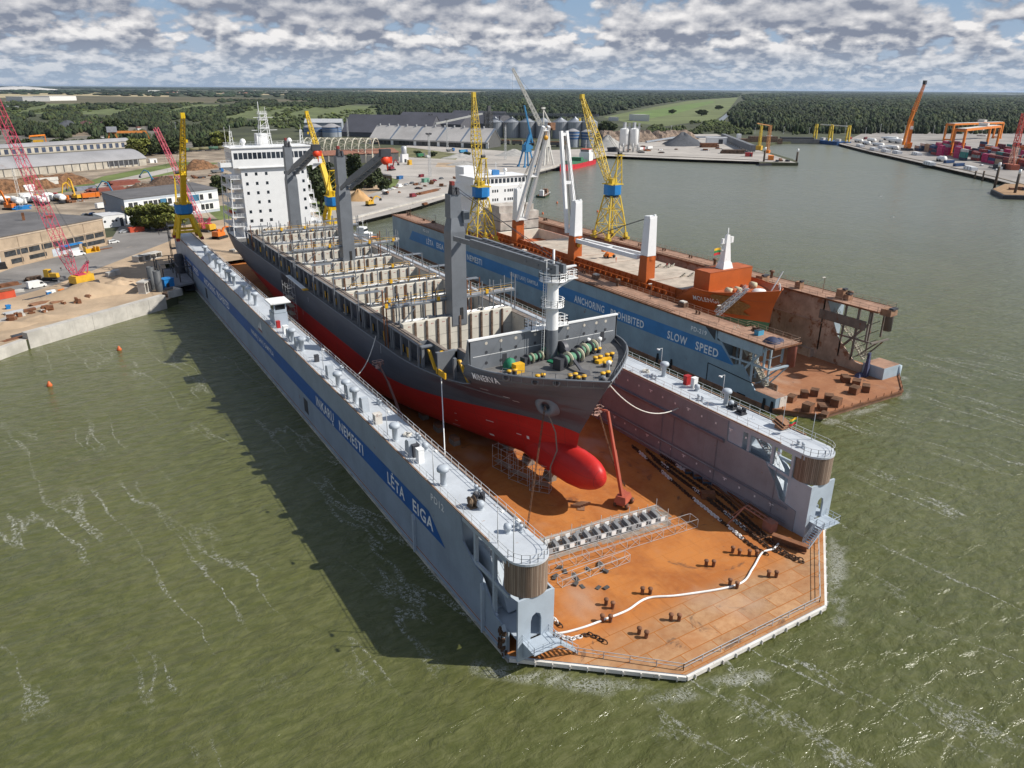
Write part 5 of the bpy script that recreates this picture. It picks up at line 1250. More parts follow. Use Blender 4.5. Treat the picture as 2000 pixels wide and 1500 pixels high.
# white marks on the hull
for px, py, dy, dz in ((955,763,1.6,.12),(997,778,1.2,.12),(1016,786,1.2,.12),(968,745,0,0),(1019,850,1.0,.15),(965,825,1.6,.12),(895,822,.6,.15),(900,832,1.8,.1),(1035,858,.5,.6),(893,808,.5,.1),(967,852,1.0,.4),(745,690,.12,1.7),(673,612,.3,.3),(603,590,.15,1.3),(593,615,.15,1.4),(430+50,540,.5,.5)):
    q = hull_hit(px, py)
    if q is None or dy == 0: continue
    vs = [hsurf(Vector((0,q.y+a,q.z+c)), -1, .04) for a, c in ((0,0),(dy,0),(dy,dz),(0,dz))]; mb = MB(); mb.add(vs, [(0,3,2,1)]); mb.build('hull_mark', M_LETTER, ship)
# side ladder platform amidships
a = AX(562,538,50.9); c = AX(594,564,50.9); mb = MB(); mb.beam(a, c, 1.1, .18); mb.mi(1); mb.beam(c, c+(c-a).normalized()*1.4, 1.3, .2); mb.build('side_ladder', [M_WHITE, M_YEL], ship)
# gear on the low port shoulder deck
mb = MB()
for x, y in ((53.0,117.5),(54.6,113.0),(55.3,109.2),(57.4,106.0),(57.2,112.6)): mb.box(x-.25, y-.3, 17.2, x+.25, y+.3, 21.2)
mb.box(53.6, 112.4, 21.1, 57.4, 113.4, 21.35); mb.box(55.0, 105.6, 21.1, 58.2, 106.4, 21.35); mb.box(52.6, 117, 21.1, 55.6, 118, 21.35)
mb.mi(1); mb.plate([(116.8,20.6),(117.6,20.6),(115.0,17.5),(114.2,17.5)], 53.9, 54.3); mb.box(53.5,109.6,17.4,53.8,113.2,18.5); mb.plate([(108.8,20.8),(109.6,20.6),(106.0,17.4),(105.6,17.4)], 56.0, 56.4); mb.box(54.4,112.5,21.35,55.6,113.3,21.45)
mb.mi(2); mb.box(57.4, 103.2, 17.25, 59.0, 104.9, 19.4); mb.build('shoulder_frame', [M_SGREY, M_YEL, mat('bin_blue', (.02,.12,.30), .5)], ship)
# mooring lines
def sag(a, c, s, n=14):
    a = Vector(a); c = Vector(c); return [a.lerp(c, i/n)-Vector((0,0,s*4*(i/n)*(1-i/n))) for i in range(n+1)]
mb = MB(); mb.tube(sag(hull_hit(735,656)+Vector((-.1,0,0)), (42.9, AX(695,743,42.9).y, ZT+.3), 1.5), .10, 6); mb.build('mooring_line', M_ROPE, None, label='white mooring rope sagging from the port side amidships to the near dock wall', cat='rope')
mb = MB(); q = hull_hit(864,740) or Vector((52,106,19)); q = q+Vector((-.2,0,.2)); w_ = AX(868,893,42.7); mb.tube([q, (42.8,w_.y,w_.z)], .09, 6); mb.build('mooring_line', M_WHITE, None, label='straight white rope dropping from the port shoulder to the near dock wall', cat='rope')
q = Vector((SX+hw(84,22)+.1,84,21.8)); w_ = AX(1325,797,89.0); mb = MB(); mb.tube(sag(q, w_, 2.6), .10, 6); mb.build('mooring_line', M_ROPE, None, label='white rope hanging from the starboard bow to the far dock wall', cat='rope')
# keel blocks under the flat bottom
mbp = None
for i, y in enumerate(np.arange(95, 250, 7.0)):
    for x in ((0,) if y < 110 else (0,-8,8)):
        if mbp is None:
            mb = MB(); mb.box(-.7,-1.1,0,.7,1.1,1.0); mb.mi(1).box(-.6,-1.0,1.0,.6,1.0,1.62); mbp = mb.build('keel_block', [mat('block_concrete', (.25,.22,.19), .9), mat('old_timber', (.27,.14,.08))], org=(0,0,0), label='squat timber topped keel block in the rows under the ship bottom', cat='keel block', group='keel blocks under the container ship'); o = mbp
        else: o = mbp.copy(); COL.objects.link(o)
        o.location = (SX+x, y, FZ)
# ================================================================ second floating dock
M_D2 = mat('dock_two_blue_grey', (.25,.335,.40), .55, var=.12, scale=.15, streak=.30, rust=.04)
M_D2IN = mat('dock_two_rusty_inside', (.40,.31,.245), .85, var=.3, scale=.16, streak=.7, rust=.42, rustcol=(.20,.085,.04))
M_D2TOP = mat('dock_two_top', (.34,.20,.135), .85, var=.2, scale=.4, rust=.3, rustcol=(.20,.09,.045))
M_D2LT = mat('dock_two_light', (.36,.44,.50), .55, var=.1, scale=.4, streak=.2, rust=.08)
L0, L1, R0, R1, E1, ZD = 125.5, 132.2, 161.4, 168.0, 304.0, 14.0; ZR = 16.7
d2 = thing('floating_dock', 'older rust streaked floating dock behind, holding the orange cargo ship', 'floating dock', (146.8, 190, 0))
p2 = [(125.2,95.6),(131.4,88.2),(159.0,87.6),(168.3,94.6),(168.3,E1),(125.2,E1)]
mb = MB(); mb.prism(p2, -2.5, .9, top=False); mb.mi(1); mb.add([(p[0],p[1],.9) for p in p2], [tuple(x) for x in tessellate_polygon([[Vector((p[0],p[1],0)) for p in p2]])])
mb.mi(2)
for (x0,y0),(x1,y1) in zip(p2[:3], p2[1:4]):
    a = Vector((x0,y0,.95)); c = Vector((x1,y1,.95)); mb.beam(a, c, .4, .4); n = int((c-a).length/2.6)
    for i in range(n): q = a.lerp(c, (i+.5)/n); mb.rod(q, q+Vector((0,0,.9)), .09, 4)
mb.build('pontoon', [mat('pontoon_rust', (.22,.12,.075), .9, var=.35, scale=.4), M_FLOOR2, M_RUSTY], d2)
mb = MB(); mb.plate([(E1,0),(E1,ZD-.3),(114.6,ZD-.3),(114,12.0),(112.6,11.2),(108.6,7.1),(106,7.9),(101.6,3.2),(101.6,0)], L0, L0+.3)
mb.box(L0+.3,115,0,L1,E1-.02,ZD-.35); mb.box(L0+.05,95.8,-.5,L0+3.6,101.6,3.2); mb.box(L0+.3,101.6,0,L1,115,1.5)
mb.mi(1); mb.plate([(E1,.9),(E1,ZD-.4),(113,ZD-.4),(104,3.4),(101,3.2),(101,.9)], L1, L1+.2); mb.mi(2); mb.box(L0+.08,95.85,3.2,L0+3.55,106,3.24); mb.mi(3); mb.box(L0+1.4,95.72,-.4,L0+3.62,95.8,3.2); mb.box(L0+3.6,95.8,-.4,L0+3.66,101.5,3.2)
mb.build('wing_wall', [M_D2, M_D2IN, M_D2TOP, mat('worn_white', (.60,.56,.50), .6, rust=.25)], d2)
mb = MB(); mb.box(R0+.3,112,0,R1,E1-.02,ZR-.35); mb.mi(1); mb.plate([(E1,.9),(E1,ZR-.4),(112.5,ZR-.4),(108,8),(102.4,3.2),(100,3.0),(100,.9)], R0, R0+.3); mb.box(R0-1.2,114,.9,R0,300,3.0)
mb.box(R0-.3,112.5,10.2,R0-.01,300,10.5); mb.mi(0); mb.box(R0+.2,94.4,-.5,R1,100,3.7); mb.mi(2); mb.box(R0+.3,94.5,3.7,R1-.1,99.9,3.74)
mb.mi(3); mb.rod((R1,94.6,-.5),(R1,94.6,3.4), .6, 10)
mb.build('wing_wall', [M_D2LT, M_D2IN, M_D2TOP, M_D2LT], d2)
for x0, x1, yn, ZT2 in ((L0-.2,L1+1.6,97.8,ZD),(R0-.4,R1+.4,98.4,ZR)):
    mb = MB(); xb_ = x1-1.4 if x0 < 140 else x1; mb.box(x0, yn, ZT2-.3, x1, 112, ZT2); mb.box(x0, 112, ZT2-.3, xb_, E1, ZT2); mb.mi(1); mb.box(x0-.1,yn-.1,ZT2-.28,x0+.02,E1,ZT2+.12); mb.box(xb_-.02,112,ZT2-.28,xb_+.1,E1,ZT2+.12); mb.box(x1-.02,yn-.1,ZT2-.28,x1+.1,112,ZT2+.12); mb.box(x0,yn-.12,ZT2-.28,x1,yn,ZT2+.1)
    for k in range(5): mb.box(x0+.6+k*.25, 130, ZT2+.001, x0+.7+k*.25, E1, ZT2+.12) if k in (0,4) else None
    mb.build('walkway', [M_D2TOP, M_RUSTY], d2)
    mb = MB(); mb.rail([(x0+.15,E1,ZT2),(x0+.15,yn+.2,ZT2),(x1-.15,yn+.2,ZT2),(x1-.15,112,ZT2),(xb_-.15,112,ZT2),(xb_-.15,E1,ZT2)], 1.15, 2.4, .04, 2); mb.build('railing', mat('rail_rust', (.33,.22,.16), .8, rust=.2), d2)
    mb = MB(); xm = (x0+x1)/2; near = x0 < 140
    for yy in (113,107,103.5,100.5):
        for xx in (x0+.6, x1-2.2 if near else x1-.9): mb.box(xx-.2,yy-.2,3.2 if yy > 101 else 9.0,xx+.2,yy+.2,ZT2-.3)
    mb.beam((x0+.6,107,5.2),(x0+.6,100.4,13.2), .4, .5); mb.beam((x0+.6,112,8.5),(x0+.6,99.5,8.8), .3, .4); mb.beam((xm,104,3.5),(xm,99,8.6), .3, .3); mb.beam((x1-1.6,103,3.4),(x1-1,99,8.8), .3, .3)
    mb.box(x0+.3,98.6,8.6,x1-.2,99.1,8.95); mb.box(x0+.2,101,11.4,x0+.5,114,13.7)
    for k in range(4): mb.rod((x0+1.5,104,3.4+k*2.4),(x1-1.5,101,5.8+k*2.4), .09, 4); mb.rod((x1-1.5,104,3.4+k*2.4),(x0+1.5,101,5.8+k*2.4), .09, 4)
    mb.build('column_frame', M_D2LT if near else mat('frame_rusty', (.17,.15,.13), .8, rust=.3, var=.2), d2)
    for (ya, za, yb, zb) in ((112.6,13.6,107.6,8.8),(107,8.7,101.8,3.3)):
        mb = MB()
        for xx in (xm-.7, xm+.5): mb.beam((xx,ya,za),(xx,yb,zb), .1, .35); mb.rail([(xx,ya,za+.1),(xx,yb,zb+.1)], 1.1, 1.2, .04)
        n = int((za-zb)/.28)
        for i in range(n): f_ = (i+.5)/n; mb.box(xm-.7, ya+(yb-ya)*f_-.15, za+(zb-za)*f_-.03, xm+.5, ya+(yb-ya)*f_+.15, za+(zb-za)*f_+.03)
        mb.build('inner_stair', mat('stair_pale', (.50,.47,.38), .7, rust=.2), d2)
    mb = MB(); c = (x1-1.0, 99.0) if near else (x1-1.2, 99.0); mb.lathe([(0,-5.6),(.95,-5.6),(.95,-.3)], (c[0],c[1],ZT2), 16); mb.build('pile_fender', mat('fender_oxide', (.24,.075,.05), .7, var=.2) if near else mat('fender_dark', (.13,.115,.10), .8, rust=.2), d2)
# band and letters
mb = MB(); xx = L0-.03
mb.add([(xx,287,6.3),(xx,108.4,6.9),(xx,112.6,10.5),(xx,283.4,10.3)], [(0,1,2,3)]); mb.build('blue_band', M_BLUE2, d2)
for s, ya, yb in (('LĖTA',270,263.7),('EIGA',260.8,254.8),('INKARŲ',248,239),('NEMESTI',235.8,224.8),('ANCHORING',169.8,155.7),('PROHIBITED',152.9,139.2),('SLOW',130.3,123.4),('SPEED',120.5,113.2)): T(s, ya, yb, 7.4, 1.75, L0, d2)
T('VAKARŲ LAIVŲ GAMYKLA', 206, 189, 7.7, 1.1, L0, d2); T('PD-219', 122.5, 117.4, 11.6, .95, L0, d2); T('PD-219', 272.7, 267.6, 11.8, .9, L0, d2)
mb = MB(); mb.box(L0-.04,104,0,L0-.005,106.5,1.2); mb.rod((L0-.05,116,.2),(L0-.05,116,5.2),.1,4); mb.rod((L0-.05,116,5.2),(L0-.05,102,4.6),.1,4)
for y in (96.5, 98.6, 133, 128): mb.cb((L0-.2,y,0), (.35,.9,2.4), 0, .5)
mb.build('tyre_fender', M_RUB, d2)
for y, z_, n in ((110,14,0),):
    mb = MB(); mb.plate([(118,13.6),(114.7,13.6),(114.7,11.2)], L0-.06, L0-.02); mb.build('knee_plate', M_DARKST, d2)
# fittings along the second dock's walkways
rr = random.Random(3)
for y in (300,292,283,276,268,262,246,222,214,205,196,186,176,166,155,143,133,124,116,109):
    for side, xx in ((0,130.8),(1,165.6)):
        k = rr.randrange(5); ZF = (ZD, ZR)[side]; x = xx+rr.uniform(-1.5,1.2); yy = y+rr.uniform(-2,2); mb = MB()
        if k == 0: mb.cb((x,yy,ZF), (1.6,2.2,1.1)); mb.mi(1).cb((x,yy,ZF+1.1), (1.2,1.6,.3)); nm = 'locker'
        elif k == 1: mb.lathe([(.5,-.7),(.5,-.5),(.25,-.5),(.25,.5),(.5,.5),(.5,.7)], (x,yy,ZF+.6), 10, 'y'); mb.cb((x,yy,ZF), (1.2,1.8,.3)); nm = 'winch'
        elif k == 2: mb.mi(0); mb.lathe([(.4,0),(.4,1.6),(.75,1.7),(.7,2.1),(0,2.2)], (x,yy,ZF), 10); nm = 'ventilator'
        elif k == 3: 
            for s in (-.5,.5): mb.lathe([(.25,0),(.25,.7),(.34,.75),(0,.9)], (x,yy+s,ZF), 8)
            nm = 'mooring_bollard'
        else: mb.rod((x,yy,ZF),(x,yy,ZF+4.2), .07, 4); mb.mi(1); mb.cb((x-.5,yy,ZF+4.1), (1.0,.4,.15)); nm = 'lamp_post'
        mb.build(nm, [mat('fitting_brown', (.17,.10,.065), .85, rust=.2, var=.25), mat('worn_white', (.60,.56,.50), .6, rust=.25)], d2)
for px, py, s in ((1488,552,(3.4,2.2,2.0)),(1560,563,(1.8,1.6,1.8)),(1642,583,(2.0,2.0,2.4)),(1655,585,(2.2,1.6,1.4)),(1735,615,(3.2,2.6,1.5))):
    p = G(px, py, ZR); mb = MB(); mb.cb((min(p.x,166.8),p.y,ZR), s, .1, .92); mb.mi(1); mb.cb((min(p.x,166.8),p.y-s[1]*.4,ZR+s[2]), (s[0]*.6,s[1]*.4,.4)); mb.build('deck_house', [mat('house_rust', (.30,.17,.10), .8, rust=.35, var=.3), M_DARKST], d2)
p = G(1482, 654, ZD); mb = MB(); mb.cb(p, (1.8,1.2,1.1)); mb.mi(1).cb((p.x,p.y,p.z+1.1), (1.6,1.0,.1)); mb.build('skip_box', [mat('bin_lightblue', (.08,.33,.50), .5), M_DARKST], None, label='light blue skip standing on the lettered wall of the older dock', cat='skip')
p = G(1508, 668, ZD); mb = MB(); mb.lathe([(1.9,0),(1.6,.5),(.9,1.0),(0,1.1)], p, 9); mb.lathe([(1.2,0),(.9,.5),(0,.8)], (p.x+1.8,p.y-.3,ZD), 8); mb.build('tarpaulin', mat('tarp_navy', (.03,.04,.09), .7, var=.4, scale=2), None, label='crumpled navy tarpaulin heaped on the front corner of the older dock', cat='tarpaulin')
mb = MB(); p = G(1690, 735, .9); mb.cb(p, (1.6,1.0,6.0), .2, .5); mb.cb((p.x-1.2,p.y+.8,.9), (3,1.4,.8), .1, .6); mb.build('hanging_tarpaulin', mat('tarp_blue', (.06,.07,.14), .7, var=.4, scale=2), None, label='dark blue tarpaulin hanging at the foot of the rusty dock wall', cat='tarpaulin')
# rusty keel blocks heaped on the bow of the second dock
labs = ['by the left edge of the pontoon','second in the left heap','in the middle of the left heap','front one of the left heap','lying across the left heap','right one of the left heap','behind the right one of the left heap','flat one at the front of the left heap',
        'back one of the heap by the far wall','second in the heap by the far wall','front one of the heap by the far wall','right one of the heap by the far wall']
for i, (px, py, sx, sy, sz, rz) in enumerate(((1545,783,2.4,1.6,1.2,.3),(1570,775,2.0,1.5,1.3,.8),(1590,772,1.9,1.7,1.4,.5),(1577,803,2.2,1.9,1.7,.2),(1605,800,2.6,1.5,1.0,.9),(1632,792,2.4,1.8,1.6,.3),(1618,783,2.0,1.8,1.4,.7),(1610,812,2.2,1.4,.6,.4),
        (1650,745,2.6,1.6,1.3,.9),(1672,752,2.4,1.8,1.2,.5),(1668,768,2.4,1.8,1.5,.2),(1690,764,2.2,1.6,1.4,.6))):
    p = G(px, py, .9); mb = MB(); mb.cb(p, (sx,sy,sz), rz); mb.mi(1)
    for k in range(5): ca, sa = math.cos(rz), math.sin(rz); o = (k-2)*sx*.21; mb.cb((p.x+ca*o,p.y+sa*o,.9+sz), (sx*.12,sy*1.02,.18), rz)
    mb.build('keel_block', [M_RUSTY, mat('block_wood', (.22,.12,.07), .9, var=.3)], label='rusty timber topped keel block, '+labs[i], cat='keel block', group='rusty keel blocks on the older dock')
# ================================================================ orange cargo ship in the second dock
MX = 147.0; M_OR = mat('ship_orange', (.47,.105,.018), .5, var=.10, scale=.2, streak=.12, rust=.03)
M_OR2 = mat('ship_orange_deck', (.40,.10,.03), .7, var=.2, scale=.5, rust=.15)
sh2 = thing('cargo_ship', 'orange heavy cargo ship with three white deck cranes standing in the older dock', 'cargo ship', (MX, 190, 2))
m, t, b = new_mat('orange_hull'); pos = t.n('ShaderNodeNewGeometry').outputs['Position']; s3 = t.n('ShaderNodeSeparateXYZ'); t.l(pos, s3.inputs[0]); n1 = t.noise(t.vmul(pos,(.3,.08,.3)),1,5,.6)
oc = t.mix(t.ramp(n1,.3,.7), (.40,.085,.014), (.50,.115,.02)); gc = t.mix(t.ramp(n1,.3,.7), (.03,.14,.075), (.045,.19,.10))
t.l(t.mix(t.math('LESS_THAN', s3.outputs[2], 11.3), oc, gc), b.inputs['Base Color']); b.inputs['Roughness'].default_value = .45; M_OHULL = m
def oys(z): return itp(z, [(2,121),(6,119.5),(9,117.6),(11,117.4),(15,117),(19.9,115.4)])
def ohw(y, z):
    Le = itp(z, [(2,40),(9,30),(14,22),(19.9,14)]); p = itp(z, [(2,1.2),(11,1.15),(19.9,.75)])
    u = min(1, max(0, (y-oys(z))/Le)); w = 11.0*math.sin(PI/2*u)**p
    if z < 4: w = max(0, w-2*(1-math.sqrt(max(0, 1-((4-z)/2)**2))))
    return w
def otop(y): return 19.9-1.9*min(1,(y-115.4)/12) if y < 134 else (18-4.2*(y-134)/6 if y < 140 else 13.8)
mb = MB(); mb.sm = True; tq = list(np.linspace(0,1,34)**1.3)+[1.3,2.2,3.3]; ks = np.linspace(0,1,11)
for side in (-1,1):
    V = []
    for k in ks:
        row = []
        for q in tq:
            yt = oys(19.9)+(142-oys(19.9))*q; zt = otop(yt); z_ = 2+(zt-2)*k; y = oys(z_)+(142-oys(z_))*q if q <= 1 else 142+(q-1)*56; row.append((MX+side*ohw(y,z_), y, z_))
        V.append(row)
    nx = len(tq); mb.add([p for r in V for p in r], [((i*nx+j, i*nx+j+1, (i+1)*nx+j+1, (i+1)*nx+j) if side < 0 else ((i+1)*nx+j, (i+1)*nx+j+1, i*nx+j+1, i*nx+j)) for i in range(len(ks)-1) for j in range(nx-1)])
mb.sm = False; mb.box(MX-11,270.8,4,MX+11,272,13.8); mb.build('hull', M_OHULL, sh2)
mb = MB()
for side in (-1,1): mb.tube([Vector((MX+side*ohw(y,otop(y)),y,otop(y))) for y in np.linspace(115.5,142,24)], .14, 5)
mb.prism([(MX-ohw(y,17)+.05,y) for y in np.linspace(116.6,137,14)]+[(MX+ohw(y,17)-.05,y) for y in np.linspace(137,116.6,14)], 16.7, 16.9); mb.box(MX-10.9,136,12.4,MX+10.9,270,12.6); mb.build('deck', M_OR2, sh2)
# bulwark side with frames, coaming, hatch covers
mb = MB()
for side in (-1,1):
    x = MX+side*10.75; y = 141.0
    mb.box(x-.1,140,14.9,x+.1,246,15.1)
    while y < 246: mb.box(x-.15,y-.25,12.6,x+.15,y+.25,15); y += 2.6
    xc = MX+side*8.9; mb.box(xc-.15,138,12.6,xc+.15,236,16.0); y = 139.0
    while y < 236: mb.box(xc+side*.15-.25,y-.12,12.6,xc+side*.15+.25,y+.12,15.8); y += 2.6
mb.build('bulwark', M_OR, sh2)
mb = MB(); mb.box(MX-8.9,138.5,12.6,MX+8.9,214,16.05); mb.mi(1)
for y in (150,162,174,186,198): mb.box(MX-8.9,y-.06,16.05,MX+8.9,y+.06,16.09)
mb.build('hatch_cover', [mat('hatch_beige', (.47,.40,.325), .9, var=.22, scale=.25, rust=.22, rustcol=(.33,.24,.18)), M_RUSTY], sh2)
mb = MB(); mb.box(MX-8.9,214,8.5,MX+8.9,235,9.0); mb.box(MX-8.7,234.5,9,MX+8.7,235.5,16); mb.box(MX+8.6,214,9,MX+8.74,235,16); mb.box(MX-8.74,214,9,MX-8.6,235,16); mb.build('open_hold', M_CREAM, sh2)
mb = MB(); mb.box(MX-6.8,237,12.6,MX+9.9,246,22.4); mb.box(MX-6.8,238,22.45,MX+8.2,246,24.8); mb.mi(1); mb.box(MX-6.85,236.9,19.3,MX+9.95,246.1,19.5); mb.box(MX-6.85,236.9,15.9,MX+9.95,246.1,16.1); mb.build('stacked_hatch', [mat('hatch_grey', (.47,.43,.385), .9, var=.25, scale=.3, streak=.45, rust=.15), M_DARKST], sh2)
mb = MB(); mb.box(MX-10.6,247,12.6,MX+10.4,266,31.0); mb.box(MX-12.2,247.5,31,MX+10.6,258,34.2); mb.box(MX-12.6,247.1,34.2,MX+11,258.5,34.45); mb.box(MX-12,252,26.5,MX-10.6,264,27); mb.box(MX-10.0,259,31,MX-4,266,37); mb.build('superstructure', M_HW, sh2)
mb = MB()
for k in range(13): mb.box(MX-11.6+k*1.72,247.46,31.9,MX-11.6+k*1.72+1.2,247.485,33.5)
for zz in (28.6, 25.4):
    for x in (-4.5,-3.5,-2.5,.8,2.2,3.1,4.0,6.4): mb.box(MX+x,246.96,zz,MX+x+.6,246.985,zz+1.0)
mb.build('window', M_GLASS, sh2)
mb = MB(); mb.lathe([(0,0),(1.0,.1),(1.0,1.8),(0,2)], (MX-3,252,34.5), 10); mb.lathe([(.4,0),(.4,1),(.8,1.4),(.6,2.2),(0,2.4)], (MX+3.5,251,34.5), 10); mb.rod((MX,252,34.4),(MX,252,39), .12, 5); mb.mi(1); mb.box(MX-2,251,34.5,MX+1,254,36.2); mb.build('monkey_island', [M_WHITE, M_BLUE2], sh2)
mb = MB(); mb.box(139.6,131.6,16.9,155.0,137.0,21.8); mb.mi(1); mb.box(139.5,131.5,21.8,155.1,137.1,21.86); mb.build('breakwater', [M_OR, M_OR2], sh2)
mb = MB(); mb.cb((MX,134,21.86), (3.6,2.8,1.6), 0, .75); mb.cb((MX,134,23.46), (2.4,1.8,7.0), 0, .42); mb.box(MX-1.8,133.7,26.6,MX+1.2,134.3,26.75); mb.box(MX-2.2,133.7,28.3,MX+1.8,134.3,28.45); mb.rod((MX,134,30),(MX,134,32.2), .25, 6, .1); mb.cb((MX+1.6,134,28.4), (.7,.7,1.5)); mb.cb((MX-1.6,134,28.4), (.6,.6,1.2)); mb.build('foremast', M_WHITE, sh2)
def heavy_crane(y, rot, jr, jt, lab):
    cr = bpy.data.objects.new('deck_crane', None); COL.objects.link(cr); cr.parent = sh2; x = 138.6; cr.location = Vector((x,y,12.6))-org_of(sh2); ORG[cr.name] = Vector((x,y,12.6))
    mb = MB(); mb.plate([(y-1.8,12.6),(y+2.4,12.6),(y+1.7,17),(y+1.4,22.2),(y-1.5,22.2),(y-1.5,20.5)], x-1.6, x+1.5); mb.lathe([(1.7,0),(1.7,1.2)], (x,y,21.2), 16); mb.build('pedestal', M_OR, cr)
    mb = MB(); mb.cb((x,y,22.4), (3.0,3.0,10.2), 0, .8); mb.cb((x,y,32.6), (2.6,2.2,.5)); mb.cb((x+1.0,y-.5,32.4), (.5,.5,1.1)); mb.cb((x-.9,y-.5,32.4), (.4,.4,.9)); mb.build('tower', M_HW, cr)
    jr = Vector(jr); jt = Vector(jt); d = (jt-jr).normalized(); u = d.cross(Vector((0,0,1))).normalized(); mb = MB()
    for s in (-1,1): mb.beam(jr+u*s*1.9, jt+u*s*1.0, .85, 1.15)
    for f_ in (.02,.5,.97): q = jr.lerp(jt, f_); mb.beam(q-u*1.9*(1-f_*.45), q+u*1.9*(1-f_*.45), 1.0, .9)
    mb.mi(1); mb.rod(jr+u*0, jt, .12, 4); mb.build('jib', [M_HW, M_DARKST], cr)
    mb = MB()
    for s in (-.6,0,.6): mb.rod((x+s,y,32.8), jt+u*s*.7, .05, 4)
    mb.build('hoist_cable', M_DARKST, cr)
    mb = MB(); hk = jt-Vector((0,0,2.8 if jt.z > 40 else .9)); mb.rod(jt, hk, .06, 4); mb.lathe([(0,-.3),(.7,-.3),(.8,0),(.7,.3),(0,.3)], (hk.x,hk.y,hk.z-.6), 10, 'y'); mb.build('hook_block', mat('hook_yellow', (.62,.30,.02), .5), cr)
heavy_crane(222.2, 0, (138.6,220.2,22.5), AX(1067,247,138.6), '')
heavy_crane(188.2, 0, (138.6,190.2,23.0), AX(1101,256,138.6), '')
heavy_crane(154.2, 0, (138.6,156.2,21.6), (138.6,186.2,21.2), '')
# forecastle gear
mb = MB()
for i, (px, py) in enumerate(((1423,572),(1430,571),(1440,570),(1452,566),(1470,560))): p = G(px, py+2, 16.9); mb.mi(i % 2); mb.rod((p.x,p.y-.8,17.7),(p.x,p.y+.8,17.7), .8, 12); mb.cb((p.x,p.y,16.9), (1.1,1.0,.5))
mb.build('mooring_winch', [mat('rope_cream', (.55,.52,.36), .8), M_OR2], sh2)
mb = MB(); p = G(1483,570,16.9); mb.lathe([(1.9,0),(1.4,.6),(0,.8)], p, 9); mb.build('rope_coil', M_WHITE, sh2)
mb = MB(); mb.rod((MX-.5,119,16.9),(MX+2.4,117.4,24), .16, 5); mb.rail([(MX+ohw(y,19)-.4,y,18.6) for y in np.linspace(116.2,121,6)], 1.3, .8, .06, 3); mb.build('jack_staff', M_WHITE, sh2)
def osurf(q): return Vector((MX-ohw(q[1],q[2])-.16, q[1], q[2]))
text('MOLENGRACHT', Vector((0,133.4,15.0)), Vector((0,122.6,15.0)), 1.2, (0,0,1), M_LETTER, sh2, 'ship_name', bold=.02, surf=osurf)
mb = MB(); n = 10; vs = []
for i in range(n+1):
    for j in range(n+1):
        y = 127.6-6*i/n+(.8*math.sin(j)); z_ = 17.6-5.2*j/n; vs.append(osurf((0,y,z_))-Vector((.12+.15*math.sin(i*1.9+j),0,0)))
mb.add(vs, [(i*(n+1)+j, i*(n+1)+j+1, (i+1)*(n+1)+j+1, (i+1)*(n+1)+j) for i in range(n) for j in range(n)], True); mb.build('hull_net', mat('net_ochre', (.28,.16,.055), .9, var=.25, scale=1.5), sh2)
# flag above the forecastle
f2 = thing('signal_flag', 'yellow, green and red flag flying beside the white foremast of the orange ship', 'flag', (MX-3.6,134,21.86))
mb = MB(); mb.rod((MX-1.4,134,23),(MX-2.2,134,28.8), .05, 4); mb.build('pole', M_WHITE, f2)
for i, c in enumerate((0,1,2)):
    mb = MB()
    for k in range(5): a = k*.5; c2 = a+.5; mb.add([(MX-2.0-a,134+.2*math.sin(k),27.4-i*.6),(MX-2.0-c2,134+.2*math.sin(k+1),27.3-i*.6),(MX-2.0-c2,134+.2*math.sin(k+1),26.7-i*.6),(MX-2.0-a,134+.2*math.sin(k),26.8-i*.6)], [(0,1,2,3)])
    mb.build('stripe', MATS['flag%d' % i], f2)
# gangway from dock to ship
a = G(1400,612,ZD+.2); c = AX(1461,560,140.8); mb = MB(); mb.lattice(a, c, 1.3, 1.1, 12, .06, .04); mb.mi(1); mb.beam(a-Vector((0,0,.5)), c-Vector((0,0,.5)), .9, .08); mb.build('gangway', [M_GALV, M_SILVER], None, label='grey lattice gangway leaning from the older dock wall to the orange bow', cat='gangway')
# small crane tractor and people on the hatch covers
def person(loc, rz, coat, legs, lab, h=1.76):
    o = thing('person', lab, 'person', loc); bm_v = [(0,0,.93),(0,0,1.15),(0,.0,1.40),(0,0,1.50),(0,.01,1.66),(.10,0,.88),(.12,.03,.48),(.13,-.02,.07),(-.10,0,.88),(-.12,-.05,.48),(-.13,-.1,.07),(.19,0,1.40),(.25,.02,1.13),(.24,.10,.90),(-.19,0,1.40),(-.26,-.02,1.13),(-.24,.06,.90),(.13,.12,.04),(-.13,.04,.04)]
    E_ = [(0,1),(1,2),(2,3),(3,4),(0,5),(5,6),(6,7),(0,8),(8,9),(9,10),(2,11),(11,12),(12,13),(2,14),(14,15),(15,16),(7,17),(10,18)]
    rad = [.14,.15,.16,.06,.105,.09,.065,.045,.09,.065,.045,.065,.05,.04,.065,.05,.04,.04,.04]
    me = bpy.data.meshes.new('body'); me.from_pydata([tuple(c*h/1.76 for c in v) for v in bm_v], E_, []); ob = bpy.data.objects.new('body', me); COL.objects.link(ob)
    sk = ob.modifiers.new('s', 'SKIN'); 
    for i, r_ in enumerate(rad): me.skin_vertices[0].data[i].radius = (r_, r_*.8)
    me.skin_vertices[0].data[0].use_root = True; su = ob.modifiers.new('u', 'SUBSURF'); su.levels = su.render_levels = 1
    dg = bpy.context.evaluated_depsgraph_get(); m2 = bpy.data.meshes.new_from_object(ob.evaluated_get(dg)); ob.modifiers.clear(); ob.data = m2
    m2.materials.clear(); sk_ = mat('skin', (.45,.26,.18), .7); [m2.materials.append(x) for x in (coat, legs, sk_, mat('helmet_pale', (.7,.68,.6), .5))]
    for p in m2.polygons: c = p.center.z; p.material_index = 1 if c < .92 else (3 if c > 1.68 else (2 if c > 1.5 else 0))
    ob.parent = o; o.rotation_euler = (0,0,rz); return o
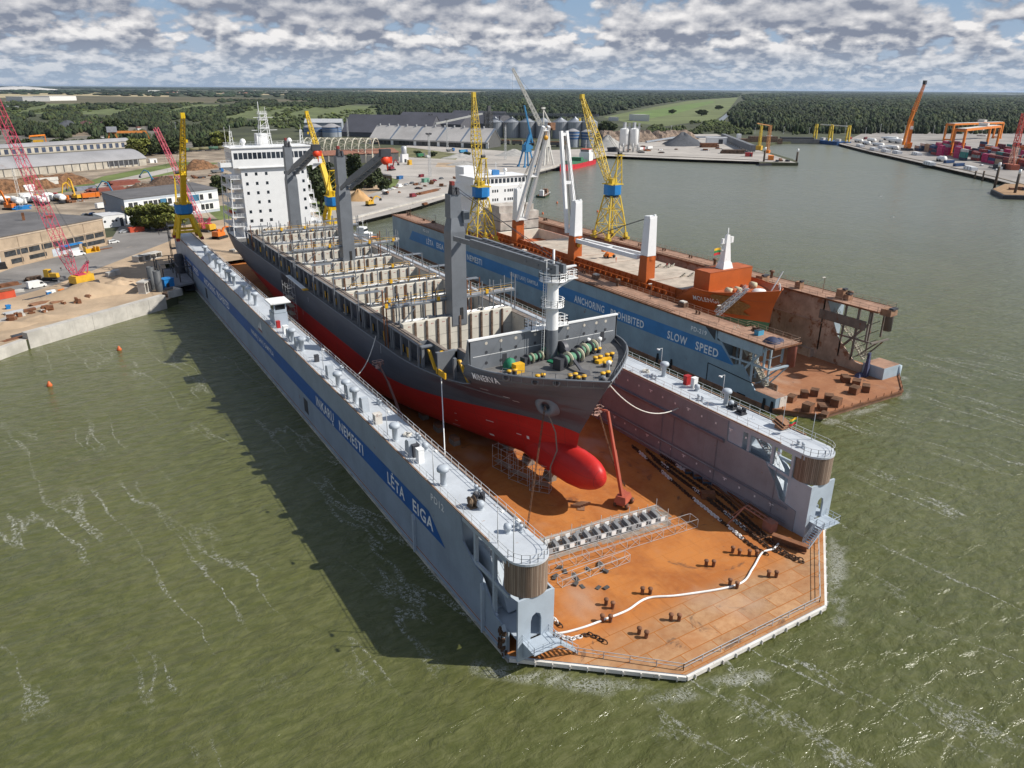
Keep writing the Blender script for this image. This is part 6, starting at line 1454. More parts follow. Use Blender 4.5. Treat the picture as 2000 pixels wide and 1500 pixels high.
C_OR = mat('coat_orange', (.60,.12,.02), .8); C_DK = mat('coat_dark', (.03,.035,.05), .8); C_NV = mat('trouser_navy', (.02,.025,.05), .8)
person(tuple(G(1203,512,16.1)), .4, C_OR, C_OR, 'person in orange overalls on the hatch covers beside the small crane')
person(tuple(G(1365,551,16.1)), 1.2, C_DK, C_NV, 'person in dark clothes on the hatch cover near the orange breakwater')
person(tuple(G(1302,524,16.1)), 2.2, mat('coat_red', (.4,.03,.03), .8), C_NV, 'person in red jacket on the hatch covers behind the last crane')
p = G(1190,503,16.1); o = thing('boom_lift', 'small orange folded boom lift parked on the beige hatch covers', 'boom lift', p); mb = MB(); mb.cb((p.x,p.y,16.6), (3.2,1.8,1.0), .3, .85); mb.beam((p.x-1.4,p.y,17.6),(p.x+.6,p.y,19.0), .35, .4); mb.beam((p.x+.6,p.y,19.0),(p.x-2.2,p.y-.3,19.3), .3, .3); mb.cb((p.x-2.4,p.y,18.2), (.9,1.2,1.0)); mb.build('body', mat('machine_orange', (.62,.18,.03), .5), o)
for sx in (-1.1,1.1):
    for sy in (-.95,.95): mb = MB(); mb.rod((p.x+sx,p.y+sy-.15,16.6),(p.x+sx,p.y+sy+.15,16.6), .5, 10); mb.build('wheel', M_RUB, o)
for i in range(7):
    mb = MB(); q = G(1285+i*16, 522+i*6-(i%3)*7, 16.1); [mb.cb((min(q.x,154)+j*.22,q.y+j*.1,16.08+.3*(j//3)), (rr.uniform(1.4,3.4),.35,.28), .3+.05*j) for j in range(6)]; mb.build('lumber_stack', mat('lumber_grey', (.36,.33,.28), .9, var=.3), None, label=('first','second','third','fourth','fifth','sixth','seventh')[i]+' small grey lumber stack from the last crane on the forward hatch covers', cat='lumber', group='lumber on the hatch covers')
# ================================================================ vessels afloat
def vessel(name, lab, cat, c, L, B, rz, hullm, deckm, dh=1.6, build=None, sheer=.8):
    o = thing(name, lab, cat, (0,0,0)); mb = MB(); n = 14; rows = []
    for k, z_ in enumerate((-.5,.4,1.0)):
        row = []
        for i in range(n+1):
            f_ = i/n; x = (f_-.5)*L; w = B/2*(min(1, ((1-f_)/.3))**.6 if f_ > .7 else 1)*(.85+.15*k/2); zz = z_*dh+(sheer*max(0,(f_-.6)/.4)**2 if z_ == 1.0 else 0); row.append((x,w,zz))
        rows.append(row)
    vs = [p for r in rows for p in r]+[(p[0],-p[1],p[2]) for r in rows for p in r]; m_ = n+1; fs = []
    for k in range(2):
        for i in range(n): fs += [(k*m_+i+1,k*m_+i,(k+1)*m_+i,(k+1)*m_+i+1), ((3+k)*m_+i,(3+k)*m_+i+1,(4+k)*m_+i+1,(4+k)*m_+i)]
    fs += [(0,m_,4*m_,3*m_),(m_,2*m_,5*m_,4*m_)]; mb.add(vs, fs); mb.build('hull', hullm, o)
    mb = MB(); mb.add([(p[0],p[1]*.97,p[2]-.25) for p in rows[2]]+[(p[0],-p[1]*.97,p[2]-.25) for p in rows[2]], [(i,i+1,m_+i+1,m_+i) for i in range(n)]); mb.build('deck', deckm, o)
    if build: build(o)
    place(o, c, rz); return o
def tugtop(o):
    mb = MB(); mb.cb((1,0,1.5), (7,4.4,2.6)); mb.cb((1.6,0,4.1), (4,3.8,2.4), 0, .9); mb.build('wheelhouse', M_HW, o)
    mb = MB(); mb.box(-.4,-1.95,4.7,-.38,1.95,5.8); mb.box(3.45,-1.7,4.7,3.6,1.7,5.8); mb.build('window', M_GLASS, o)
    mb = MB(); mb.rod((1,0,6.4),(1,0,11), .12, 5); mb.rod((1,-1.5,9),(1,1.5,9), .07, 4); mb.rod((-1.5,.8,6),(-1.5,.8,9), .05, 4); mb.build('mast', M_HW, o)
    mb = MB(); mb.cb((-4.5,0,1.3), (3,2,1.2)); mb.build('winch', mat('machine_orange', (.62,.18,.03), .5), o)
vessel('tugboat', 'small white and grey tugboat moored between the two docks', 'tugboat', (131.5-12,322,0), 16, 5.6, 2.3, M_DARKST, mat('deck_green', (.06,.16,.11), .8), 1.6, tugtop)
def worktop(o):
    mb = MB(); mb.cb((-6,0,.9), (2.6,2.6,3.6)); mb.build('cabin', M_HW, o)
    mb = MB(); mb.cb((4,0,.9), (5,3.6,2.4)); mb.cb((4,0,3.3), (3.4,3,.9)); mb.cb((-1,0,.9), (2,2,1.6)); mb.build('engine_house', mat('workboat_rust', (.20,.12,.08), .8, rust=.3), o)
    mb = MB(); mb.rod((5,0,3),(5,0,8), .09, 4); mb.rod((-6.5,0,4),(-6.5,0,7.5), .08, 4); mb.rail([(-8,-2.5,1),(8,-2.5,1)], 1, 1.6, .05); mb.build('mast', M_WHITE, o)
vessel('workboat', 'dark green workboat floating alone in the open basin', 'workboat', G(1062,383,0), 18, 6.5, .75, mat('hull_darkgreen', (.025,.06,.04), .7), M_RUSTY, 1.2, worktop, .2)
def coaster(o):
    mb = MB(); mb.cb((-26,0,4), (10,10,7), 0, .95); mb.cb((-25,0,11), (6,8.5,2.8)); mb.build('superstructure', M_HW, o)
    mb = MB(); mb.box(-28.4,-4.3,13.8,-21.6,4.3,14.2); mb.build('roof', mat('hook_red', (.75,.06,.015), .5), o)
    mb = MB(); mb.box(-21.97,-3.8,12,-21.94,3.8,13.2); mb.build('window', M_GLASS, o)
    mb = MB(); mb.rod((-25,0,14),(-25,0,22), .2, 5); mb.rod((-25,-2,19),(-25,2,19), .12, 4); mb.rod((30,0,6),(30,0,13), .2, 5); mb.build('mast', M_HW, o)
    mb = MB(); mb.box(-18,-4.5,3.8,26,4.5,5.6); mb.build('hatch_coaming', mat('coaming_green', (.05,.17,.09), .6, rust=.15), o)
    mb = MB(); mb.box(-6,-4.6,5.6,0,4.6,8.5); mb.cb((18,0,5.6), (5,8,1.2)); mb.build('hatch_crane', mat('coaming_green', (.05,.17,.09), .6), o)
a = G(1086,335,0); c = G(1150,319,0); vessel('coaster', 'red hulled coaster moored at the quay below the grain silos', 'coaster', ((a.x+c.x)/2+1.0,(a.y+c.y)/2-2.5,0), 78, 12, math.atan2(c.y-a.y, c.x-a.x)+PI, mat('coaster_red', (.55,.03,.045), .5, rust=.05), M_RUSTY, 4.2, coaster, 1.6)
# ================================================================ cranes
M_CYEL = mat('crane_yellow', (.62,.44,.045), .55, var=.12, scale=.5, rust=.12); M_CYEL2 = mat('crane_yellow_fresh', (.70,.46,.01), .5, var=.08, scale=.5)
M_CBLUE = mat('crane_blue', (.015,.19,.50), .5, var=.08, scale=.5, streak=.08); M_CWHITE = mat('crane_pale', (.62,.60,.55), .55, var=.1, rust=.15)
M_CRED = mat('crane_red', (.50,.05,.10), .5, var=.1, rust=.05); M_CORG = mat('crane_orange', (.68,.20,.02), .5, var=.08); M_CLBL = mat('crane_light_blue', (.035,.20,.40), .55, var=.1, rust=.06)
def tower_crane(lab, base, hb, tip, m, boxm, boomd=None, solid=False):
    """dock portal crane: tapering lattice portal, octagonal machinery house, frame, jib and A-frame"""
    o = thing('dock_crane', lab, 'dock crane', base); x, y, z = base; P = []
    for sx, sy in ((-1,-1),(1,-1),(1,1),(-1,1)): P.append((sx,sy))
    mb = MB(); lv = [0, hb*.34, hb*.68, hb]; wd = [4.0, 3.5, 2.7, 1.9]
    pts = [[Vector((x+sx*w, y+sy*w, z+h)) for sx, sy in P] for h, w in zip(lv, wd)]
    if solid:
        for k in range(4):
            mb.beam(pts[0][k], pts[3][k], 1.1, 1.0)
            mb.beam(pts[1][k], pts[1][(k+1) % 4], .7, .8)
        mb.cb((x,y,z+hb-1.2), (5.0,5.0,1.2))
    else:
        for i in range(3):
            for k in range(4):
                k2 = (k+1) % 4; mb.beam(pts[i][k], pts[i+1][k], .38); mb.rod(pts[i+1][k], pts[i+1][k2], .13, 4)
                if i != 1 or k % 2: mb.rod(pts[i][k], pts[i+1][k2], .13, 4); mb.rod(pts[i][k2], pts[i+1][k], .13, 4)
                else: c = (pts[i+1][k]+pts[i+1][k2])/2; mb.rod(pts[i][k], c, .13, 4); mb.rod(pts[i][k2], c, .13, 4)
        for k in range(4): q = pts[0][k]; mb.beam(q, q.lerp(pts[1][k], .45), 1.1, .9)
        for k in range(4): c = (pts[1][k]+pts[1][(k+1) % 4])/2; mb.rod(c, (x,y,z+hb*.95), .11, 4)
    mb.build('portal', m, o)
    mb = MB(); [mb.cb((q.x,q.y,z), (1.0,2.6,.9)) for q in pts[0]]; mb.build('bogie', mat('bogie_red', (.30,.03,.03), .6, rust=.2) if solid else m, o)
    zb = z+hb
    mb = MB(); mb.lathe([(0,0),(2.2,0),(2.9,.5),(3.05,.5),(3.05,3.7),(2.9,3.7),(0,3.7)], (x,y,zb), 8, a0=PI/8); [setattr(mb,'s',[False]*len(mb.s))]; mb.mi(1); mb.lathe([(2.4,-.5),(2.4,.1),(0,.1)], (x,y,zb), 12); mb.build('machinery_house', [boxm, M_DARKST], o)
    zf = zb+3.7; tp = Vector(tip); bd = Vector((tp.x-x, tp.y-y, 0)); bd = bd.normalized() if bd.length > .5 else Vector(boomd or (0,-1,0)); sd = Vector((-bd.y,bd.x,0))
    mb = MB(); mb.box(x-2.6,y-2.6,zf,x+2.6,y+2.6,zf+.3); root = Vector((x,y,zf+1.2))+bd*1.9
    apex = Vector((x,y,zf+9.5))-bd*2.2
    for s in (-1,1):
        mb.beam(Vector((x,y,zf))+bd*1.6+sd*s*2.0, apex+sd*s*1.0, .28); mb.beam(Vector((x,y,zf))-bd*2.3+sd*s*2.0, apex+sd*s*1.0, .28)
        for k in range(3): h = (k+1)/4; mb.rod((Vector((x,y,zf))-bd*2.3+sd*s*2.0).lerp(apex+sd*s, h), (Vector((x,y,zf))+bd*1.6+sd*s*2.0).lerp(apex+sd*s, h), .09, 4)
    for k in range(4): h = k/4; mb.rod((Vector((x,y,zf))-bd*2.3+sd*2.0).lerp(apex+sd, h), (Vector((x,y,zf))-bd*2.3-sd*2.0).lerp(apex-sd, h+.22), .09, 4)
    mb.box(apex.x-1.2,apex.y-1.2,apex.z,apex.x+1.2,apex.y+1.2,apex.z+.2); mb.cb((x,y,zf+.3), (2.2,2.0,1.6)); mb.mi(1); mb.lathe([(.5,-.7),(.5,.7)], (apex.x,apex.y,apex.z+.8), 8, 'x'); mb.build('top_frame', [m, M_DARKST], o)
    mb = MB(); d = (tp-root); mid = root+d*.5
    if solid: mb.beam(root-Vector((0,0,1)), root+d*.36, 1.7, 1.9); mb.lattice(root+d*.34, tp, 1.9, .9, 16, .16, .09)
    else: mb.lattice(root, mid, 1.5, 2.7, 9, .16, .085); mb.lattice(mid, tp, 2.7, .8, 11, .15, .08)
    mb.cb(tuple(tp-Vector((0,0,.6))), (1.2,1.2,1.6)); mb.build('jib', m, o)
    mb = MB()
    for s in (-.6,.6): mb.rod(apex+sd*s+Vector((0,0,.8)), tp+sd*s*.5, .045, 3)
    mb.rod(tp+bd*.6, tp+bd*.6-Vector((0,0,7)), .04, 3); mb.build('hoist_cable', M_DARKST, o)
    mb = MB(); q = tp+bd*.6-Vector((0,0,7.6)); mb.cb(tuple(q), (.6,.4,.9)); mb.build('hook_block', m, o)
    return o
tower_crane('yellow lattice dock crane with blue house on the older dock, behind the container ship mast', (129.0,231.5,ZD), 15.5, AX(925,186,129.5), M_CYEL, M_CBLUE)
tower_crane('yellow lattice dock crane with blue house on the open water side of the older dock', (164.7,203.5,ZR), 14.5, AX(1137,190,160.5), M_CYEL, M_CBLUE)
tower_crane('bright yellow dock crane with blue house on the landward end of the near dock wall', (40.2,288,ZT), 8.5, AX(357,227,39.6), M_CYEL2, M_CBLUE, (0,-1,0), True)
tower_crane('yellow dock crane partly hidden behind the container ship white house and second crane', (92.2,281,ZT), 8.5, AX(599,222,92.0), M_CYEL2, M_CBLUE, (-1,0,0), True)
# red crawler cranes
def crawler(lab, base, rz, foot, tip, w, back, name='crawler_crane', bm=M_CRED):
    o = thing(name, lab, 'crawler crane', base); x, y, z = base; ca, sa = math.cos(rz), math.sin(rz); loc = lambda a, c, h: Vector((x+a*ca-c*sa, y+a*sa+c*ca, z+h))
    for s in (-1,1):
        mb = MB(); mb.cb(loc(0,s*2.3,0), (7.4,1.1,1.2), rz, .93); [mb.mi(1).cb(loc(-3.3+i*.6,s*2.3,1.2), (.35,1.15,.1), rz) for i in range(12)]; mb.build('track', [M_DARKST, mat('track_brown', (.10,.07,.05), .9)], o)
    mb = MB(); mb.cb(loc(-.5,0,1.3), (6.4,3.4,2.3), rz); mb.cb(loc(-3.2,0,1.2), (1.6,4.0,2.0), rz); mb.cb(loc(2.2,1.5,1.4), (2.2,1.4,2.4), rz); mb.mi(1); mb.cb(loc(-1,0,3.6), (3,2.6,.3), rz); mb.mi(2); mb.cb(loc(2.9,1.5,2.4), (.9,1.3,1.2), rz); mb.build('machinery_house', [mat('machine_yellow', (.62,.36,.03), .5, rust=.1), bm, M_GLASS], o)
    ft = Vector(foot); tp = Vector(tip); bk = Vector(back)
    mb = MB(); mb.lattice(ft, ft.lerp(tp,.12), w*.4, w, 3, .12, .07); mb.lattice(ft.lerp(tp,.12), tp, w, w*.8, int((tp-ft).length/w*.8), .13, .07); mb.build('boom', bm, o)
    mb = MB(); mb.beam(loc(1.6,0,3.4), bk, .3); mb.lattice(loc(-1.5,0,3.4), bk, .9, .6, 6, .09, .05); mb.build('gantry', bm, o)
    mb = MB()
    for s in (-.5,.5): mb.rod(bk+Vector((s*.3,s,0)), ft.lerp(tp,.92)+Vector((0,s,0)), .045, 3); mb.rod(bk, loc(-3,s,3.4), .05, 3)
    for f_ in (.55,.7,.93): q = ft.lerp(tp, f_); mb.rod(q, (q.x+1.5,q.y-.5,max(z+8, q.z-22)), .03, 3)
    mb.build('pendant', M_DARKST, o); return o
bp_ = G(166,556); crawler('red lattice boom crawler crane with yellow house standing on the sandy bank', bp_, .55, G(148,540,GZ+3.0), AY(-14,190,G(148,540).y+8), 3.0, AY(172,510,G(168,545).y))
mb = MB(); a_ = G(60,402,GZ+2); mb.lattice(AY(42,402,a_.y), AY(25,330,a_.y+10), 1.4, 1.0, 8, .1, .06); mb.build('lattice_mast', M_CWHITE, None, label='pale lattice mast beside the red boom above the factory roof', cat='mast')
b3 = G(404,452); crawler('second red crawler crane, its boom rising behind the bright yellow dock crane', b3, 2.2, G(399,446,GZ+3), AY(304,250,b3.y+12), 1.9, AY(410,425,b3.y))
# blue level luffing crane by the quay
def luffer(lab, base, wl, hp, m, jt, knee, w=1.0):
    o = thing('quay_crane', lab, 'quay crane', base); x, y, z = base; mb = MB()
    for sx in (-1,1):
        for sy in (-1,1): mb.beam((x+sx*wl,y+sy*wl,z), (x+sx*wl*.45,y+sy*wl*.45,z+hp), w*.9); mb.cb((x+sx*wl,y+sy*wl,z), (w*1.6,w*1.6,w*1.2))
    mb.cb((x,y,z+hp-.6), (wl*1.3,wl*1.3,1.4)); mb.build('portal', m, o)
    kn = Vector(knee); tp = Vector(jt)
    mb = MB(); mb.cb((x,y,z+hp+.8), (wl*1.0,wl*1.3,4.5)); mb.cb((x+wl*.9,y,z+hp+1.6), (2.2,2,2.6)); mb.build('cab', m, o)
    mb = MB(); mb.beam((x,y,z+hp+5), kn, w*2.0, w*2.2); mb.beam((x-wl*.6,y,z+hp+5), kn+Vector((0,0,-2)), w*.8); mb.build('tower', m, o)
    mb = MB(); d = tp-kn; mb.beam(kn-d*.3, kn+d*.25, w*1.0, w*1.8); mb.beam(kn+d*.22, tp, w*.8, w*1.2); mb.beam(kn-d*.3, Vector((x-wl*.4,y,z+hp+7)), w*.6); mb.build('jib', m, o); return o
p = G(1028,326); luffer('blue quay crane with folded jib on the long quay before the silos', p, 5.0, 13, M_CLBL, AY(1024,206,p.y), AY(1036,262,p.y), 1.15)
# grey portal crane with long lattice jib
p = G(1066,322); o = thing('quay_crane', 'pale quay crane whose long lattice jib rises highest over the silos', 'quay crane', p); z1 = HT(p, 250)
mb = MB()
for sx in (-1,1):
    for sy in (-1,1): mb.beam((p.x+sx*5,p.y+sy*5,GZ), (p.x+sx*2.2,p.y+sy*2.2,GZ+z1*.5), 1.1)
mb.cb((p.x,p.y,GZ+z1*.5), (5,5,z1*.5), 0, .8); mb.build('portal', M_CWHITE, o)
r0 = AY(1056,244,p.y); tp = AY(1001,133,p.y+6); ap_ = AY(1061,213,p.y); bx = AY(1077,249,p.y)
mb = MB(); mb.lattice(r0, tp, 3.0, 1.4, 24, .28, .16); mb.build('jib', M_CWHITE, o)
mb = MB(); mb.cb(tuple(bx-Vector((0,0,2))), (5,5,6)); mb.cb((p.x,p.y,bx.z-2), (9,5,1.5)); mb.build('machinery_house', mat('house_brown', (.26,.13,.07), .8, var=.2, rust=.2), o)
mb = MB(); mb.beam((p.x-3,p.y,r0.z), ap_, .7); mb.beam((p.x+5,p.y,r0.z), ap_, .7); mb.beam(bx, ap_, .5); mb.cb(tuple(ap_), (3,2,1.5)); mb.build('top_frame', M_CWHITE, o)
mb = MB(); [mb.rod(ap_, tp.lerp(r0, f_), .09, 3) for f_ in (.02,.3)]; mb.rod(tp, tp-Vector((0,0,30)), .06, 3); mb.build('hoist_cable', M_DARKST, o)
for px, py in ((1072,316),):
    p = G(px, py); mb = MB(); [mb.beam((p.x+sx*3,p.y+sy*3,GZ),(p.x,p.y,GZ+14), .8) for sx in (-1,1) for sy in (-1,1)]; mb.cb((p.x,p.y,GZ+13.5), (2.4,2.4,1)); mb.build('pale_trestle', M_CWHITE, None, label='pale four legged trestle on the quay beside the red coaster', cat='trestle')
# orange mobile harbour crane
p = G(1771,294); o = thing('harbour_crane', 'tall orange mobile harbour crane on the container terminal quay', 'harbour crane', p); zt = HT(p, 236)
mb = MB(); mb.cb((p.x,p.y,GZ+.5), (14,9,2.2), .9); [mb.cb((p.x+a*8,p.y+c*7,GZ), (3,3,1), .9) for a in (-1,1) for c in (-1,1)]; mb.build('chassis', M_DARKST, o)
mb = MB(); mb.cb((p.x,p.y,GZ+2.7), (7,6,6), .9, .8); mb.cb((p.x,p.y,GZ+8), (3.6,3.6,zt-8), .9, .7); mb.cb((p.x+5,p.y+2,GZ+4), (6,5,4.5), .9); mb.cb((p.x-4,p.y-3,GZ+4), (3,3,4), .9); mb.mi(1); mb.cb((p.x-2,p.y-2,GZ+zt*.72), (2.4,2.4,3.4), .9); mb.build('tower', [M_CORG, M_WHITE], o)
r0 = AY(1776,240,p.y-2); tp = AY(1806,163,p.y-12); mb = MB(); mb.beam(AY(1764,283,p.y), r0, 2.4, 2.4); mb.beam(r0, r0.lerp(tp,.32), 2.6, 3.2); mb.lattice(r0.lerp(tp,.3), tp, 3.2, 1.6, 14, .32, .17); mb.mi(1); mb.cb(tuple(tp-Vector((0,0,1))), (3,3,4)); mb.build('boom', [M_CORG, M_DARKST], o)
mb = MB(); [mb.rod((p.x+2,p.y,GZ+zt+3), r0.lerp(tp,f_), .1, 3) for f_ in (.7,.97)]; mb.build('hoist_cable', M_DARKST, o)
# rubber tyred gantries
def rtg(lab, a, c, py_top, dep, m=M_CORG):
    a = Vector(a); c = Vector(c); d = (c-a).normalized(); nn = Vector((-d.y,d.x,0)); h = HT(a, py_top); o = thing('gantry_crane', lab, 'gantry crane', (a+c)/2)
    for k, q in enumerate((a,c)):
        mb = MB(); e = q+nn*dep
        for s in (q,e): mb.beam(s+Vector((0,0,1.5)), s+Vector((0,0,h)), 2.0, 2.0); mb.cb(tuple(s), (3,3,1.6), math.atan2(nn.y,nn.x))
        mb.beam(q+Vector((0,0,2)), e+Vector((0,0,2)), 1.4, 1.6); mb.beam(q+Vector((0,0,h-1)), e+Vector((0,0,h-1)), 1.2, 1.4); mb.build('leg_frame', m, o)
    mb = MB()
    for s in (0,dep): mb.beam(a+nn*s+Vector((0,0,h)), c+nn*s+Vector((0,0,h)), 1.6, 2.2)
    mb.build('girder', m, o)
    mb = MB(); t1 = a.lerp(c,.62)+nn*dep*.5; mb.beam(a+nn*dep*.5+Vector((0,0,h+1.3)), c+nn*dep*.5+Vector((0,0,h+1.3)), dep*.8, .3); mb.cb((t1.x,t1.y,h+GZ+1.5), (7,dep*.9,3.2), math.atan2(d.y,d.x)); mb.rod(t1+Vector((0,0,h)), t1+Vector((0,0,h-8)), .15, 4); mb.cb((t1.x,t1.y,GZ+h-9), (9,2.4,1.2), math.atan2(nn.y,nn.x)); mb.build('trolley', M_CWHITE, o); return o
rtg('nearer orange rubber tyred gantry straddling the container stacks', G(1876,305), G(1944,293), 254, 10)
rtg('farther orange rubber tyred gantry behind the pink containers', G(1857,276), G(1953,271), 243, 10)
# red lattice tower crane at the right edge
p = G(1973,331); o = thing('lattice_crane', 'red and cream lattice crane standing by the terminal corner', 'lattice crane', p); h = HT(p, 221)
mb = MB(); mb.lattice(p, p+Vector((0,0,h*.42)), 4.2, 3.6, 9, .3, .16); mb.build('lower_mast', mat('mast_cream', (.55,.33,.25), .6, rust=.1), o)
mb = MB(); mb.lattice(p+Vector((0,0,h*.42)), p+Vector((0,0,h)), 3.6, 2.4, 12, .3, .17); mb.build('upper_mast', mat('mast_red', (.50,.07,.05), .6), o)
mb = MB(); mb.cb((p.x,p.y,GZ), (16,7,4.5), .9); mb.beam((p.x-8,p.y-6,GZ+4),(p.x-3,p.y,GZ+20), .8); mb.mi(1); mb.cb((p.x-5,p.y+7,GZ), (9,6,4)); mb.build('base', [mat('mast_base', (.42,.12,.07), .7, rust=.2), M_DARKST], o)
# barge with the yellow portal frames at the head of the basin
c = (G(1580,279,0)+G(1632,284,0))/2; bz = math.atan2(-56,14); o = thing('crane_barge', 'blue barge carrying four yellow portal legs at the head of the basin', 'barge', (c.x,c.y,0))
a = G(1585,279,0); e = G(1634,284,0); d = (e-a).normalized(); nn = Vector((-d.y,d.x,0)); mb = MB(); mb.prism([(a)[:2],(e)[:2],(e+nn*22)[:2],(a+nn*22)[:2]], -.5, 4.2); mb.build('barge_hull', mat('barge_blue', (.02,.08,.22), .6, rust=.1), o)
for i, (f_, s) in enumerate(((.0,4),(.30,16),(.62,4),(.98,16))):
    q = a.lerp(e, f_)+nn*s; h = HT(Vector((q.x,q.y,4.2)), 243+i); mb = MB(); dq = d*3.0
    for k in (-1,1): mb.beam(q+dq*k+Vector((0,0,4.2)), q+dq*k*.55+Vector((0,0,4.2+h)), 1.5, 1.5)
    mb.beam(q-dq*.6+Vector((0,0,4+h)), q+dq*.6+Vector((0,0,4+h)), 1.6, 1.6); mb.beam(q-dq+Vector((0,0,7)), q+dq+Vector((0,0,10)), .6); mb.build('portal_frame', M_CYEL, o)
mb = MB(); q = a.lerp(e,.5)+nn*10; mb.beam(q-d*24+Vector((0,0,4+h)), q+d*26+Vector((0,0,4+h)), 1.0, 1.2); [mb.cb(tuple(a.lerp(e,f_)+nn*9+Vector((0,0,4.2))), (6,5,3)) for f_ in (.2,.45,.8)]; mb.build('deck_gear', M_CWHITE, o)
# cranes on the stone jetty
p = G(1482,293); o = thing('jetty_crane', 'slim yellow mast crane on the stone jetty', 'jetty crane', p); h = HT(p,245); mb = MB(); mb.lattice(p+Vector((0,0,4)), p+Vector((0,0,h)), 2.4, 1.6, 14, .3, .16); mb.build('mast', M_CYEL, o); mb = MB(); mb.cb(p, (9,6,4.5), .5); mb.build('house', mat('machine_yellow', (.62,.36,.03), .5), o)
p = G(1498,299); o = thing('jetty_crane', 'orange mast crane with a short level jib on the stone jetty', 'jetty crane', p); h = HT(p,244); mb = MB(); mb.lattice(p+Vector((0,0,2)), p+Vector((0,0,h)), 2.6, 2.0, 14, .3, .16); mb.beam(AY(1479,241,p.y), AY(1503,245,p.y), .9); mb.build('mast', mat('mast_orange', (.50,.24,.09), .6), o); mb = MB(); mb.cb(p, (8,5,3), .5); mb.build('house', M_CORG, o)
mb = MB(); p = G(1505,312); mb.cb(p, (13,5,4), .75); mb.build('orange_excavator', M_CORG, None, label='orange machine house standing on the tip of the stone jetty', cat='machine')
# blue grey and orange gantry far behind the sheds
p = G(222,277); o = thing('gantry_crane', 'orange gantry crane with grey house behind the long sheds', 'gantry crane', p); q = G(288,274); h = HT(p, 258)
mb = MB()
for s in (-1,1): mb.beam(p+Vector((s*6,0,0)), p+Vector((s*2.5,0,h)), 1.6)
mb.build('leg_frame', mat('gantry_orange', (.45,.16,.03), .6), o)
mb = MB(); mb.beam(p+Vector((0,0,h)), Vector((q.x,q.y,GZ+h-1)), 2.2, 2.6); [mb.beam(Vector((q.x+s*3,q.y,GZ)), Vector((q.x,q.y,GZ+h-1)), 1.2) for s in (-1,1)]; mb.build('girder', mat('gantry_orange', (.45,.16,.03), .6), o)
mb = MB(); mb.cb((p.x,p.y,GZ+h), (11,7,6)); mb.build('cab', mat('cab_grey', (.30,.31,.34), .6), o)
p = G(82,288); mb = MB(); q = G(92,286); h = 12
for pp in (G(62,289), G(92,286)):
    for s in (-4,4): mb.beam(Vector((pp.x,pp.y+s,GZ)), Vector((pp.x,pp.y+s,GZ+h)), .9)
a = G(62,289); c = G(92,286); mb.beam((a.x,a.y,GZ+h),(c.x,c.y,GZ+h), 1.2, 1.4); mb.mi(1); mb.cb(((a.x+c.x)/2,(a.y+c.y)/2,GZ), (10,5,7.5)); mb.build('small_gantry', [M_CORG, mat('machine_yellow', (.62,.36,.03), .5)], None, label='small yellow gantry crane at the far left behind the grey sheds', cat='gantry crane')
# ================================================================ buildings
def V3(p, z=None): return Vector((p[0], p[1], GZ if z is None else z))
def quadb(name, lab, cat, A, B, v, h, wm, rm, par=.5, lip=.25):
    """flat roofed block: front wall from A to B, v leads to the back; returns the thing and a helper frame"""
    A = V3(A); B = V3(B); v = Vector((v[0], v[1], 0)); o = thing(name, lab, cat, (A+B+v)/2-Vector((v.x,v.y,0))*.0)
    mb = MB(); P = [A, B, B+v, A+v]; mb.prism([(p.x,p.y) for p in P], 0, GZ+h, top=False); mb.build('wall', wm, o)
    c = (A+B)/2+v/2; mb = MB(); mb.prism([((p.x-c.x)*1.012+c.x,(p.y-c.y)*1.012+c.y) for p in P], GZ+h, GZ+h+par, bot=True); mb.build('roof', rm, o)
    return o, A, (B-A), v
def face_boxes(o, nm, A, d, items, m, out=.06, thick=.05):
    """rectangles on the wall that starts at A and runs along d: items are (s0,s1,z0,z1) in metres"""
    d = Vector((d.x,d.y,0)); L = d.length; d = d/L; n = Vector((d.y,-d.x,0)); res = []
    for s0, s1, z0, z1 in items:
        mb = MB(); a = A+d*s0+n*out; c = A+d*s1+n*out; a2 = a-n*(out+.02); c2 = c-n*(out+.02)
        mb.prism([(a.x,a.y),(c.x,c.y),(c2.x,c2.y),(a2.x,a2.y)], GZ+z0, GZ+z1, bot=True); res.append(mb.build(nm, m, o))
    return res
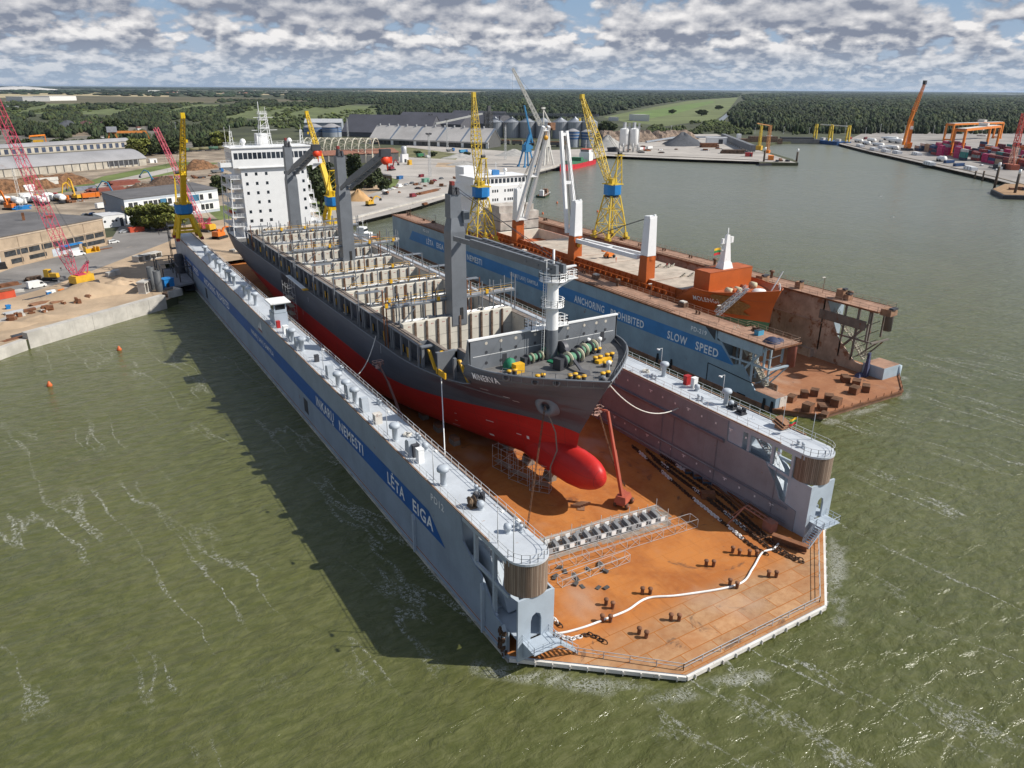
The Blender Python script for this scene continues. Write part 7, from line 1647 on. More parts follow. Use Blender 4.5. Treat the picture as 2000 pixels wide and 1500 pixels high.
def gable(name, lab, cat, A, B, depth, eave, ridge, wm, rm, arc=False, over=.6):
    A = V3(A); B = V3(B); d = (B-A); L = d.length; d.normalize(); n = Vector((-d.y,d.x,0)); o = thing(name, lab, cat, (A+B)/2)
    prof = [(0,0),(0,eave)]
    K = 12 if arc else 2
    top = [(i/K, (eave+(ridge-eave)*(math.sin(PI*i/K)**.85 if arc else (1-abs(2*i/K-1))))) for i in range(K+1)]
    mb = MB(); P = lambda s, t_, z_: A+d*s+n*(t_*depth)+Vector((0,0,z_))
    base = [P(0,0,-2),P(L,0,-2),P(L,1,-2),P(0,1,-2)]; tp_ = [P(0,0,eave),P(L,0,eave),P(L,1,eave),P(0,1,eave)]
    mb.add(base+tp_, [(0,1,5,4),(1,2,6,5),(2,3,7,6),(3,0,4,7)])
    for s in (0,L): mb.add([P(s,t_,z_) for t_, z_ in top]+[P(s,1,eave-.01),P(s,0,eave-.01)], [tuple(range(K+3))])
    mb.build('wall', wm, o)
    mb = MB(); vs = []
    for s in (-over, L+over):
        for t_, z_ in top: vs.append(P(s,t_+(t_-.5)*2*over/depth,z_+.05)); 
    for s in (-over, L+over):
        for t_, z_ in top: vs.append(P(s,t_+(t_-.5)*2*over/depth,z_+.4))
    k = K+1; fs = []
    for i in range(K): fs += [(i,i+1,k+i+1,k+i), (2*k+i+1,2*k+i,3*k+i,3*k+i+1)]
    for i in range(K): fs += [(i+1,i,2*k+i,2*k+i+1), (k+i,k+i+1,3*k+i+1,3*k+i)]
    fs += [(0,k,3*k,2*k),(k-1,2*k-1,4*k-1,3*k-1)[::-1]]; mb.add(vs, fs); mb.build('roof', rm, o)
    return o, A, d*L, n*depth
M_ROOFG = mat('roof_grey', (.30,.295,.30), .75, var=.12, scale=.06, streak=.12, rust=.04)
M_PANEL = mat('wall_concrete_panel', (.47,.43,.36), .85, var=.15, scale=.2, streak=.3)
M_PILLAR = mat('pillar_dark', (.10,.10,.10), .8)
M_BEIGE = mat('brick_beige', (.40,.31,.22), .85, var=.14, scale=.25, streak=.22)
M_TARROOF = mat('tar_roof', (.13,.125,.125), .95, var=.2, scale=.1)
M_GLASSD = mat('old_glass', (.05,.055,.06), .2, var=.5, scale=.6, spec=.5)
M_DKROOF = mat('roof_slate', (.085,.085,.10), .7, var=.1, scale=.06, streak=.05); M_LTROOF = mat('roof_light', (.46,.435,.41), .7, var=.12, scale=.05, streak=.15)
# long arched warehouse on the left
B = G(287,323); A = G(-70,353); hE = HT(B,309.5); o, a0, d, v = gable('warehouse', 'long grey warehouse with a low curved roof and pale panel walls', 'warehouse', A, B, 42, hE, hE+6.5, M_PANEL, M_ROOFG, True)
L = d.length; face_boxes(o, 'pilaster', a0, d, [(L-7-i*6.2, L-6.5-i*6.2, 0, hE) for i in range(26)], M_PILLAR, .25); face_boxes(o, 'open_bay', a0, d, [(L-34, L-8, 1.5, hE-.3)], M_DARKST, .1); face_boxes(o, 'brace', a0, d, [(L-33+i*4.2, L-32.6+i*4.2, 0, hE) for i in range(7)], M_SILVER, .3)
B = G(255,288); A = G(-70,309); o, a0, d, v = gable('shed', 'long narrow grey shed behind the arched warehouse', 'shed', A, B, 15, 6.5, 9.5, M_PANEL, M_ROOFG, True); L = d.length
face_boxes(o, 'bay', a0, d, [(L-3-i*7, L+2.2-i*7-1.5, .8, 5.4) for i in range(22)], mat('bay_blue', (.06,.08,.13), .6, var=.4, scale=.3), .1)
# beige factory
A = G(-60,540); B = G(210,478); h = HT(B,426); dv = G(205,425,GZ+h)-Vector((B.x,B.y,GZ+h)); d = (B-A).normalized(); nv = Vector((-d.y,d.x,0))*46
o, a0, d, v = quadb('factory', 'beige brick factory with a flat tar roof and two rows of dark windows', 'factory', A, B, nv, h, M_BEIGE, M_TARROOF, .4); L = d.length
face_boxes(o, 'window_strip', a0, d, [(L-30.5+i*5, L-25.9+i*5, h*.34, h*.52) for i in range(6)]+[(L-46+i*5, L-41.4+i*5, h*.34, h*.52) for i in range(3)], M_GLASSD); face_boxes(o, 'window_strip', a0, d, [(L-12.5, L-1, h*.10, h*.25),(L-44, L-39, h*.08, h*.24),(L-36.5,L-29,h*.1,h*.24)], M_GLASSD)
face_boxes(o, 'door', a0, d, [(L-26.5,L-23,0,h*.27),(L-22.5,L-14.2,0,h*.28),(L-62,L-48,0,h*.42)], mat('door_pale', (.45,.50,.55), .6, var=.1, streak=.2), .1); face_boxes(o, 'canopy', a0, d, [(L-23,L-13.5,h*.29,h*.33)], M_CBLUE, 1.8)
face_boxes(o, 'pilaster', a0, d, [(L-.5-i*9.8, L-.2-i*9.8, 0, h) for i in range(7)], mat('pilaster_tan', (.34,.26,.185), .85), .12); face_boxes(o, 'cornice', a0, d, [(0,L,h-.7,h-.2),(0,L,h*.56,h*.585)], mat('cornice_pale', (.46,.37,.28), .85), .18)
mb = MB(); q = a0+d*.72+v*.5; mb.cb((q.x,q.y,GZ+h+.4), (1,1,3)); mb.build('chimney', M_RUSTY, o); mb = MB(); mb.cb((q.x+9,q.y+3,GZ+h+.4), (2.5,1.5,.8)); mb.build('roof_hatch', M_RUSTY, o)
# grey office block with bands of white windows
C = G(250,438); B = G(430,412); h = HT(C,390); w = G(207,421)-C; o, a0, d, v = quadb('office_building', 'long two storey grey office block with white window bands behind the green trees', 'office building', C, B, w, h, mat('office_grey', (.44,.47,.51), .6, var=.06, streak=.08), M_TARROOF, .3); L = d.length
its = []
for r_, z0 in enumerate((h*.16,h*.60)): its += [(2+i*2.6, 4.1+i*2.6, z0, z0+h*.24) for i in range(int((L-4)/2.6)) if (i*3+r_) % 7]
face_boxes(o, 'window', a0, d, its[:46], M_GLASSD); face_boxes(o, 'wall_band', a0, d, [(0,L,h*.12,h*.45),(0,L,h*.56,h*.88)], M_WHITE, .03); face_boxes(o, 'blue_panel', a0, d, [(L*.66,L*.78,h*.58,h*.86),(L*.36,L*.42,h*.58,h*.86)], mat('panel_blue', (.05,.17,.28), .5), .09)
Lw = Vector((v.x,v.y,0)).length; face_boxes(o, 'end_wall', a0+v, -v, [(0,Lw,0,h)], mat('office_end', (.21,.245,.29), .6, var=.06), .05); face_boxes(o, 'end_window', a0+v, -v, [(1.5,4.2,h*.5,h*.72),(Lw-5.5,Lw-1.6,h*.5,h*.72),(Lw-4,Lw-.8,0,h*.18)], M_GLASSD, .12)
A = G(203,446); B = G(247,441); h = HT(A,423); o, a0, d, v = quadb('outbuilding', 'low white outbuilding with round windows beside the grey office', 'outbuilding', A, B, (-3,11), h, M_HW, mat('roof_pale', (.55,.55,.55), .7), .2); L = d.length
mb = MB(); n_ = Vector((d.y,-d.x,0)).normalized()
for s in (.1,.45,.6): q = a0+d*s+n_*.05; mb.rod(Vector((q.x,q.y,GZ+h*.55)), Vector((q.x,q.y,GZ+h*.55))+n_*.05, .55, 10)
mb.build('round_window', M_GLASSD, o); face_boxes(o, 'door', a0, d, [(L*.76,L*.9,0,h*.75)], M_DARKST)
# white pillared grain store
A = G(723,281); B = G(952,290); hE = HT(A,270.5); o, a0, d, v = gable('grain_store', 'long pale roofed store with dark bays between white pillars', 'warehouse', A, B, 36, hE, hE+14, M_PILLAR, M_LTROOF); L = d.length
n = 5; face_boxes(o, 'pillar', a0, d, [(L*i/n-1.6+(1.6 if i == 0 else 0), L*i/n+1.6, 0, hE) for i in range(n+1)], M_WHITE, .8); face_boxes(o, 'eave_band', a0, d, [(-1,L+1,hE-1.2,hE+.3)], M_LTROOF, 1.1); face_boxes(o, 'window', a0, d, [(L*i/n+9+k*5, L*i/n+13+k*5, 1, hE*.72) for i in range(n) for k in range(5)], M_GLASSD, .1)
dn = d.normalized(); nn = v.normalized()
for i in range(1, n+1):
    mb = MB(); a = a0+dn*(L*i/n-3)-nn*.4+Vector((0,0,hE+.45)); c = a0+dn*(L*i/n+1)+nn*17.6+Vector((0,0,hE+14.2)); mb.beam(a, c, 3.4, .25)
    mb.build('roof_strip', mat('strip_blue_grey', (.19,.23,.29), .7), o)
for i in range(int(L/12.5)): mb = MB(); mb.cb(tuple(a0+dn*(4+i*12.5)+nn*18+Vector((0,0,hE+14.2))), (1.4,1.4,2.2)); mb.build('roof_vent', M_SILVER, o)
# dark slate warehouses behind
for lab, A, B, dep, pyE, rh in (('left dark slate roofed warehouse behind the pale store', G(668,266.5), G(838,271), 55, 258, 22),('middle dark slate roofed warehouse behind the pale store', G(770,247), G(900,251), 60, 240, 17),('right dark slate roofed warehouse beside the silos', G(868,247), G(968,251), 60, 239, 19)):
    hE = HT(A,pyE); gable('warehouse', lab, 'warehouse', A, B, dep, hE, hE+rh, mat('wall_slate', (.10,.10,.115), .8, var=.15, streak=.2), M_DKROOF)
# blue banded tanks
M_TANK = mat('tank_grey', (.29,.32,.36), .55, var=.08, streak=.12)
for lab, px, py, r_px, top in (('blue banded tank under a grey cone roof, left of the arched frame hall',613,266,17,248),('blue banded tank behind the arched frame hall beside the slate roof',649,267,17,248),('blue banded tank in front of the silos, left one',1118,287,12,256),('blue banded tank in front of the silos, right one',1147,287,12,257)):
    p = G(px,py); D_ = (p-Vector((0,0,CAMH))).length; r_ = r_px*D_/F; h = HT(p,top); o = thing('storage_tank', lab, 'storage tank', p)
    mb = MB(); mb.lathe([(r_,0),(r_,h)], p, 28); mb.build('shell', M_TANK, o)
    for k in (.50,.68,.86): mb = MB(); mb.lathe([(r_*1.006,h*k),(r_*1.006,h*(k+.10))], p, 28); mb.build('blue_stripe', mat('tank_blue', (.02,.09,.24), .5), o)
    mb = MB(); mb.lathe([(r_*1.02,h),(r_*.3,h+r_*.32),(0,h+r_*.36)], p, 28); mb.build('roof', M_ROOFG, o)
p = G(610,262); mb = MB(); A = G(596,258); B = G(668,258); o, *_ = gable('shed', 'pale metal shed behind the two left tanks', 'shed', A, B, 30, 13, 18, M_TANK, mat('roof_metal', (.42,.43,.44), .6))
# silos with cone roofs and gallery
M_SILO = None
m, t, b = new_mat('silo_metal'); pos = t.n('ShaderNodeTexCoord').outputs['Object']; s3 = t.n('ShaderNodeSeparateXYZ'); t.l(pos, s3.inputs[0])
an = t.math('FRACT', t.math('MULTIPLY', t.math('ARCTAN2', s3.outputs[1], s3.outputs[0]), 3.82)); c = t.mix(t.math('LESS_THAN', an, .16), (.33,.35,.38), (.20,.215,.24)); c = t.mix(t.ramp(t.noise(pos,.3,4),.4,.7,0,.4), c, (.27,.28,.30)); t.l(c, b.inputs['Base Color']); b.inputs['Metallic'].default_value = .35; b.inputs['Roughness'].default_value = .45; M_SILO = m
names = ['leftmost','second from left','third from left','middle','third from right','second from right','rightmost']
sx = [967.5,999.5,1030,1061,1094,1122,1150]
for i, px in enumerate(sx):
    p = G(px, 268+i*.5); D_ = (p-Vector((0,0,CAMH))).length; r_ = 15*D_/F; h = HT(p,238); o = thing('grain_silo', names[i]+' corrugated grain silo in the row of seven', 'grain silo', p, 'grain silos in a row')
    mb = MB(); mb.lathe([(r_,0),(r_,h)], (0,0,0), 30); ob = mb.build('shell', M_SILO, org=(0,0,0)); ob.parent = o
    mb = MB(); mb.lathe([(r_*1.03,h-.2),(1.2,h+r_*.52),(1.2,h+r_*.62),(0,h+r_*.62)], p, 30); mb.build('roof', M_SILO, o)
pa = G(935,268); pb = G(1168,271); zt = HT(G(967,268),222); o = thing('conveyor_gallery', 'long steel conveyor gallery running over the silo roofs', 'conveyor', pa)
a = Vector((G(945,268).x,G(945,268).y,GZ+zt)); c = Vector((pb.x,pb.y,GZ+zt*.97)); mb = MB(); mb.lattice(a, c, 3.2, 3.2, 34, .3, .16); mb.beam(a, c, 1.8, 1.6); mb.build('gallery', mat('gallery_steel', (.20,.21,.225), .6), o)
mb = MB(); e = AY(851,241.5,a.y-6); mb.beam(a+Vector((-2,0,0)), e, 2.0, 2.2); mb.build('incline', mat('gallery_pale', (.42,.42,.40), .6), o)
mb = MB()
for px in (950,958): q = G(px,270); mb.lattice(q, (q.x,q.y,GZ+zt+4), 4.5, 4.5, 12, .4, .25)
q = G(955,268); mb.beam((q.x,q.y,GZ+zt+5), (q.x-8,q.y,GZ+zt*.5), 1.2); mb.cb((q.x,q.y,GZ+zt+2), (4,4,8)); mb.build('elevator_tower', M_PILLAR, o)
mb = MB(); [mb.beam(a.lerp(c,f_)-Vector((0,0,3)), Vector((a.lerp(c,f_).x,a.lerp(c,f_).y,GZ)), .9) for f_ in (.14,.29,.43,.57,.72,.86)]; mb.build('leg', M_PILLAR, o)
mb = MB(); q = G(842,262); mb.lattice(q,(q.x,q.y,GZ+HT(q,222)), 5,4,10,.45,.25); mb.beam((q.x-14,q.y,GZ+12),(q.x,q.y,GZ+HT(q,226)), 1.2); mb.build('elevator_tower', M_DARKST, None, label='dark elevator tower between the slate roofed warehouses', cat='tower')
# row of brown railway hoppers below the silos
for i in range(6):
    p = G(962+i*24, 281+i*.9); mb = MB(); mb.cb((0,0,1.2), (13,3.2,3.2), 0, 1.0); mb.mi(1); mb.cb((0,0,4.4), (13.4,3.5,1.0), 0, .8); mb.mi(2); [mb.rod((sx_,-1.6,.6),(sx_,1.6,.6), .6, 8) for sx_ in (-5,-3.4,3.4,5)]
    ob = mb.build('rail_wagon', [mat('wagon_grey', (.16,.15,.14), .8, rust=.2), mat('wagon_brown', (.23,.12,.06), .9, var=.3, rust=.3), M_RUB], label=('first','second','third','fourth','fifth','sixth')[i]+' brown topped rail wagon from the left below the silos', cat='rail wagon', group='rail wagons below the silos', org=(0,0,0)); place(ob, p, math.atan2((G(1000,282)-G(962,281)).y,(G(1000,282)-G(962,281)).x))
# skeleton of an arched hall
o = thing('frame_hall', 'bare white arched steel frame of a hall over a brown roofed shed', 'steel frame', G(670,305)); fl0 = G(600,316); fr0 = G(728,317); A = G(628,317); B = G(728,318); d = (B-A); n = Vector((-d.y,d.x,0)).normalized(); W_ = 34; hA = HT(B,267); sp_ = d*1.35; S0 = B-sp_
M_HALL = mat('hall_cream', (.66,.62,.50), .6)
for i in range(11):
    q = S0+sp_*(i/10); mb = MB(); pts = [q+n*(W_*.5*(1-math.cos(a)))+Vector((0,0,hA*.28+hA*.62*math.sin(a))) for a in np.linspace(0,PI,13)]
    mb.rod(q, pts[0], .32, 4); mb.rod(q+n*W_, pts[-1], .32, 4)
    for a, c in zip(pts[:-1],pts[1:]): mb.beam(a, c, .5)
    mb.build('arch', M_HALL, o)
mb = MB()
for k in range(9): a = PI*k/8; off = n*(W_*.5*(1-math.cos(a)))+Vector((0,0,hA*.28+hA*.62*math.sin(a))); mb.rod(S0+off, S0+sp_+off, .2, 4)
for i in range(10):
    for k in range(8):
        if (i+k) % 2: continue
        a1 = PI*k/8; a2 = PI*(k+1)/8; f = lambda a: n*(W_*.5*(1-math.cos(a)))+Vector((0,0,hA*.28+hA*.62*math.sin(a))); mb.rod(S0+sp_*(i/10)+f(a1), S0+sp_*((i+1)/10)+f(a2), .14, 3)
mb.build('purlin', M_HALL, o)
A = G(590,326); B = G(778,315); hE = 7.5; A = A+n*8; B = B+n*3; o, a0, d, v = gable('shed', 'low shed with a rusty red roof under the arched frame', 'shed', A, B, 24, hE, 10.5, M_PILLAR, mat('roof_oxide', (.25,.115,.075), .85, var=.15, rust=.1)); L = d.length
face_boxes(o, 'pilaster', a0, d, [(i*7+.2, i*7+1.4, 0, hE) for i in range(int(L/7))], M_PANEL, .3)
# small things of the centre yard
p = G(790,317); o = thing('cement_silo', 'small white cement silo at the end of the rusty roofed shed', 'silo', p); h = HT(p,285); mb = MB(); mb.lathe([(2.4,h*.55),(2.4,h-.8),(1.2,h),(0,h)], p, 16); mb.build('silo', M_SILVER, o); mb = MB(); mb.cb(p, (6,5,h*.52)); mb.mi(1); mb.box(p.x-1,p.y-2.6,GZ,p.x+1,p.y-2.45,GZ+3); mb.build('base', [M_HW, M_GLASSD], o)
A = G(744,354); B = G(766,358); h = HT(A,341); o, a0, d, v = quadb('hut', 'square brown brick hut beside the bushes', 'hut', A, B, (3,9), h, mat('brick_brown', (.29,.21,.15), .9, var=.15), M_TARROOF, .25); face_boxes(o, 'door', a0, d, [(d.length*.66,d.length*.82,0,h*.6)], M_WHITE)
for lab, px, pb_, pt in (('tall lattice light mast in the middle of the pale yard',840,346,263),('lattice mast in front of the pale roofed store',874,292,234),('lattice light mast on the quay beside the white silos ship',987,312,243),('lattice mast left of the dark slate warehouse',680,268,230),('tall white lattice mast beside the trees behind the ship',611,372,305)):
    p = G(px,pb_); h = HT(p,pt); o = thing('light_mast', lab, 'light mast', p); mb = MB(); mb.lattice(p,(p.x,p.y,GZ+h), 1.8, .9, int(h/2), .11, .06); mb.build('mast', M_GALV, o); mb = MB(); mb.cb((p.x,p.y,GZ+h), (3,3,.3)); [mb.cb((p.x+a*1.3,p.y+c*1.3,GZ+h+.3), (.8,.8,.9)) for a in (-1,1) for c in (-1,1)]; mb.build('lamp_head', M_DARKST, o)
# twin cement silos on the far quay
for lab, px in (('left white silo of the twin cement silos on the far quay',1217.5),('right white silo of the twin cement silos on the far quay',1236)):
    p = G(px,297); D_ = (p-Vector((0,0,CAMH))).length; r_ = 8.2*D_/F; h = HT(p,252); o = thing('cement_silo', lab, 'silo', p, 'twin cement silos'); mb = MB(); mb.lathe([(0,h*.22),(r_*.5,h*.24),(r_,h*.36),(r_,h)], p, 20); mb.lathe([(r_,h),(r_*.4,h+1.2),(0,h+1.2)], p, 20); mb.build('shell', M_HW, o)
    mb = MB(); [mb.rod((p.x+a*r_*.7,p.y+c*r_*.7,GZ),(p.x+a*r_*.7,p.y+c*r_*.7,GZ+h*.4), .5, 6) for a in (-1,1) for c in (-1,1)]; mb.build('leg', M_SILVER, o); mb = MB(); mb.cb((p.x,p.y,GZ+h+1), (2.6,2.6,HT(p,241)-h)); mb.rail([(p.x-r_,p.y-r_,GZ+h),(p.x+r_,p.y-r_,GZ+h),(p.x+r_,p.y+r_,GZ+h)], 2.2, 3, .15); mb.lattice((p.x+r_+.8,p.y-1,GZ),(p.x+r_+.8,p.y-1,GZ+h+6), 1.5,1.5,14,.14,.1); mb.build('head_house', M_SILVER, o)
# sloping covered conveyor on the jetty
a = AY(1412,266,G(1412,272).y); c = AY(1471,290,G(1471,300).y); o = thing('covered_conveyor', 'sloping grey covered conveyor on white posts along the stone jetty', 'conveyor', G(1440,290)); mb = MB(); mb.beam(a+Vector((0,0,0)), c, 5, 6.5); mb.build('gallery', mat('gallery_grey', (.17,.175,.185), .7, var=.1), o)
mb = MB()
for i in range(15): q = a.lerp(c, (i+.5)/15); [mb.beam((q.x+s*2,q.y,GZ),(q.x+s*2,q.y,q.z-2.8), .8) for s in (-1,1)]
mb.build('post', M_CWHITE, o)
mb = MB(); mb.beam(AY(1335,268,G(1335,272).y), a-Vector((0,0,1)), 2.5, 2.0); mb.beam(AY(1262,277,G(1262,279).y), AY(1332,266,G(1335,272).y), 2.2, 1.8); mb.build('belt_conveyor', M_TANK, o)
# far white buildings
for lab, A, B, v, pt in (('long low white warehouse far away on the plain',G(98,197),G(150,196),(-60,90),188),('white roofed hall beside the long far warehouse',G(45,198),G(98,198),(-60,120),189),('white house in the bright meadow beyond the silos',G(1239,236),G(1268,237),(10,30),224),('small white house left of the meadow house',G(1194,236),G(1208,236.5),(5,16),229),('grey shed far left beyond the brush',G(0,213),G(38,213),(-10,40),208),('low white stable far on the plain',G(290,178.5),G(312,178.5),(0,60),176.5),('row of small far houses near the horizon',G(520,181.5),G(600,182),(0,60),179.5)):
    h = HT(V3(A),pt); quadb('far_building', lab, 'building', A, B, v, h, mat('far_white', (.66,.65,.62), .7, var=.05), mat('far_roof', (.48,.47,.46), .8), .4)
rq = random.Random(11); hp_ = None
for i in range(46):
    px, py = (rq.uniform(300,950), rq.uniform(176.6,184)) if i < 30 else (rq.uniform(100,360), rq.uniform(236,262))
    p = G(px,py); 
    if hp_ is None:
        A0 = thing('far_house', 'tiny gabled house among the far trees near the horizon', 'house', (0,0,0), 'far houses on the plain'); mb = MB(); mb.cb((0,0,0), (14,9,5)); mb.build('wall', mat('far_white', (.66,.65,.62), .7), A0); mb = MB(); mb.plate([(-5.2,5),(5.2,5),(0,9.5)], -7.6, 7.6); mb.build('roof', mat('roof_tile', (.24,.11,.08), .8), A0); hp_ = A0; o = A0; place(o, p, rq.uniform(0,3))
    else: o = dup(hp_, p, rq.uniform(0,3), sc=rq.uniform(.8,1.8) if i < 30 else .6)
# white spoil heap on the horizon
def heap(name, lab, c, rx, ry, h, m, seed=0, cat='heap', flat=.0):
    r = np.random.default_rng(seed+int(abs(c[0])*3)); mb = MB(); n, k = 26, 8; ph = r.uniform(0,6,8)
    vs = [(c[0],c[1],c[2]+h*(1-flat*.2))]; fs = []
    for j in range(1,k+1):
        f_ = j/k
        for i in range(n):
            a = 2*PI*i/n; w = 1+.14*math.sin(2*a+ph[0])+.09*math.sin(3*a+ph[1])+.06*math.sin(5*a+ph[2])+.05*r.uniform(-1,1); zz = h*max(0,(1-f_)**(1.0 if flat == 0 else .6))*(1+.10*math.sin(4*a+ph[3]+j))+r.uniform(-.03,.03)*h
            vs.append((c[0]+rx*f_*w*math.cos(a), c[1]+ry*f_*w*math.sin(a), c[2]+(zz if j < k else -.3)))
    fs = [(0,1+i,1+(i+1) % n) for i in range(n)]
    for j in range(k-1): fs += [(1+j*n+i,1+(j+1)*n+i,1+(j+1)*n+(i+1) % n,1+j*n+(i+1) % n) for i in range(n)]
    mb.add(vs, fs, True); return mb.build(name, m, label=lab, cat=cat)
p = G(38,176); heap('spoil_heap', 'pale spoil heap on the far left horizon', (p.x,p.y,GZ), 430, 400, 46, mat('spoil_white', (.52,.50,.47), .95, var=.1, scale=.005), 3, flat=1)
M_GRAVEL = mat('gravel_grey', (.33,.32,.30), .95, var=.15, scale=.3); M_DKGRAV = mat('gravel_dark', (.075,.08,.09), .95, var=.15, scale=.3); M_ORSAND = mat('sand_orange', (.47,.285,.13), .95, var=.1, scale=.3); M_SCRAPB = mat('scrap_brown', (.165,.105,.07), .95, var=.5, scale=.6, bump=.5); M_LOGS = mat('log_brown', (.24,.125,.062), .95, var=.55, scale=.5, bump=.5); M_CHIP = mat('log_bank', (.27,.20,.15), .95, var=.45, scale=.35, bump=.4)
for lab, px, py, rx, ry, h, m in (('cone of orange sand on the long quay',700,391,7.5,7.5,6.5,M_ORSAND),('grey sand pile beside the orange cone on the quay',655,388,6,6,3,M_GRAVEL),('pale gravel cone left of the twin silos',1187,286,20,20,13,M_GRAVEL),('wide pale gravel pile on the quay behind the blue crane',1004,303,22,14,6,M_GRAVEL),('dark grey gravel cone in front of the log bank',1333,283,30,26,15,M_DKGRAV),
    ('grey gravel heap at the middle of the centre yard',905,322,14,9,3.5,M_GRAVEL),('rubble heap with weeds beside the pale store',898,308,18,10,4,M_GRAVEL),('large brown scrap heap, left of two behind the office',278,384,14,12,8,M_SCRAPB),('large brown scrap heap, right of two behind the office',322,372,15,12,9,M_SCRAPB),
    ('black coal heap far behind the sheds',135,252,30,25,13,M_DKGRAV),('dark red heap far behind the sheds, left one',168,250,24,20,11,mat('ore_red', (.10,.05,.05), .95)),('dark red heap far behind the sheds, right one',207,251,26,20,12,mat('ore_red', (.10,.05,.05), .95)),
    ('broad sand heap in the middle of the sandy bank',172,577,16,7,4.4,M_SAND),('sand heap in front of the bulldozer tracks',232,566,10,5.5,3.2,M_SAND),('small sand heap beside the crawler crane',238,552,5,4,2.0,M_SAND),('sand ridge behind the new quay wall',85,625,11,3.5,1.6,M_SAND),('low sand heap at the far end of the near quay wall',262,560,7,3.5,1.8,M_SAND),('sand heap at the left edge of the bank',10,640,8,4,1.8,M_SAND)):
    p = G(px,py); heap('heap', lab, (p.x,p.y,GZ), rx, ry, h, m, int(px), flat=(1 if m in (M_SCRAPB,) else 0))
def bank(name, lab, A, B, dep, h, m, cat, seed=1):
    r = np.random.default_rng(seed); A = V3(A); B = V3(B); d = B-A; L = d.length; d.normalize(); n = Vector((-d.y,d.x,0)); K, J = max(8,int(L/4)), 6; vs = []
    for i in range(K+1):
        for j in range(J+1):
            f_ = j/J; e = min(1, i/2.5, (K-i)/2.5); hh = h*math.sin(PI*min(1,max(0,f_)))**.45*e*(1+r.uniform(-.18,.12)); q = A+d*(L*i/K)+n*(dep*f_); vs.append((q.x+r.uniform(-.5,.5),q.y+r.uniform(-.5,.5),GZ+hh-.2))
    mb = MB(); mb.add(vs, [(i*(J+1)+j,(i+1)*(J+1)+j,(i+1)*(J+1)+j+1,i*(J+1)+j+1) for i in range(K) for j in range(J)]); 
    mb.mi(0)
    return mb.build(name, m, label=lab, cat=cat)
bank('log_pile', 'long brown log pile in front of the arched warehouse', G(-60,388), G(192,357), 17, 8, M_LOGS, 'log pile'); bank('log_pile', 'brown log pile to the right of the arched warehouse', G(378,334), G(434,327), 16, 7.5, M_LOGS, 'log pile', 5); bank('log_bank', 'broad bank of stacked logs behind the twin silos', G(1172,279), G(1296,277), 50, 13, M_CHIP, 'log pile', 6); bank('log_bank', 'second log bank behind the dark gravel cone', G(1290,275), G(1372,272), 40, 11, M_CHIP, 'log pile', 7)
# tanker train behind the office
for i in range(9):
    f_ = i/8; p = G(285+f_*150, 302-f_*9); ang = math.atan2((G(435,293)-G(285,302)).y,(G(435,293)-G(285,302)).x)
    mb = MB(); mb.rod((-5.4,0,2.7),(5.4,0,2.7), 1.55, 12); mb.mi(1); mb.box(-5.8,-1.3,.9,5.8,1.3,1.3); [mb.rod((q,-1.3,.5),(q,1.3,.5),.5,8) for q in (-4.4,-2.8,2.8,4.4)]; mb.cb((0,0,4.1), (1.2,1.2,.6))
    ob = mb.build('tank_wagon', [mat('wagon_green', (.05,.11,.07), .7, rust=.1) if i % 3 == 1 else mat('wagon_olive', (.16,.15,.08), .8, rust=.15), M_DARKST], label=('first','second','third','fourth','fifth','sixth','seventh','eighth','ninth')[i]+' tank wagon from the left in the train behind the yellow dock crane', cat='tank wagon', group='tank wagons of a train', org=(0,0,0)); place(ob, p, ang)
# ================================================================ single trees
def leaf_mesh(name, blobs, nleaf, size, m, seed):
    r = np.random.default_rng(seed); C = []
    for (x,y,z,rx,rz) in blobs:
        n = int(nleaf*rx*rx*rz/3); u = r.normal(size=(n,3)); u /= np.linalg.norm(u,axis=1)[:,None]; k = r.uniform(.55,1.05,(n,1)); C.append(np.c_[u*k*np.array([rx,rx,rz])+np.array([x,y,z]), np.repeat(r.uniform(.7,1.3),n)])
    C = np.concatenate(C); n = len(C); A = r.normal(size=(n,3)); A /= np.linalg.norm(A,axis=1)[:,None]; B_ = np.cross(A, r.normal(size=(n,3))); B_ /= np.linalg.norm(B_,axis=1)[:,None]; s = (size*r.uniform(.6,1.4,(n,1)))
    P = C[:,:3]; V = np.stack([P-A*s-B_*s*.6, P+A*s-B_*s*.6, P+A*s+B_*s*.6, P-A*s+B_*s*.6],1).reshape(-1,3)
    me = bpy.data.meshes.new(name); me.from_pydata(V.tolist(), [], [tuple(range(4*i,4*i+4)) for i in range(n)])
    at = me.attributes.new('tint','FLOAT_COLOR','POINT'); hu = C[:,3]*r.uniform(.75,1.25,n); T_ = np.repeat(np.c_[hu,hu*r.uniform(.95,1.05,n),hu*.9,np.ones(n)],4,0); at.data.foreach_set('color', T_.ravel().astype(np.float32)); me.materials.append(m); return me
M_LEAFN = mat('leaf_green', (.15,.165,.035), .8, var=.25, scale=.6, attr=True); M_LEAFD = mat('leaf_dark', (.052,.070,.024), .8, var=.25, scale=.6, attr=True); M_BARK = mat('bark', (.09,.065,.045), .95)
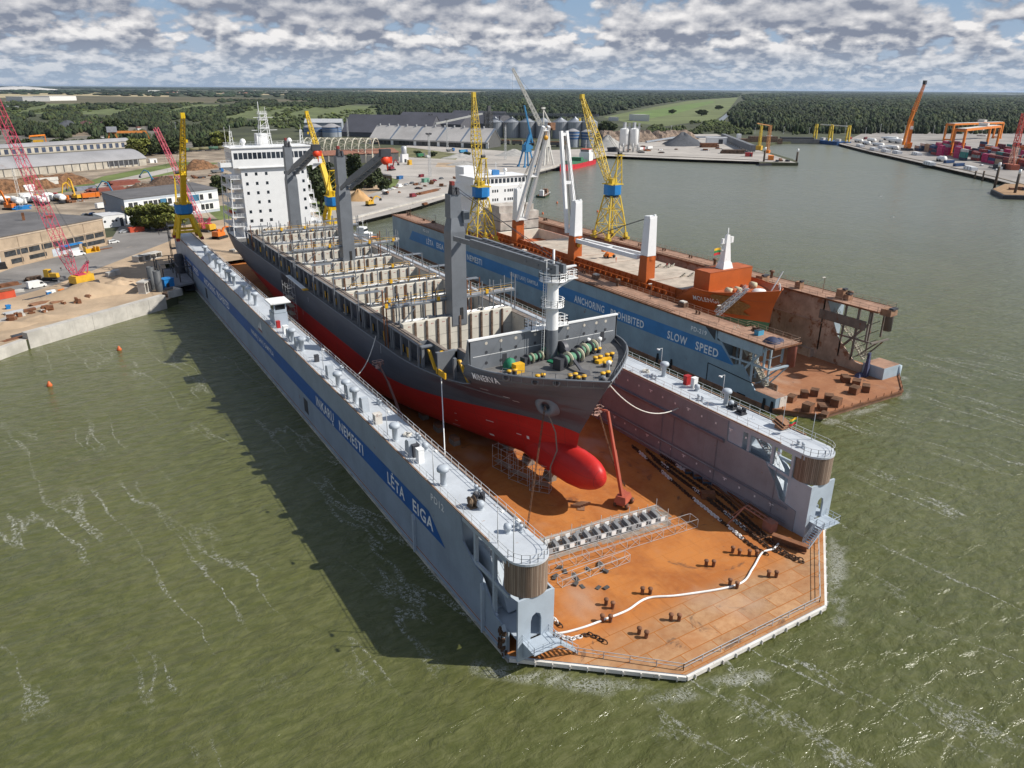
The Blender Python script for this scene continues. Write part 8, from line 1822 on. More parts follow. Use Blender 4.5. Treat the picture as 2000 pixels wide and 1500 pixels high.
def tree_proto(nm, H, R, kind, m, seed):
    r = random.Random(seed); o = thing(nm, 'x', 'tree', (0,0,0)); mb = MB()
    mb.rod((0,0,-.3),(0,0,H*.55), R*.09, 7, R*.05)
    blobs = []
    if kind == 'poplar':
        for k in range(9): z_ = H*(.16+.09*k); w = R*(.55+.45*math.sin(PI*(k+1)/10)); blobs.append((r.uniform(-.3,.3),r.uniform(-.3,.3),z_,w,H*.10))
    else:
        for k in range(19):
            a = r.uniform(0,6.28); rr_ = R*r.uniform(.15,.72); z_ = H*r.uniform(.22,.84); s_ = R*r.uniform(.30,.48)*(1-.3*(z_/H-.4)); blobs.append((rr_*math.cos(a),rr_*math.sin(a),z_,s_,s_*.8)); mb.rod((0,0,H*r.uniform(.2,.45)),(rr_*math.cos(a)*.8,rr_*math.sin(a)*.8,z_), R*.03, 5, R*.012)
    mb.build('trunk', M_BARK, o); me = leaf_mesh('crown', blobs, 46 if kind != 'poplar' else 60, .48, m, seed); ob = bpy.data.objects.new('crown', me); COL.objects.link(ob); ob.parent = o; return o
TP = [tree_proto('broadleaf_tree', 12, 6, 'b', M_LEAFN, 1), tree_proto('broadleaf_tree', 12, 5.5, 'b', M_LEAFD, 2), tree_proto('poplar_tree', 16, 2.2, 'poplar', M_LEAFD, 3), tree_proto('bush', 6, 4.2, 'b', M_LEAFD, 4)]
HB = [12.0,12.0,16.5,5.8]; used = [False]*4
def tree(k, px, py, pt, lab, wide=1.0, z=None):
    p = G(px,py); h = max(3, HT(p,pt)); s = h/HB[k]; rz = (px*1.7) % 6.28
    if not used[k]: used[k] = True; o = TP[k]; o['label'] = lab; place(o, p, rz, (s*wide,s*wide,s))
    else: o = dup(TP[k], p, rz, lab, sc=(s*wide,s*wide,s))
    o['group'] = ['broadleaf trees in the yards','dark broadleaf trees in the yards','poplars','bushes in the yards'][k]
for k, px, py, pt, lab, w in ((0,270,444,402,'leftmost of the bright green trees in front of the grey office',1.15),(0,292,449,398,'second from left of the bright green trees in front of the grey office',1.25),(0,318,449,394,'middle one of the bright green trees in front of the grey office',1.3),(0,340,447,400,'rightmost of the bright green trees beside the yellow dock crane',1.1),
    (1,441,380,333,'dark tree between the scrap yard and the white ship house',1.2),(1,612,388,318,'tall dark tree just right of the white ship house',1.1),(1,628,404,330,'dark tree in front of the tall one right of the ship house',1.0),(1,598,372,312,'dark tree partly behind the ship funnel',1.0),(1,640,372,308,'dark tree behind the second deck crane',1.1),(1,655,352,318,'dark tree left of the two poplars',1.0),
    (2,688,356,297,'left one of two poplars behind the second deck crane',1.3),(2,700,357,296,'right one of two poplars behind the second deck crane',1.2),(1,709,364,326,'round tree right of the poplars',1.0),(3,722,366,336,'bush at the foot of the poplars, left one',1.1),(1,731,360,322,'round tree left of the brown brick hut',1.0),(3,745,372,348,'bush in front of the brown brick hut',1.1),(3,698,372,348,'bush below the two poplars',1.2),
    (0,272,306,268,'grey green tree behind the arched warehouse, leftmost of the row',1.5),(1,294,303,266,'tree behind the arched warehouse, second of the row',1.5),(1,318,301,266,'tree behind the arched warehouse, third of the row',1.5),(1,340,300,264,'tree behind the arched warehouse, fourth of the row',1.5),(1,392,292,266,'tree beside the tank wagons, left of the ship bridge',1.4),(1,415,290,262,'tree behind the ship bridge wing, left one',1.4),(0,432,290,255,'grey green tree behind the ship bridge wing, right one',1.5),
    (1,230,272,225,'tall dark conifer like tree behind the orange gantry crane',1.0),(1,160,290,268,'dark tree behind the long shed, middle',1.6),(1,120,292,266,'dark tree behind the long shed, left of the middle',1.6),(1,40,296,266,'dark tree at the far left behind the long shed',1.7),(1,190,286,262,'dark tree behind the long shed, near the gantry crane',1.6),(3,912,306,297,'bush by the rubble heap beside the pale store',1.5),(3,846,306,297,'bush in the weeds before the pale store',1.5),(3,815,303,295,'bush at the end of the rusty roofed shed',1.5),
    (1,1172,262,236,'dark tree right of the rightmost silo, near one',1.6),(1,1186,260,232,'dark tree right of the rightmost silo, far one',1.6),(1,1313,222,212,'lone dark tree in the bright meadow',1.8),(1,1370,226,212,'dark tree beside the river in the meadow',2.0),(1,1404,214,204,'dark tree on the river bank',2.0),(3,635,418,404,'bush at the edge of the long quay behind the ship',1.2),(3,660,366,345,'bush between the deck crane and the poplars',1.3)):
    tree(k, px, py, pt, lab, w)
for k in range(4):
    if not used[k]: bpy.data.objects.remove(TP[k])
# ================================================================ vehicles
M_TYRE = mat('tyre', (.02,.02,.021), .85)
PAINT = dict(white=(.75,.75,.73), silver=(.38,.39,.40), red=(.42,.03,.03), blue=(.02,.12,.32), grey=(.12,.13,.14), purple=(.05,.035,.09), orange=(.62,.16,.02), yellow=(.62,.36,.03), green=(.04,.17,.08), lightblue=(.06,.25,.42), darkred=(.20,.02,.03))
def paint(c): return mat('paint_'+c, PAINT[c], .35, var=.05, spec=.5)
def car(lab, cat, p, rz, col, kind='car'):
    o = thing({'car':'car','van':'van','estate':'estate_car'}[kind], lab, cat); L, Wd = (4.3,1.75) if kind != 'van' else (5.6,2.05)
    mb = MB()
    if kind == 'van': side = [(-2.8,.35),(2.75,.35),(2.75,.95),(2.1,1.25),(1.5,2.15),(.9,2.4),(-2.7,2.4),(-2.8,1.2)]; win = [(.75,1.35),(1.95,1.3),(1.45,2.05),(.75,2.05)]
    elif kind == 'estate': side = [(-2.2,.3),(2.15,.3),(2.15,.75),(1.15,.95),(.55,1.45),(-1.9,1.5),(-2.2,.9)]; win = [(-1.9,.95),(.95,.97),(.5,1.38),(-1.75,1.42)]
    else: side = [(-2.15,.3),(2.15,.3),(2.15,.72),(1.1,.92),(.5,1.42),(-1.0,1.42),(-1.7,.95),(-2.15,.9)]; win = [(-1.5,.95),(.9,.95),(.45,1.34),(-.95,1.34)]
    mb.plate(side, -Wd/2, Wd/2, 'y'); mb.build('body', paint(col), o)
    mb = MB(); mb.plate(win, -Wd/2-.015, Wd/2+.015, 'y'); 
    a = (2.1,1.28) if kind == 'van' else (1.1,.95); b_ = (1.52,2.1) if kind == 'van' else (.55,1.4); y = Wd/2-.12; mb.add([(a[0]+.02,-y,a[1]+.02),(a[0]+.02,y,a[1]+.02),(b_[0]+.02,y,b_[1]+.02),(b_[0]+.02,-y,b_[1]+.02)], [(0,1,2,3)]); mb.build('window', M_GLASS, o)
    for x in (-L*.32,L*.32):
        for y in (-Wd/2+.08,Wd/2-.08): mb = MB(); mb.rod((x,y-.11,.33),(x,y+.11,.33), .33, 12); mb.build('wheel', M_TYRE, o)
    place(o, p, rz); return o
for lab, cat, px, py, rz, col, kind in (('white panel van parked on the sandy bank by the bulldozer','van',73,562,.35,'white','van'),('white panel van in front of the beige factory door','van',152,500,.5,'white','van'),('white estate car at the corner of the beige factory','car',222,475,.35,'white','estate'),('silver car beside the red skip','car',243,455,.3,'silver','car'),('dark purple car under the bright green trees','car',314,450,.5,'purple','car'),('silver car right of the dark purple one under the trees','car',331,446,.5,'silver','car'),('blue car at the back corner of the factory, right one','car',182,420,.4,'blue','car'),('grey car at the back corner of the factory, left one','car',168,422,.4,'grey','car'),
    ('red van on the long quay above the excavator','van',807,385,.6,'darkred','van'),('white van in the parked row below the brick hut','van',781,366,.6,'white','van'),('white car in the parked row, left end','car',752,374,.5,'white','car'),('grey car in the parked row, second from left','car',760,372,.5,'silver','car'),('white car in the parked row, third from left','car',769,370,.5,'white','car'),('silver car in the parked row, right of the white van','car',794,362,.6,'silver','car'),('dark car in the parked row, right end','car',805,359,.6,'grey','car'),('red car at the edge of the quay yard','car',849,354,.6,'darkred','car'),('dark car beside the lattice mast in the pale yard','car',862,350,.6,'grey','car'),('white pickup far in the pale yard','car',836,308,.6,'white','van'),
    ('white car on the terminal quay, nearest the corner','car',1946,333,.9,'white','car'),('grey car on the terminal quay, second from the corner','car',1934,328,.9,'grey','car'),('white van on the terminal quay beside the cars','van',1952,331,.9,'white','van'),('white car on the terminal quay, farthest of the four','car',1917,324,.9,'white','car'),('blue car on the terminal quay by the yellow container','car',1885,325,.9,'silver','car')):
    car(lab, cat, G(px,py), rz, col, kind)
def excavator(lab, p, rz, col, reach=1.0, up=1.0, sc=1.0, bucket=True):
    o = thing('excavator', lab, 'excavator')
    for s in (-1,1): mb = MB(); mb.plate([(-2.2,.15),(2.2,.15),(2.5,.55),(2.2,.95),(-2.2,.95),(-2.5,.55)], s*1.25-.35, s*1.25+.35, 'y'); mb.build('track', M_TYRE, o)
    mb = MB(); mb.cb((-.5,0,1.1), (3.8,2.7,1.2), 0, .94); mb.cb((-1.6,0,2.2), (1.5,2.5,.5)); mb.build('body', paint(col), o)
    mb = MB(); mb.cb((.7,.8,1.2), (1.6,1.0,1.9), 0, .85); mb.build('cab', paint(col), o)
    mb = MB(); mb.box(1.35,.4,1.9,1.42,1.2,2.9); mb.box(.15,1.22,1.9,1.2,1.25,2.8); mb.build('window', M_GLASS, o)
    e = Vector((4.2*reach,-.3,2.2+3.6*up)); q = Vector((6.6*reach,-.3,2.6+1.2*up)); mb = MB(); mb.beam((.9,-.3,2.0), Vector((2.4*reach,-.3,2+3.2*up)), .5, .7); mb.beam(Vector((2.4*reach,-.3,2+3.2*up)), e, .45, .6); mb.build('boom', paint(col), o)
    mb = MB(); mb.beam(e, q, .4, .5); mb.build('arm', paint(col), o)
    mb = MB(); mb.plate([(q.x-.5,q.z-1.3),(q.x+.6,q.z-1.2),(q.x+.3,q.z+.1),(q.x-.2,q.z)], -.9, .3, 'y'); mb.build('bucket', M_DARKST, o)
    place(o, p, rz, sc); return o
for lab, px, py, rz, col, re, up, sc in (('yellow excavator digging beside the orange sand cone on the quay',724,402,.3,'yellow',1,.9,1.25),('blue scrap handler in front of the left scrap heap',226,385,2.6,'lightblue',1.4,2.2,1.3),('blue scrap handler with red cab between the scrap heaps',302,358,2.6,'lightblue',1.3,2.0,1.3),('red excavator near the rusty roofed shed',765,333,.5,'darkred',1,1.4,1.5),('orange excavator behind the stern of the container ship',430,466,.7,'orange',.8,.5,1.5),('yellow excavator arm raised among the mixer trucks',118,392,.4,'yellow',1.1,2.4,1.3),('orange machine with a long boom among the mixer trucks',150,390,2.2,'yellow',.9,3.0,1.3),('orange crane truck left of the mixer trucks',20,410,2.4,'orange',1.2,2.2,1.5)):
    excavator(lab, G(px,py), rz, col, re, up*.8, sc*.85)
# bulldozer on the bank
p = G(103,548); o = thing('bulldozer', 'yellow bulldozer with raised blade on the sandy bank', 'bulldozer')
for s in (-1,1): mb = MB(); mb.plate([(-2,.1),(1.8,.1),(2.2,.7),(1.8,1.2),(-2,1.2),(-2.3,.7)], s*1.1-.35, s*1.1+.35, 'y'); mb.build('track', M_TYRE, o)
mb = MB(); mb.cb((.6,0,1.0), (2.8,1.5,1.3), 0, .9); mb.build('body', paint('yellow'), o); mb = MB(); mb.cb((-1.1,0,1.1), (1.6,1.7,2.3), 0, .9); mb.build('cab', paint('yellow'), o); mb = MB(); mb.plate([(2.7,.2),(3.0,.1),(3.1,1.3),(2.8,1.3)], -2, 2, 'y'); mb.beam((1,1.4,.7),(2.8,1.4,.7), .25); mb.beam((1,-1.4,.7),(2.8,-1.4,.7), .25); mb.build('blade', mat('blade_grey', (.25,.25,.26), .5), o); mb = MB(); mb.box(-.3,-.7,2.2,-.26,.7,3.1); mb.build('window', M_GLASS, o); place(o, p, -.6, 1.15)
# mixer trucks
ow = ('first','second','third','fourth','fifth','sixth','seventh','eighth','ninth','tenth','eleventh','twelfth','thirteenth','fourteenth','fifteenth','sixteenth','seventeenth','eighteenth','nineteenth','twentieth','last')
ords = ['first','second','third','fourth','fifth','sixth','seventh','eighth','ninth']
for i in range(9):
    p = G(14+i*14.0+(i%2)*3, 398-i*1.2+(i%3)*4); o = thing('mixer_truck', ords[i]+' white concrete mixer truck from the left behind the factory roof', 'mixer truck', (0,0,0), 'concrete mixer trucks behind the factory')
    mb = MB(); mb.box(-4,-1.2,.6,4,1.2,1.1); mb.build('chassis', M_DARKST, o); mb = MB(); mb.cb((3.2,0,1.1), (1.8,2.4,2.2), 0, .95); mb.build('cab', paint(['white','orange','white','yellow','white','white','red','white','orange'][i]), o)
    mb = MB(); [mb.lathe([(0,-4.2),(.8,-4.1),(1.4,-2.4),(1.35,-.6),(.8,1.4),(0,1.5)], (.4,0,2.6), 12, 'x')]; mb.build('drum', paint('white'), o)
    for x in (-3,-1.8,3): 
        mb = MB(); mb.rod((x,-1.2,.55),(x,1.2,.55), .55, 10); mb.build('wheel', M_TYRE, o)
    place(o, p, (.5,2.4,1.2)[i%3], 1.15)
for lab, px, py, rz, c1, c2 in (('white truck with grey tipper by the pale store',880,296,.2,'blue','grey'),('blue truck parked before the pale store',905,299,.2,'blue','lightblue'),('white lorry at the corner behind the grey office',207,408,.4,'white','white'),('orange tank lorry behind the grey office',178,388,.3,'orange','orange'),('red lorry on the far quay below the twin silos',1252,294,.3,'red','white'),('white lorry on the far quay beside the red lorry',1268,292,.3,'white','white'),('blue truck at the right end of the office',425,338,.4,'blue','grey'),('white lorry on the rail yard road',203,274,.2,'white','white'),('green tarpaulin lorry in the pale yard',822,307,.4,'grey','green')):
    p = G(px,py); o = thing('lorry', lab, 'lorry'); mb = MB(); mb.cb((3.4,0,.7), (2.0,2.4,2.5), 0, .96); mb.build('cab', paint(c1), o); mb = MB(); mb.box(-4.5,-1.25,.9,2.2,1.25,3.2 if c2 != 'grey' else 2.2); mb.build('load_box', paint(c2), o); mb = MB(); mb.box(3.9,-1.0,1.9,4.38,1.0,2.8); mb.build('window', M_GLASS, o)
    for x in (-3.2,-1.9,3.2): mb = MB(); mb.rod((x,-1.2,.52),(x,1.2,.52), .52, 10); mb.build('wheel', M_TYRE, o)
    place(o, p, rz, 1.1)
# ================================================================ bank clutter
def thingbox(name, lab, cat, px, py, parts, rz=0.0):
    p = G(px,py); mb = MB(); ms = []; 
    for (x,y,z_,sx,sy,sz,m) in parts:
        if m not in ms: ms.append(m)
        mb.mi(ms.index(m)).cb((x,y,z_), (sx,sy,sz))
    ob = mb.build(name, ms, label=lab, cat=cat, org=(0,0,0)); place(ob, p, rz); return ob
M_REDB = mat('box_red', (.50,.07,.03), .6, rust=.12); M_TIMB = mat('old_timber', (.27,.14,.08)); M_SLAB = mat('slab_concrete', (.48,.46,.42), .85, var=.12)
thingbox('skip', 'open red skip under the bright green trees', 'skip', 267, 453, [(0,0,0,6.4,2.5,.2,M_REDB),(-3.1,0,0,.2,2.5,2.3,M_REDB),(3.1,0,0,.2,2.5,2.3,M_REDB),(0,-1.2,0,6.4,.15,2.3,M_REDB),(0,1.2,0,6.4,.15,2.3,M_REDB)], .25)
for i, (px, py) in enumerate(((272,511),(283,509),(294,506),(305,503))):
    thingbox('concrete_culvert', ('first','second','third','fourth')[i]+' pale concrete culvert from the left in the row beside the dock', 'culvert', px, py, [(0,0,2.0,3.2,3.4,.3,M_SLAB),(-1.4,0,0,.35,3.4,2.0,M_SLAB),(1.4,0,0,.35,3.4,2.0,M_SLAB),(0,0,0,3.2,3.4,.25,M_SLAB)], .6)
thingbox('concrete_block', 'pair of tilted concrete blocks beside the crawler crane, left one', 'concrete block', 216, 540, [(0,0,0,2.4,2.2,1.6,M_SLAB)], .4); thingbox('concrete_block', 'pair of tilted concrete blocks beside the crawler crane, right one', 'concrete block', 227, 537, [(0,0,0,2.4,2.2,1.8,M_SLAB)], .2)
thingbox('red_container', 'red steel box at the left edge of the sandy bank', 'steel box', 8, 583, [(0,0,0,6,2.6,2.4,M_REDB),(0,0,2.4,6.2,2.8,.15,M_RUSTY)], .4)
thingbox('yellow_cage', 'yellow steel cage platform in front of the factory', 'cage', 180, 493, [(0,0,0,5.5,2.2,.3,M_YEL),(-2.6,0,.3,.2,2.2,2.4,M_YEL),(0,1.0,.3,5.5,.12,1.2,M_YEL),(2.6,0,.3,.2,2.2,1.8,M_YEL),(1.2,0,.3,.2,2.0,2.0,M_YEL)], .4)
for lab, px, py, sz, m, rz in (('stack of rusty beams at the left edge of the bank',14,560,(7,2.4,1.2),M_RUSTY,.4),('pile of pale stones behind the red steel box',30,572,(5,2.2,.9),M_SLAB,.3),('bundle of rusty plates beside the yellow cage',205,487,(6,1.6,.35),M_RUSTY,.5),('flat rusty sheet on the sand near the crane',198,566,(2.4,1.4,.5),M_REDB,.2),('timber pallets in the middle of the sandy bank',80,594,(7,2.2,.8),M_TIMB,.5),('second stack of timber in the middle of the sandy bank',118,590,(6,1.8,.6),M_TIMB,.4),('grey girders on the bank behind the quay wall, left',30,612,(6,2.5,.7),M_GALV,.4),('rusty frame beside the grey girders on the bank',58,608,(4,1.8,.8),M_RUSTY,.5),('long steel plate on the concrete track',70,582,(8,1.6,.2),M_DARKST,.5),('rusty sheet at the corner of the quay wall',30,662,(6,2.0,.3),M_RUSTY,.5),('flat grey slab on the sand by the quay corner',40,655,(5,2.4,.35),M_DARKST,.5),('long dark beam along the top of the new quay wall',245,603,(24,.9,.8),M_RUSTY,.53),('timber beam lying on the new quay wall, left part',170,628,(16,.8,.6),M_TIMB,.53),('blue and white portable toilets on the bank',97,582,(1.2,1.2,2.3),M_CBLUE,.3),('white portable toilet beside the blue one',106,580,(1.2,1.2,2.3),M_WHITE,.3),('red pump set on the bank',136,577,(1.8,1.2,1.5),M_REDB,.3),('orange generator on the bank beside the pump',121,573,(2.2,1.2,1.4),M_CORG,.6),('blue drums on the bank, left edge',17,604,(1.4,1.2,1.4),M_CBLUE,.2),('red barrow at the left edge of the bank',3,638,(2.0,1.2,1.0),M_REDB,.2),('brown brush heap beside the bulldozer',66,548,(5,3,1.4),M_SCRAPB,.3),('black tyre stack at the left edge of the road',6,526,(2.6,2.0,2.6),M_RUB,.2),
    ('white tent box in the scrap yard behind the factory, left',52,386,(7,3,2.6),M_HW,.3),('blue tarpaulin on the yard behind the factory',42,409,(9,4,2.0),M_CBLUE,.3),('white machine in front of the log pile',58,373,(6,3,4),M_HW,.4),('pale portal frame behind the mixer trucks',92,368,(14,.8,7),M_CWHITE,.3),('grey container in the scrap yard by the log pile',168,372,(12,2.6,2.6),mat('cont_grey', (.22,.24,.29), .6),.35),('flat stack of rusty plates in the scrap yard, nearest',210,374,(26,9,2.4),mat('plate_oxide', (.22,.07,.05), .85, rust=.2),.4),('flat stack of rusty plates in the scrap yard, farther',240,361,(20,9,3),mat('plate_oxide', (.22,.07,.05), .85),.4),('pale stone block row in front of the plates',236,383,(14,3,3.4),M_PANEL,.4),('red container with white cab beside the scrap handler',318,353,(14,3,2.8),mat('plate_oxide', (.22,.07,.05), .85),.35),('green container in the middle of the quay yard',831,356,(6,2.6,2.8),mat('cont_green', (.14,.30,.22), .6),.5),('blue box in the quay yard behind the brick hut',781,350,(5,2.6,2.4),paint('blue'),.5),('red box in the quay yard behind the parked cars',823,346,(5,2.6,2.2),paint('darkred'),.5),('white hut on the quay beside the ship house',637,418,(3,3,2.8),M_HW,.3),('orange box on the long quay by the fence',830,400,(5,2,1.2),M_RUSTY,.6),('blue and white cabin near the excavator on the quay',649,396,(3,2.4,2.6),mat('cabin_teal', (.25,.42,.44), .6),.4),('yellow tank beside the cement silo',800,322,(3.4,3.4,4.2),paint('yellow'),.3),('stack of brown steel sections along the quay',835,377,(26,3,1.4),M_RUSTY,.6),('white gate hut behind the arched warehouse end',299,318,(6,4,3.4),M_HW,.2),('white store of bags on the far quay beyond the gravel',1398,281,(24,9,8),M_HW,-.6),('pile of dark scrap on the stone jetty',1430,300,(26,10,4),M_SCRAPB,-.7),('red container at the foot of the covered conveyor',1462,306,(7,4,4),paint('red'),-.7),('rusty machines on the far quay before the jetty',1385,288,(22,8,5),M_RUSTY,-.5),('dark barges of scrap moored behind the jetty',1480,277,(60,12,4),M_SCRAPB,-.55),('long grey barge moored behind the jetty',1545,276,(70,12,3),mat('barge_grey', (.16,.16,.16), .8, rust=.1),-.55),('dark skips beside the left twin silo',1195,296,(14,6,4.5),M_DARKST,.2)):
    r_ = random.Random(lab); L, Wd, Hh = sz; parts = []
    if sum(sz) > 60 or 'barge' in lab: parts = [(0,0,-2,L,Wd,Hh+2,m),(L*.1,0,Hh,L*.6,Wd*.7,Hh*.7,M_SCRAPB if 'scrap' in lab else M_DARKST),(-L*.42,0,Hh,L*.08,Wd*.5,Hh*1.4,M_HW)]
    elif any(w_ in lab for w_ in ('toilet','hut','cabin','container','tent','store')): parts = [(0,0,0,L,Wd,Hh*.9,m),(0,0,Hh*.9,L*1.06,Wd*1.08,Hh*.1,m if 'hut' in lab else M_WHITE if 'toilet' in lab else m),(L*.2,-Wd*.5,0,L*.22 if L > 2 else .6,.12,Hh*.7,M_DARKST)]
    else:
        n = 9
        for i in range(n): parts.append((r_.uniform(-.1,.1)*L,(i%3-1)*Wd*.3,(i//3)*Hh/3,L*r_.uniform(.75,1.0),Wd*.27,Hh/3*.92,m))
    kd = next((n_ for w_, n_ in (('toilet','portable_toilet'),('barge','barge'),('container','container'),('cabin','cabin'),('hut','hut')) if w_ in lab), 'material_stack')
    thingbox(kd, lab, kd.replace('_',' '), px, py, parts, rz)
# rows of loose material in the yards
def scatter(nm, n, fx, fy, lab, ms, size, seed, order):
    r_ = random.Random(seed); xs = sorted(r_.uniform(*fx) for _ in range(n))
    for i, x in enumerate(xs):
        parts = []; m = ms[i % len(ms)]; s = r_.uniform(.6,1.3)
        for j in range(7): parts.append((r_.uniform(-.35,.35)*size*s, r_.uniform(-.3,.3)*size*s, 0 if j < 5 else .5*s, size*s*r_.uniform(.3,.8), size*s*r_.uniform(.15,.4), s*r_.uniform(.5,1.3), m if j % 3 else M_RUSTY))
        ob = thingbox(nm, order[i]+lab, nm.replace('_',' '), x, fy(x)+r_.uniform(-7,7), parts, r_.uniform(0,3)); ob['group'] = nm.replace('_',' ')+' heaps'
scatter('scrap_bundle', 20, (130,425), lambda x: 392-(x-130)*.18, ' scrap bundle from the left in the yard behind the grey office', [M_SCRAPB, M_RUSTY, M_DARKST, M_GALV], 5.0, 1, ow)
scatter('slab_stack', 16, (690,900), lambda x: 388-(x-690)*.17, ' slab stack from the left along the middle of the long quay', [M_SLAB, M_TIMB, M_RUSTY, M_DARKST], 3.6, 2, ow)
scatter('timber_stack', 16, (20,300), lambda x: 622-(x-20)*.27, ' loose material stack from the left on the sandy bank', [M_TIMB, M_SLAB, M_RUSTY], 2.4, 3, ow)
scatter('quay_material', 12, (1205,1420), lambda x: 292, ' loose material heap from the left on the far quay', [M_SCRAPB, M_CORG, M_HW, M_DARKST], 6.0, 4, ow)
# landing gear between bank and dock: pipes, ramp, pump house
p = G(338,556); o = thing('landing_ramp', 'grey access ramp with dark frames between the sandy bank and the dock', 'ramp', p)
mb = MB(); a = G(290,520); c = G(352,560); mb.prism([(27,262),(31,292),(37,290),(37,266)], GZ+.3, GZ+.9, bot=True); mb.build('deck_plate', mat('ramp_grey', (.22,.22,.23), .8, var=.15), o)
mb = MB()
for y in (268,276,284,290):
    for x in (28,33,37): mb.rod((x,y,2),(x,y,8.5), .18, 5)
    mb.rod((28,y,8.5),(37,y,8.5), .16, 5)
for x in (28,33,37): mb.rod((x,268,8.5),(x,290,8.5), .16, 5); mb.rod((x,268,5.5),(x,290,5.5), .1, 5)
mb.build('frame', M_DARKST, o)
for lab, px, py, pt in (('dark grey steel pile standing on the bank, left of two',300,566,521),('dark grey steel pile standing on the bank, right of two',312,570,529)):
    q = G(px,py); h = HT(q,pt); mb = MB(); mb.lathe([(1.15,0),(1.15,h),(.95,h),(.95,h-1)], q, 16); mb.lathe([(0,h-.6),(.95,h-.6)], q, 16); mb.build('steel_pile', mat('pile_grey', (.085,.09,.095), .6, var=.15), label=lab, cat='steel pile')
thingbox('pump_house', 'blue pump house at the tip of the quay by the dock', 'pump house', 328, 564, [(0,0,0,3.4,3.0,3.4,M_CBLUE),(0,0,3.4,3.7,3.3,.25,M_CBLUE),(-.6,-1.55,0,1.0,.1,2.2,M_DARKST)], .4)
thingbox('frame_block', 'grey steel block with dark openings standing on the quay sand', 'steel block', 284, 572, [(0,0,0,4.2,2.6,.3,M_SLAB),(-1.8,0,.3,.4,2.4,3.2,M_SLAB),(0,0,.3,.4,2.4,3.2,M_SLAB),(1.8,0,.3,.4,2.4,3.2,M_SLAB),(0,0,3.5,4.4,2.8,.5,M_SLAB)], 1.0)
thingbox('debris_cage', 'concrete pit with loose grey debris at the quay tip', 'pit', 336, 578, [(0,-1.8,0,5,.4,2.2,M_SLAB),(2.4,0,0,.4,4,2.2,M_SLAB),(0,0,0,4.5,3.2,1.4,M_SCRAPB)], .5)
for lab, px, py, rz, c1 in (('person in dark clothes standing behind the crawler crane, left one of two',120,530,.3,C_DK),('person in dark clothes standing behind the crawler crane, right one of two',130,528,1.2,C_DK),('person walking across the yard below the green trees',311,460,2.0,C_NV),('person in orange on the long quay left of the sand strip',717,386,.5,C_OR),('person in orange on the long quay, right of the pair',735,386,1.5,C_OR),('person in dark clothes on the long quay near the red van',748,387,1.0,C_DK)):
    person(tuple(G(px,py)), rz, c1, C_NV, lab, 1.85)
# lamp posts and poles standing in the brush
for i, (px, py, pt) in enumerate(((14,213,196),(345,262,240),(1310,262,246),(1474,262,250),(1530,262,248),(1580,262,250),(1650,262,240),(1690,262,250),(1718,262,243),(1766,262,246),(1822,262,246),(1842,262,247),(1900,262,244),(1990,262,246))):
    q = G(px,py); h = HT(q,pt); mb = MB(); mb.rod((0,0,0),(0,0,h), .35, 4, .2); mb.box(-1.5,-.3,h,1.5,.3,h+.4); ob = mb.build('floodlight_pole', M_SILVER, label='thin pale pole before the far trees, '+ow[i]+' from the left', cat='pole', group='thin poles before the far trees', org=(0,0,0)); ob.location = q
# ================================================================ container terminal
ccol = dict(red=(.28,.035,.03), pink=(.48,.02,.12), blue=(.02,.06,.16), navy=(.015,.03,.07), grey=(.30,.31,.32), white=(.60,.59,.56), orange=(.52,.13,.02), green=(.03,.17,.07), teal=(.03,.22,.20), maroon=(.15,.02,.03), tan=(.42,.30,.20), yellow=(.60,.36,.02))
CM = {}
def cont_mesh(c):
    if c in CM: return CM[c]
    mb = MB(); mb.box(-6.1,-1.22,.05,6.1,1.22,2.55); mb.mi(1)
    for x in (-6.1,6.1):
        for y in (-1.2,1.2): mb.box(x-.08,y-.06,.0,x+.08,y+.06,2.6)
    for y in (-.9,-.3,.3,.9): mb.box(6.1,y-.04,.2,6.16,y+.04,2.4)
    mb.mi(0)
    for i in range(20): x = -5.8+i*.61; mb.box(x,-1.26,.25,x+.28,-1.22,2.4); mb.box(x,1.22,.25,x+.28,1.26,2.4)
    mb.mi(2); mb.box(-6.0,-1.15,2.55,6.0,1.15,2.6)
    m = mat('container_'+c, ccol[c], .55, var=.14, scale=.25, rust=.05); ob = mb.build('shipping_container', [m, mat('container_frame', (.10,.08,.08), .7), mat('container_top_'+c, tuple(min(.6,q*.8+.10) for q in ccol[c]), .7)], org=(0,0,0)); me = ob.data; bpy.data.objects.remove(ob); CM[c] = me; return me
qu = Vector((887-640, 640.4-319.6, 0)).normalized(); qi = Vector((qu.y,-qu.x,0)); Q0 = Vector((640,319.6,0)); qa_ = math.atan2(qu.y,qu.x); nC = 0
def proj(p):
    d = np.array([p[0],p[1],p[2]-CAMH]); k = d@_f; return CX+F*(d@_r)/k, CY-F*(d@_u)/k
rc = random.Random(5); tw = ('bottom','second','third','fourth','fifth')
pal = ['red']*5+['maroon']*4+['pink']*2+['blue']*3+['navy']*3+['grey']*3+['white']*2+['orange']*3+['green','teal','tan','tan']
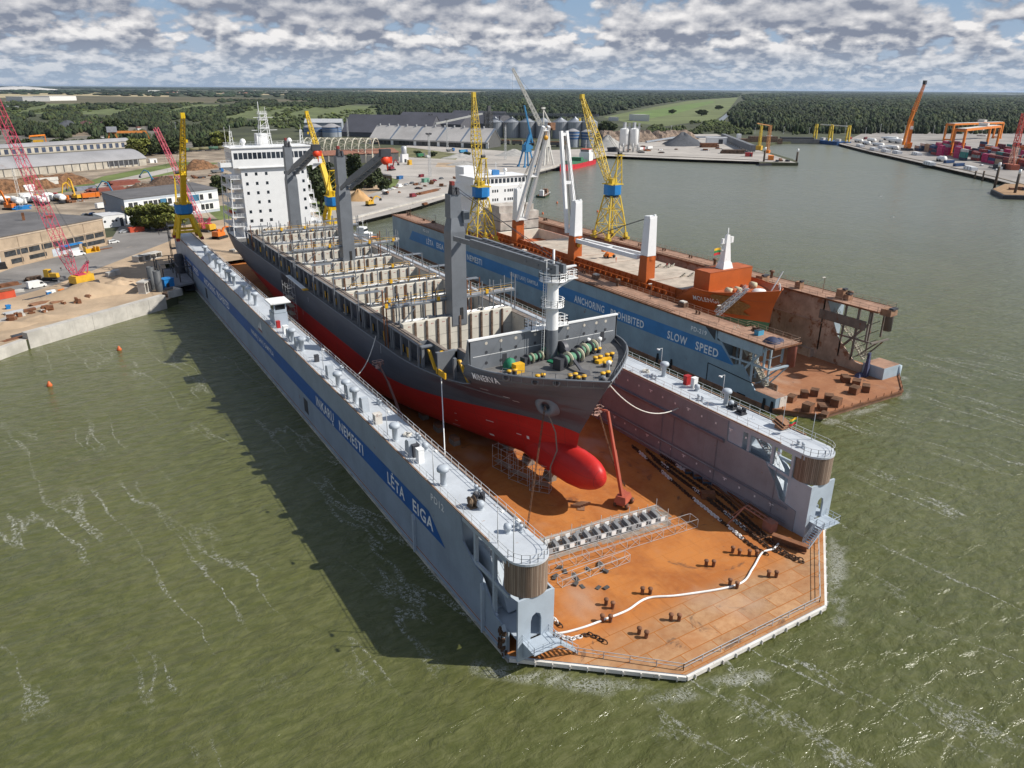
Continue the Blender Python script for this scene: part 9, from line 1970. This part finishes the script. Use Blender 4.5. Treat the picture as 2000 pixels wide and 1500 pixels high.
for row in range(20):
    t_ = 42+row*5.6+(row//4)*12; si = 0
    for st in range(22):
        s = -25+st*13.2+(st//6)*7; p = Q0+qu*s+qi*t_; x, y = proj((p.x,p.y,GZ))
        if x < 1738 or x > 2020 or y > 350: continue
        if t_ > 75 and x < 1800+(t_-75)*.3: continue
        if row < 2 and (x > 1890 or rc.random() < .45): continue
        h = 0 if rc.random() < (.25 if row < 6 else .42) else rc.choice((2,2,3,3,3,4)); zone_pink = (1828 < x < 1876)
        if h == 0: continue
        si += 1; col0 = 'pink' if zone_pink and row < 9 else rc.choice(pal)
        if zone_pink and row < 9: h = max(h,4)
        for k in range(h):
            if nC >= 290: break
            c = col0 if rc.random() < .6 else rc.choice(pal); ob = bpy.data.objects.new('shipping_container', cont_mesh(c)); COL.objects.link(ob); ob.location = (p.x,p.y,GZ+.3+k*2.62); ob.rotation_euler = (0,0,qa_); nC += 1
            tag(ob, c+' container, '+tw[k]+' tier of the '+ow[si-1]+' stack from the near end, '+ow[row]+' row', 'shipping container', 'containers stacked on the terminal')
for i, (px, py, c, rz, lab) in enumerate(((1869,307,'yellow',-.1,'yellow container standing alone near the terminal quay edge'),(1853,319,'blue',-.1,'blue container beside the quay edge, left of the cars'),(1872,325,'blue',-.1,'small blue container nearest the quay edge'),(1660,272,'red',.4,'red container at the far end of the terminal quay'),(1690,272,'maroon',.4,'dark red container behind the white blades'),(1720,278,'grey',.4,'grey container among the white blades'))):
    ob = bpy.data.objects.new('shipping_container', cont_mesh(c)); COL.objects.link(ob); q = G(px,py); ob.location = (q.x,q.y,GZ+.3); ob.rotation_euler = (0,0,rz); tag(ob, lab, 'shipping container')
for i, (px, py, L, r_) in enumerate(((1690,282,26,2.2),(1712,285,30,2.0),(1738,291,26,2.2),(1700,277,30,2.4),(1745,279,40,3.0),(1735,274,34,2.6),(1836,315,18,2.6),(1675,278,22,2.2))):
    q = G(px,py); mb = MB(); mb.lathe([(0,-L/2),(r_,-L/2+.5),(r_*.85,L*.1),(r_*.35,L*.42),(0,L/2)], (0,0,r_+.2), 12, 'x'); mb.mi(1); mb.cb((-L*.25,0,0), (1.2,r_*2,r_)); mb.cb((L*.2,0,0), (1.0,r_*1.6,r_))
    ob = mb.build('turbine_section', [M_WHITE, M_DARKST], label=('first','second','third','fourth','fifth','sixth','seventh','eighth')[i]+' long white cylindrical section lying on the terminal quay', cat='white section', group='white sections on the terminal quay', org=(0,0,0)); place(ob, q, qa_+.15*(i%3))
for i, (px, py) in enumerate(((1707,294),(1730,297),(1752,300),(1680,287),(1790,303),(1722,290),(1815,322),(1895,332))):
    q = G(px,py); mb = MB(); mb.cb((0,0,0), (16,5,2.6)); mb.cb((1,0,2.6), (12,4,.5)); mb.mi(1); [mb.cb((x,0,-.0), (.6,5.2,2.7)) for x in (-5,0,5)]
    ob = mb.build('packed_load', [M_HW, mat('load_strap', (.25,.25,.25), .7)], label=('first','second','third','fourth','fifth','sixth','seventh','eighth')[i]+' white wrapped load in the row along the terminal quay edge', cat='wrapped load', group='white loads along the terminal quay', org=(0,0,0)); place(ob, q, qa_)
# mooring dolphins and pontoons
def pontoon(lab, pts, z1, m, posts):
    P = [G(x,y,0) for x, y in pts]; c = sum(P, Vector())/len(P); o = thing('work_pontoon', lab, 'pontoon', (c.x,c.y,0)); mb = MB(); mb.prism([(p.x,p.y) for p in P], -1, z1); mb.build('hull', M_DARKST, o); mb = MB(); cc_ = c; mb.prism([((p.x-c.x)*.94+c.x,(p.y-c.y)*.94+c.y) for p in P], z1-.1, z1+.25); mb.build('deck', m, o)
    for px, py, pt in posts: q = G(px,py,0); h = HT(q,pt); mb = MB(); mb.rod((q.x,q.y,-1),(q.x,q.y,h), .9, 8); mb.mi(1); mb.rod((q.x,q.y,h),(q.x,q.y,h+3), .9, 8); mb.build('spud_pile', [mat('pile_brown', (.10,.075,.055), .9), M_WHITE], o)
    for k in range(5): q = c+Vector((rc.uniform(-8,8),rc.uniform(-8,8),0)); mb = MB(); mb.cb((q.x,q.y,z1+.25), (rc.uniform(2,7),rc.uniform(1.5,3),rc.uniform(.8,2.2)), rc.uniform(0,3)); mb.build('deck_load', M_TIMB if k % 2 else M_DARKST, o)
pontoon('spudded work pontoon moored at the tip of the stone jetty', [(1482,324),(1559,323),(1553,317),(1490,317.5)], 2.2, mat('deck_brown', (.20,.14,.09), .9, var=.3), ((1491,321,294),(1555,320,297)))
pontoon('spudded work pontoon with brown deck at the right edge of the basin', [(1934,377),(1958,389),(2050,392),(2040,366),(1960,366)], 2.5, mat('deck_ochre', (.34,.21,.11), .9, var=.25), ((1941,371,326),(1980,385,340)))
for i, (px, py, pt) in enumerate(((1903,350,335),(1918,354,335))): q = G(px,py,0); h = HT(q,pt); mb = MB(); mb.rod((q.x,q.y,-1),(q.x,q.y,h), .7, 6); mb.mi(1); mb.rod((q.x,q.y,h),(q.x,q.y,h+.4), .75, 6); mb.build('mooring_pile', [mat('pile_brown', (.10,.075,.055), .9), M_RUSTY], label=('left','right')[i]+' one of two brown piles standing by the terminal quay', cat='pile')
for i, (px, py) in enumerate(((97,754),(233,684),(1088,397),(1167,414),(1060,418))): q = G(px,py,0); mb = MB(); mb.lathe([(0,-.3),(.55,-.2),(.6,.3),(.35,.8),(.1,1.2),(0,1.2)], (0,0,0), 12); ob = mb.build('buoy', mat('buoy_orange', (.62,.14,.04), .5), label=('orange buoy floating alone off the sandy bank, nearer','orange buoy floating just off the new quay wall','orange buoy in the basin below the workboat','orange buoy in the basin right of the white deck cranes','orange buoy in the basin left of the white deck crane')[i], cat='buoy', org=(0,0,0)); ob.location = (q.x,q.y,0)
# gulls over the water
for i, (px, py, z_) in enumerate(((1744,424,8),(1720,384,8),(1200,421,5))):
    q = G(px,py,z_); o = thing('gull', ('white gull gliding low over the open basin, nearer one','white gull gliding low over the open basin, farther one','white gull flying near the yellow dock crane feet')[i], 'gull', q); V_ = [(0,.32,0),(0,.1,.03),(0,-.25,.0),(0,-.5,-.02),(.35,.08,.10),(.75,-.05,.02),(-.35,.08,.10),(-.75,-.05,.02)]; me = bpy.data.meshes.new('body'); me.from_pydata([tuple(c*1.5 for c in v) for v in V_], [(0,1),(1,2),(2,3),(1,4),(4,5),(1,6),(6,7)], []); ob = bpy.data.objects.new('body', me); COL.objects.link(ob); sk = ob.modifiers.new('s','SKIN'); 
    for j, r_ in enumerate((.06,.13,.11,.04,.09,.03,.09,.03)): me.skin_vertices[0].data[j].radius = (r_, r_*(.5 if j > 3 else 1))
    me.skin_vertices[0].data[1].use_root = True; dg = bpy.context.evaluated_depsgraph_get(); m2 = bpy.data.meshes.new_from_object(ob.evaluated_get(dg)); ob.modifiers.clear(); ob.data = m2; m2.materials.clear(); m2.materials.append(M_WHITE); ob.parent = o; o.rotation_euler = (0,.3,1.2+i)

# ================================================================ air
mb = MB(); mb.box(-95000,-26000,-4,95000,112000,112); hz = mb.build('haze', [], kind='stuff', org=(0,0,0))
m = bpy.data.materials.new('haze_air'); m.use_nodes = True; nt = m.node_tree; nt.nodes.clear(); o = nt.nodes.new('ShaderNodeOutputMaterial'); v = nt.nodes.new('ShaderNodeVolumePrincipled')
v.inputs['Color'].default_value = (.62,.78,1.0,1); v.inputs['Density'].default_value = 1.3e-5; v.inputs['Anisotropy'].default_value = .2
nt.links.new(v.outputs[0], o.inputs['Volume']); hz.data.materials.append(m)
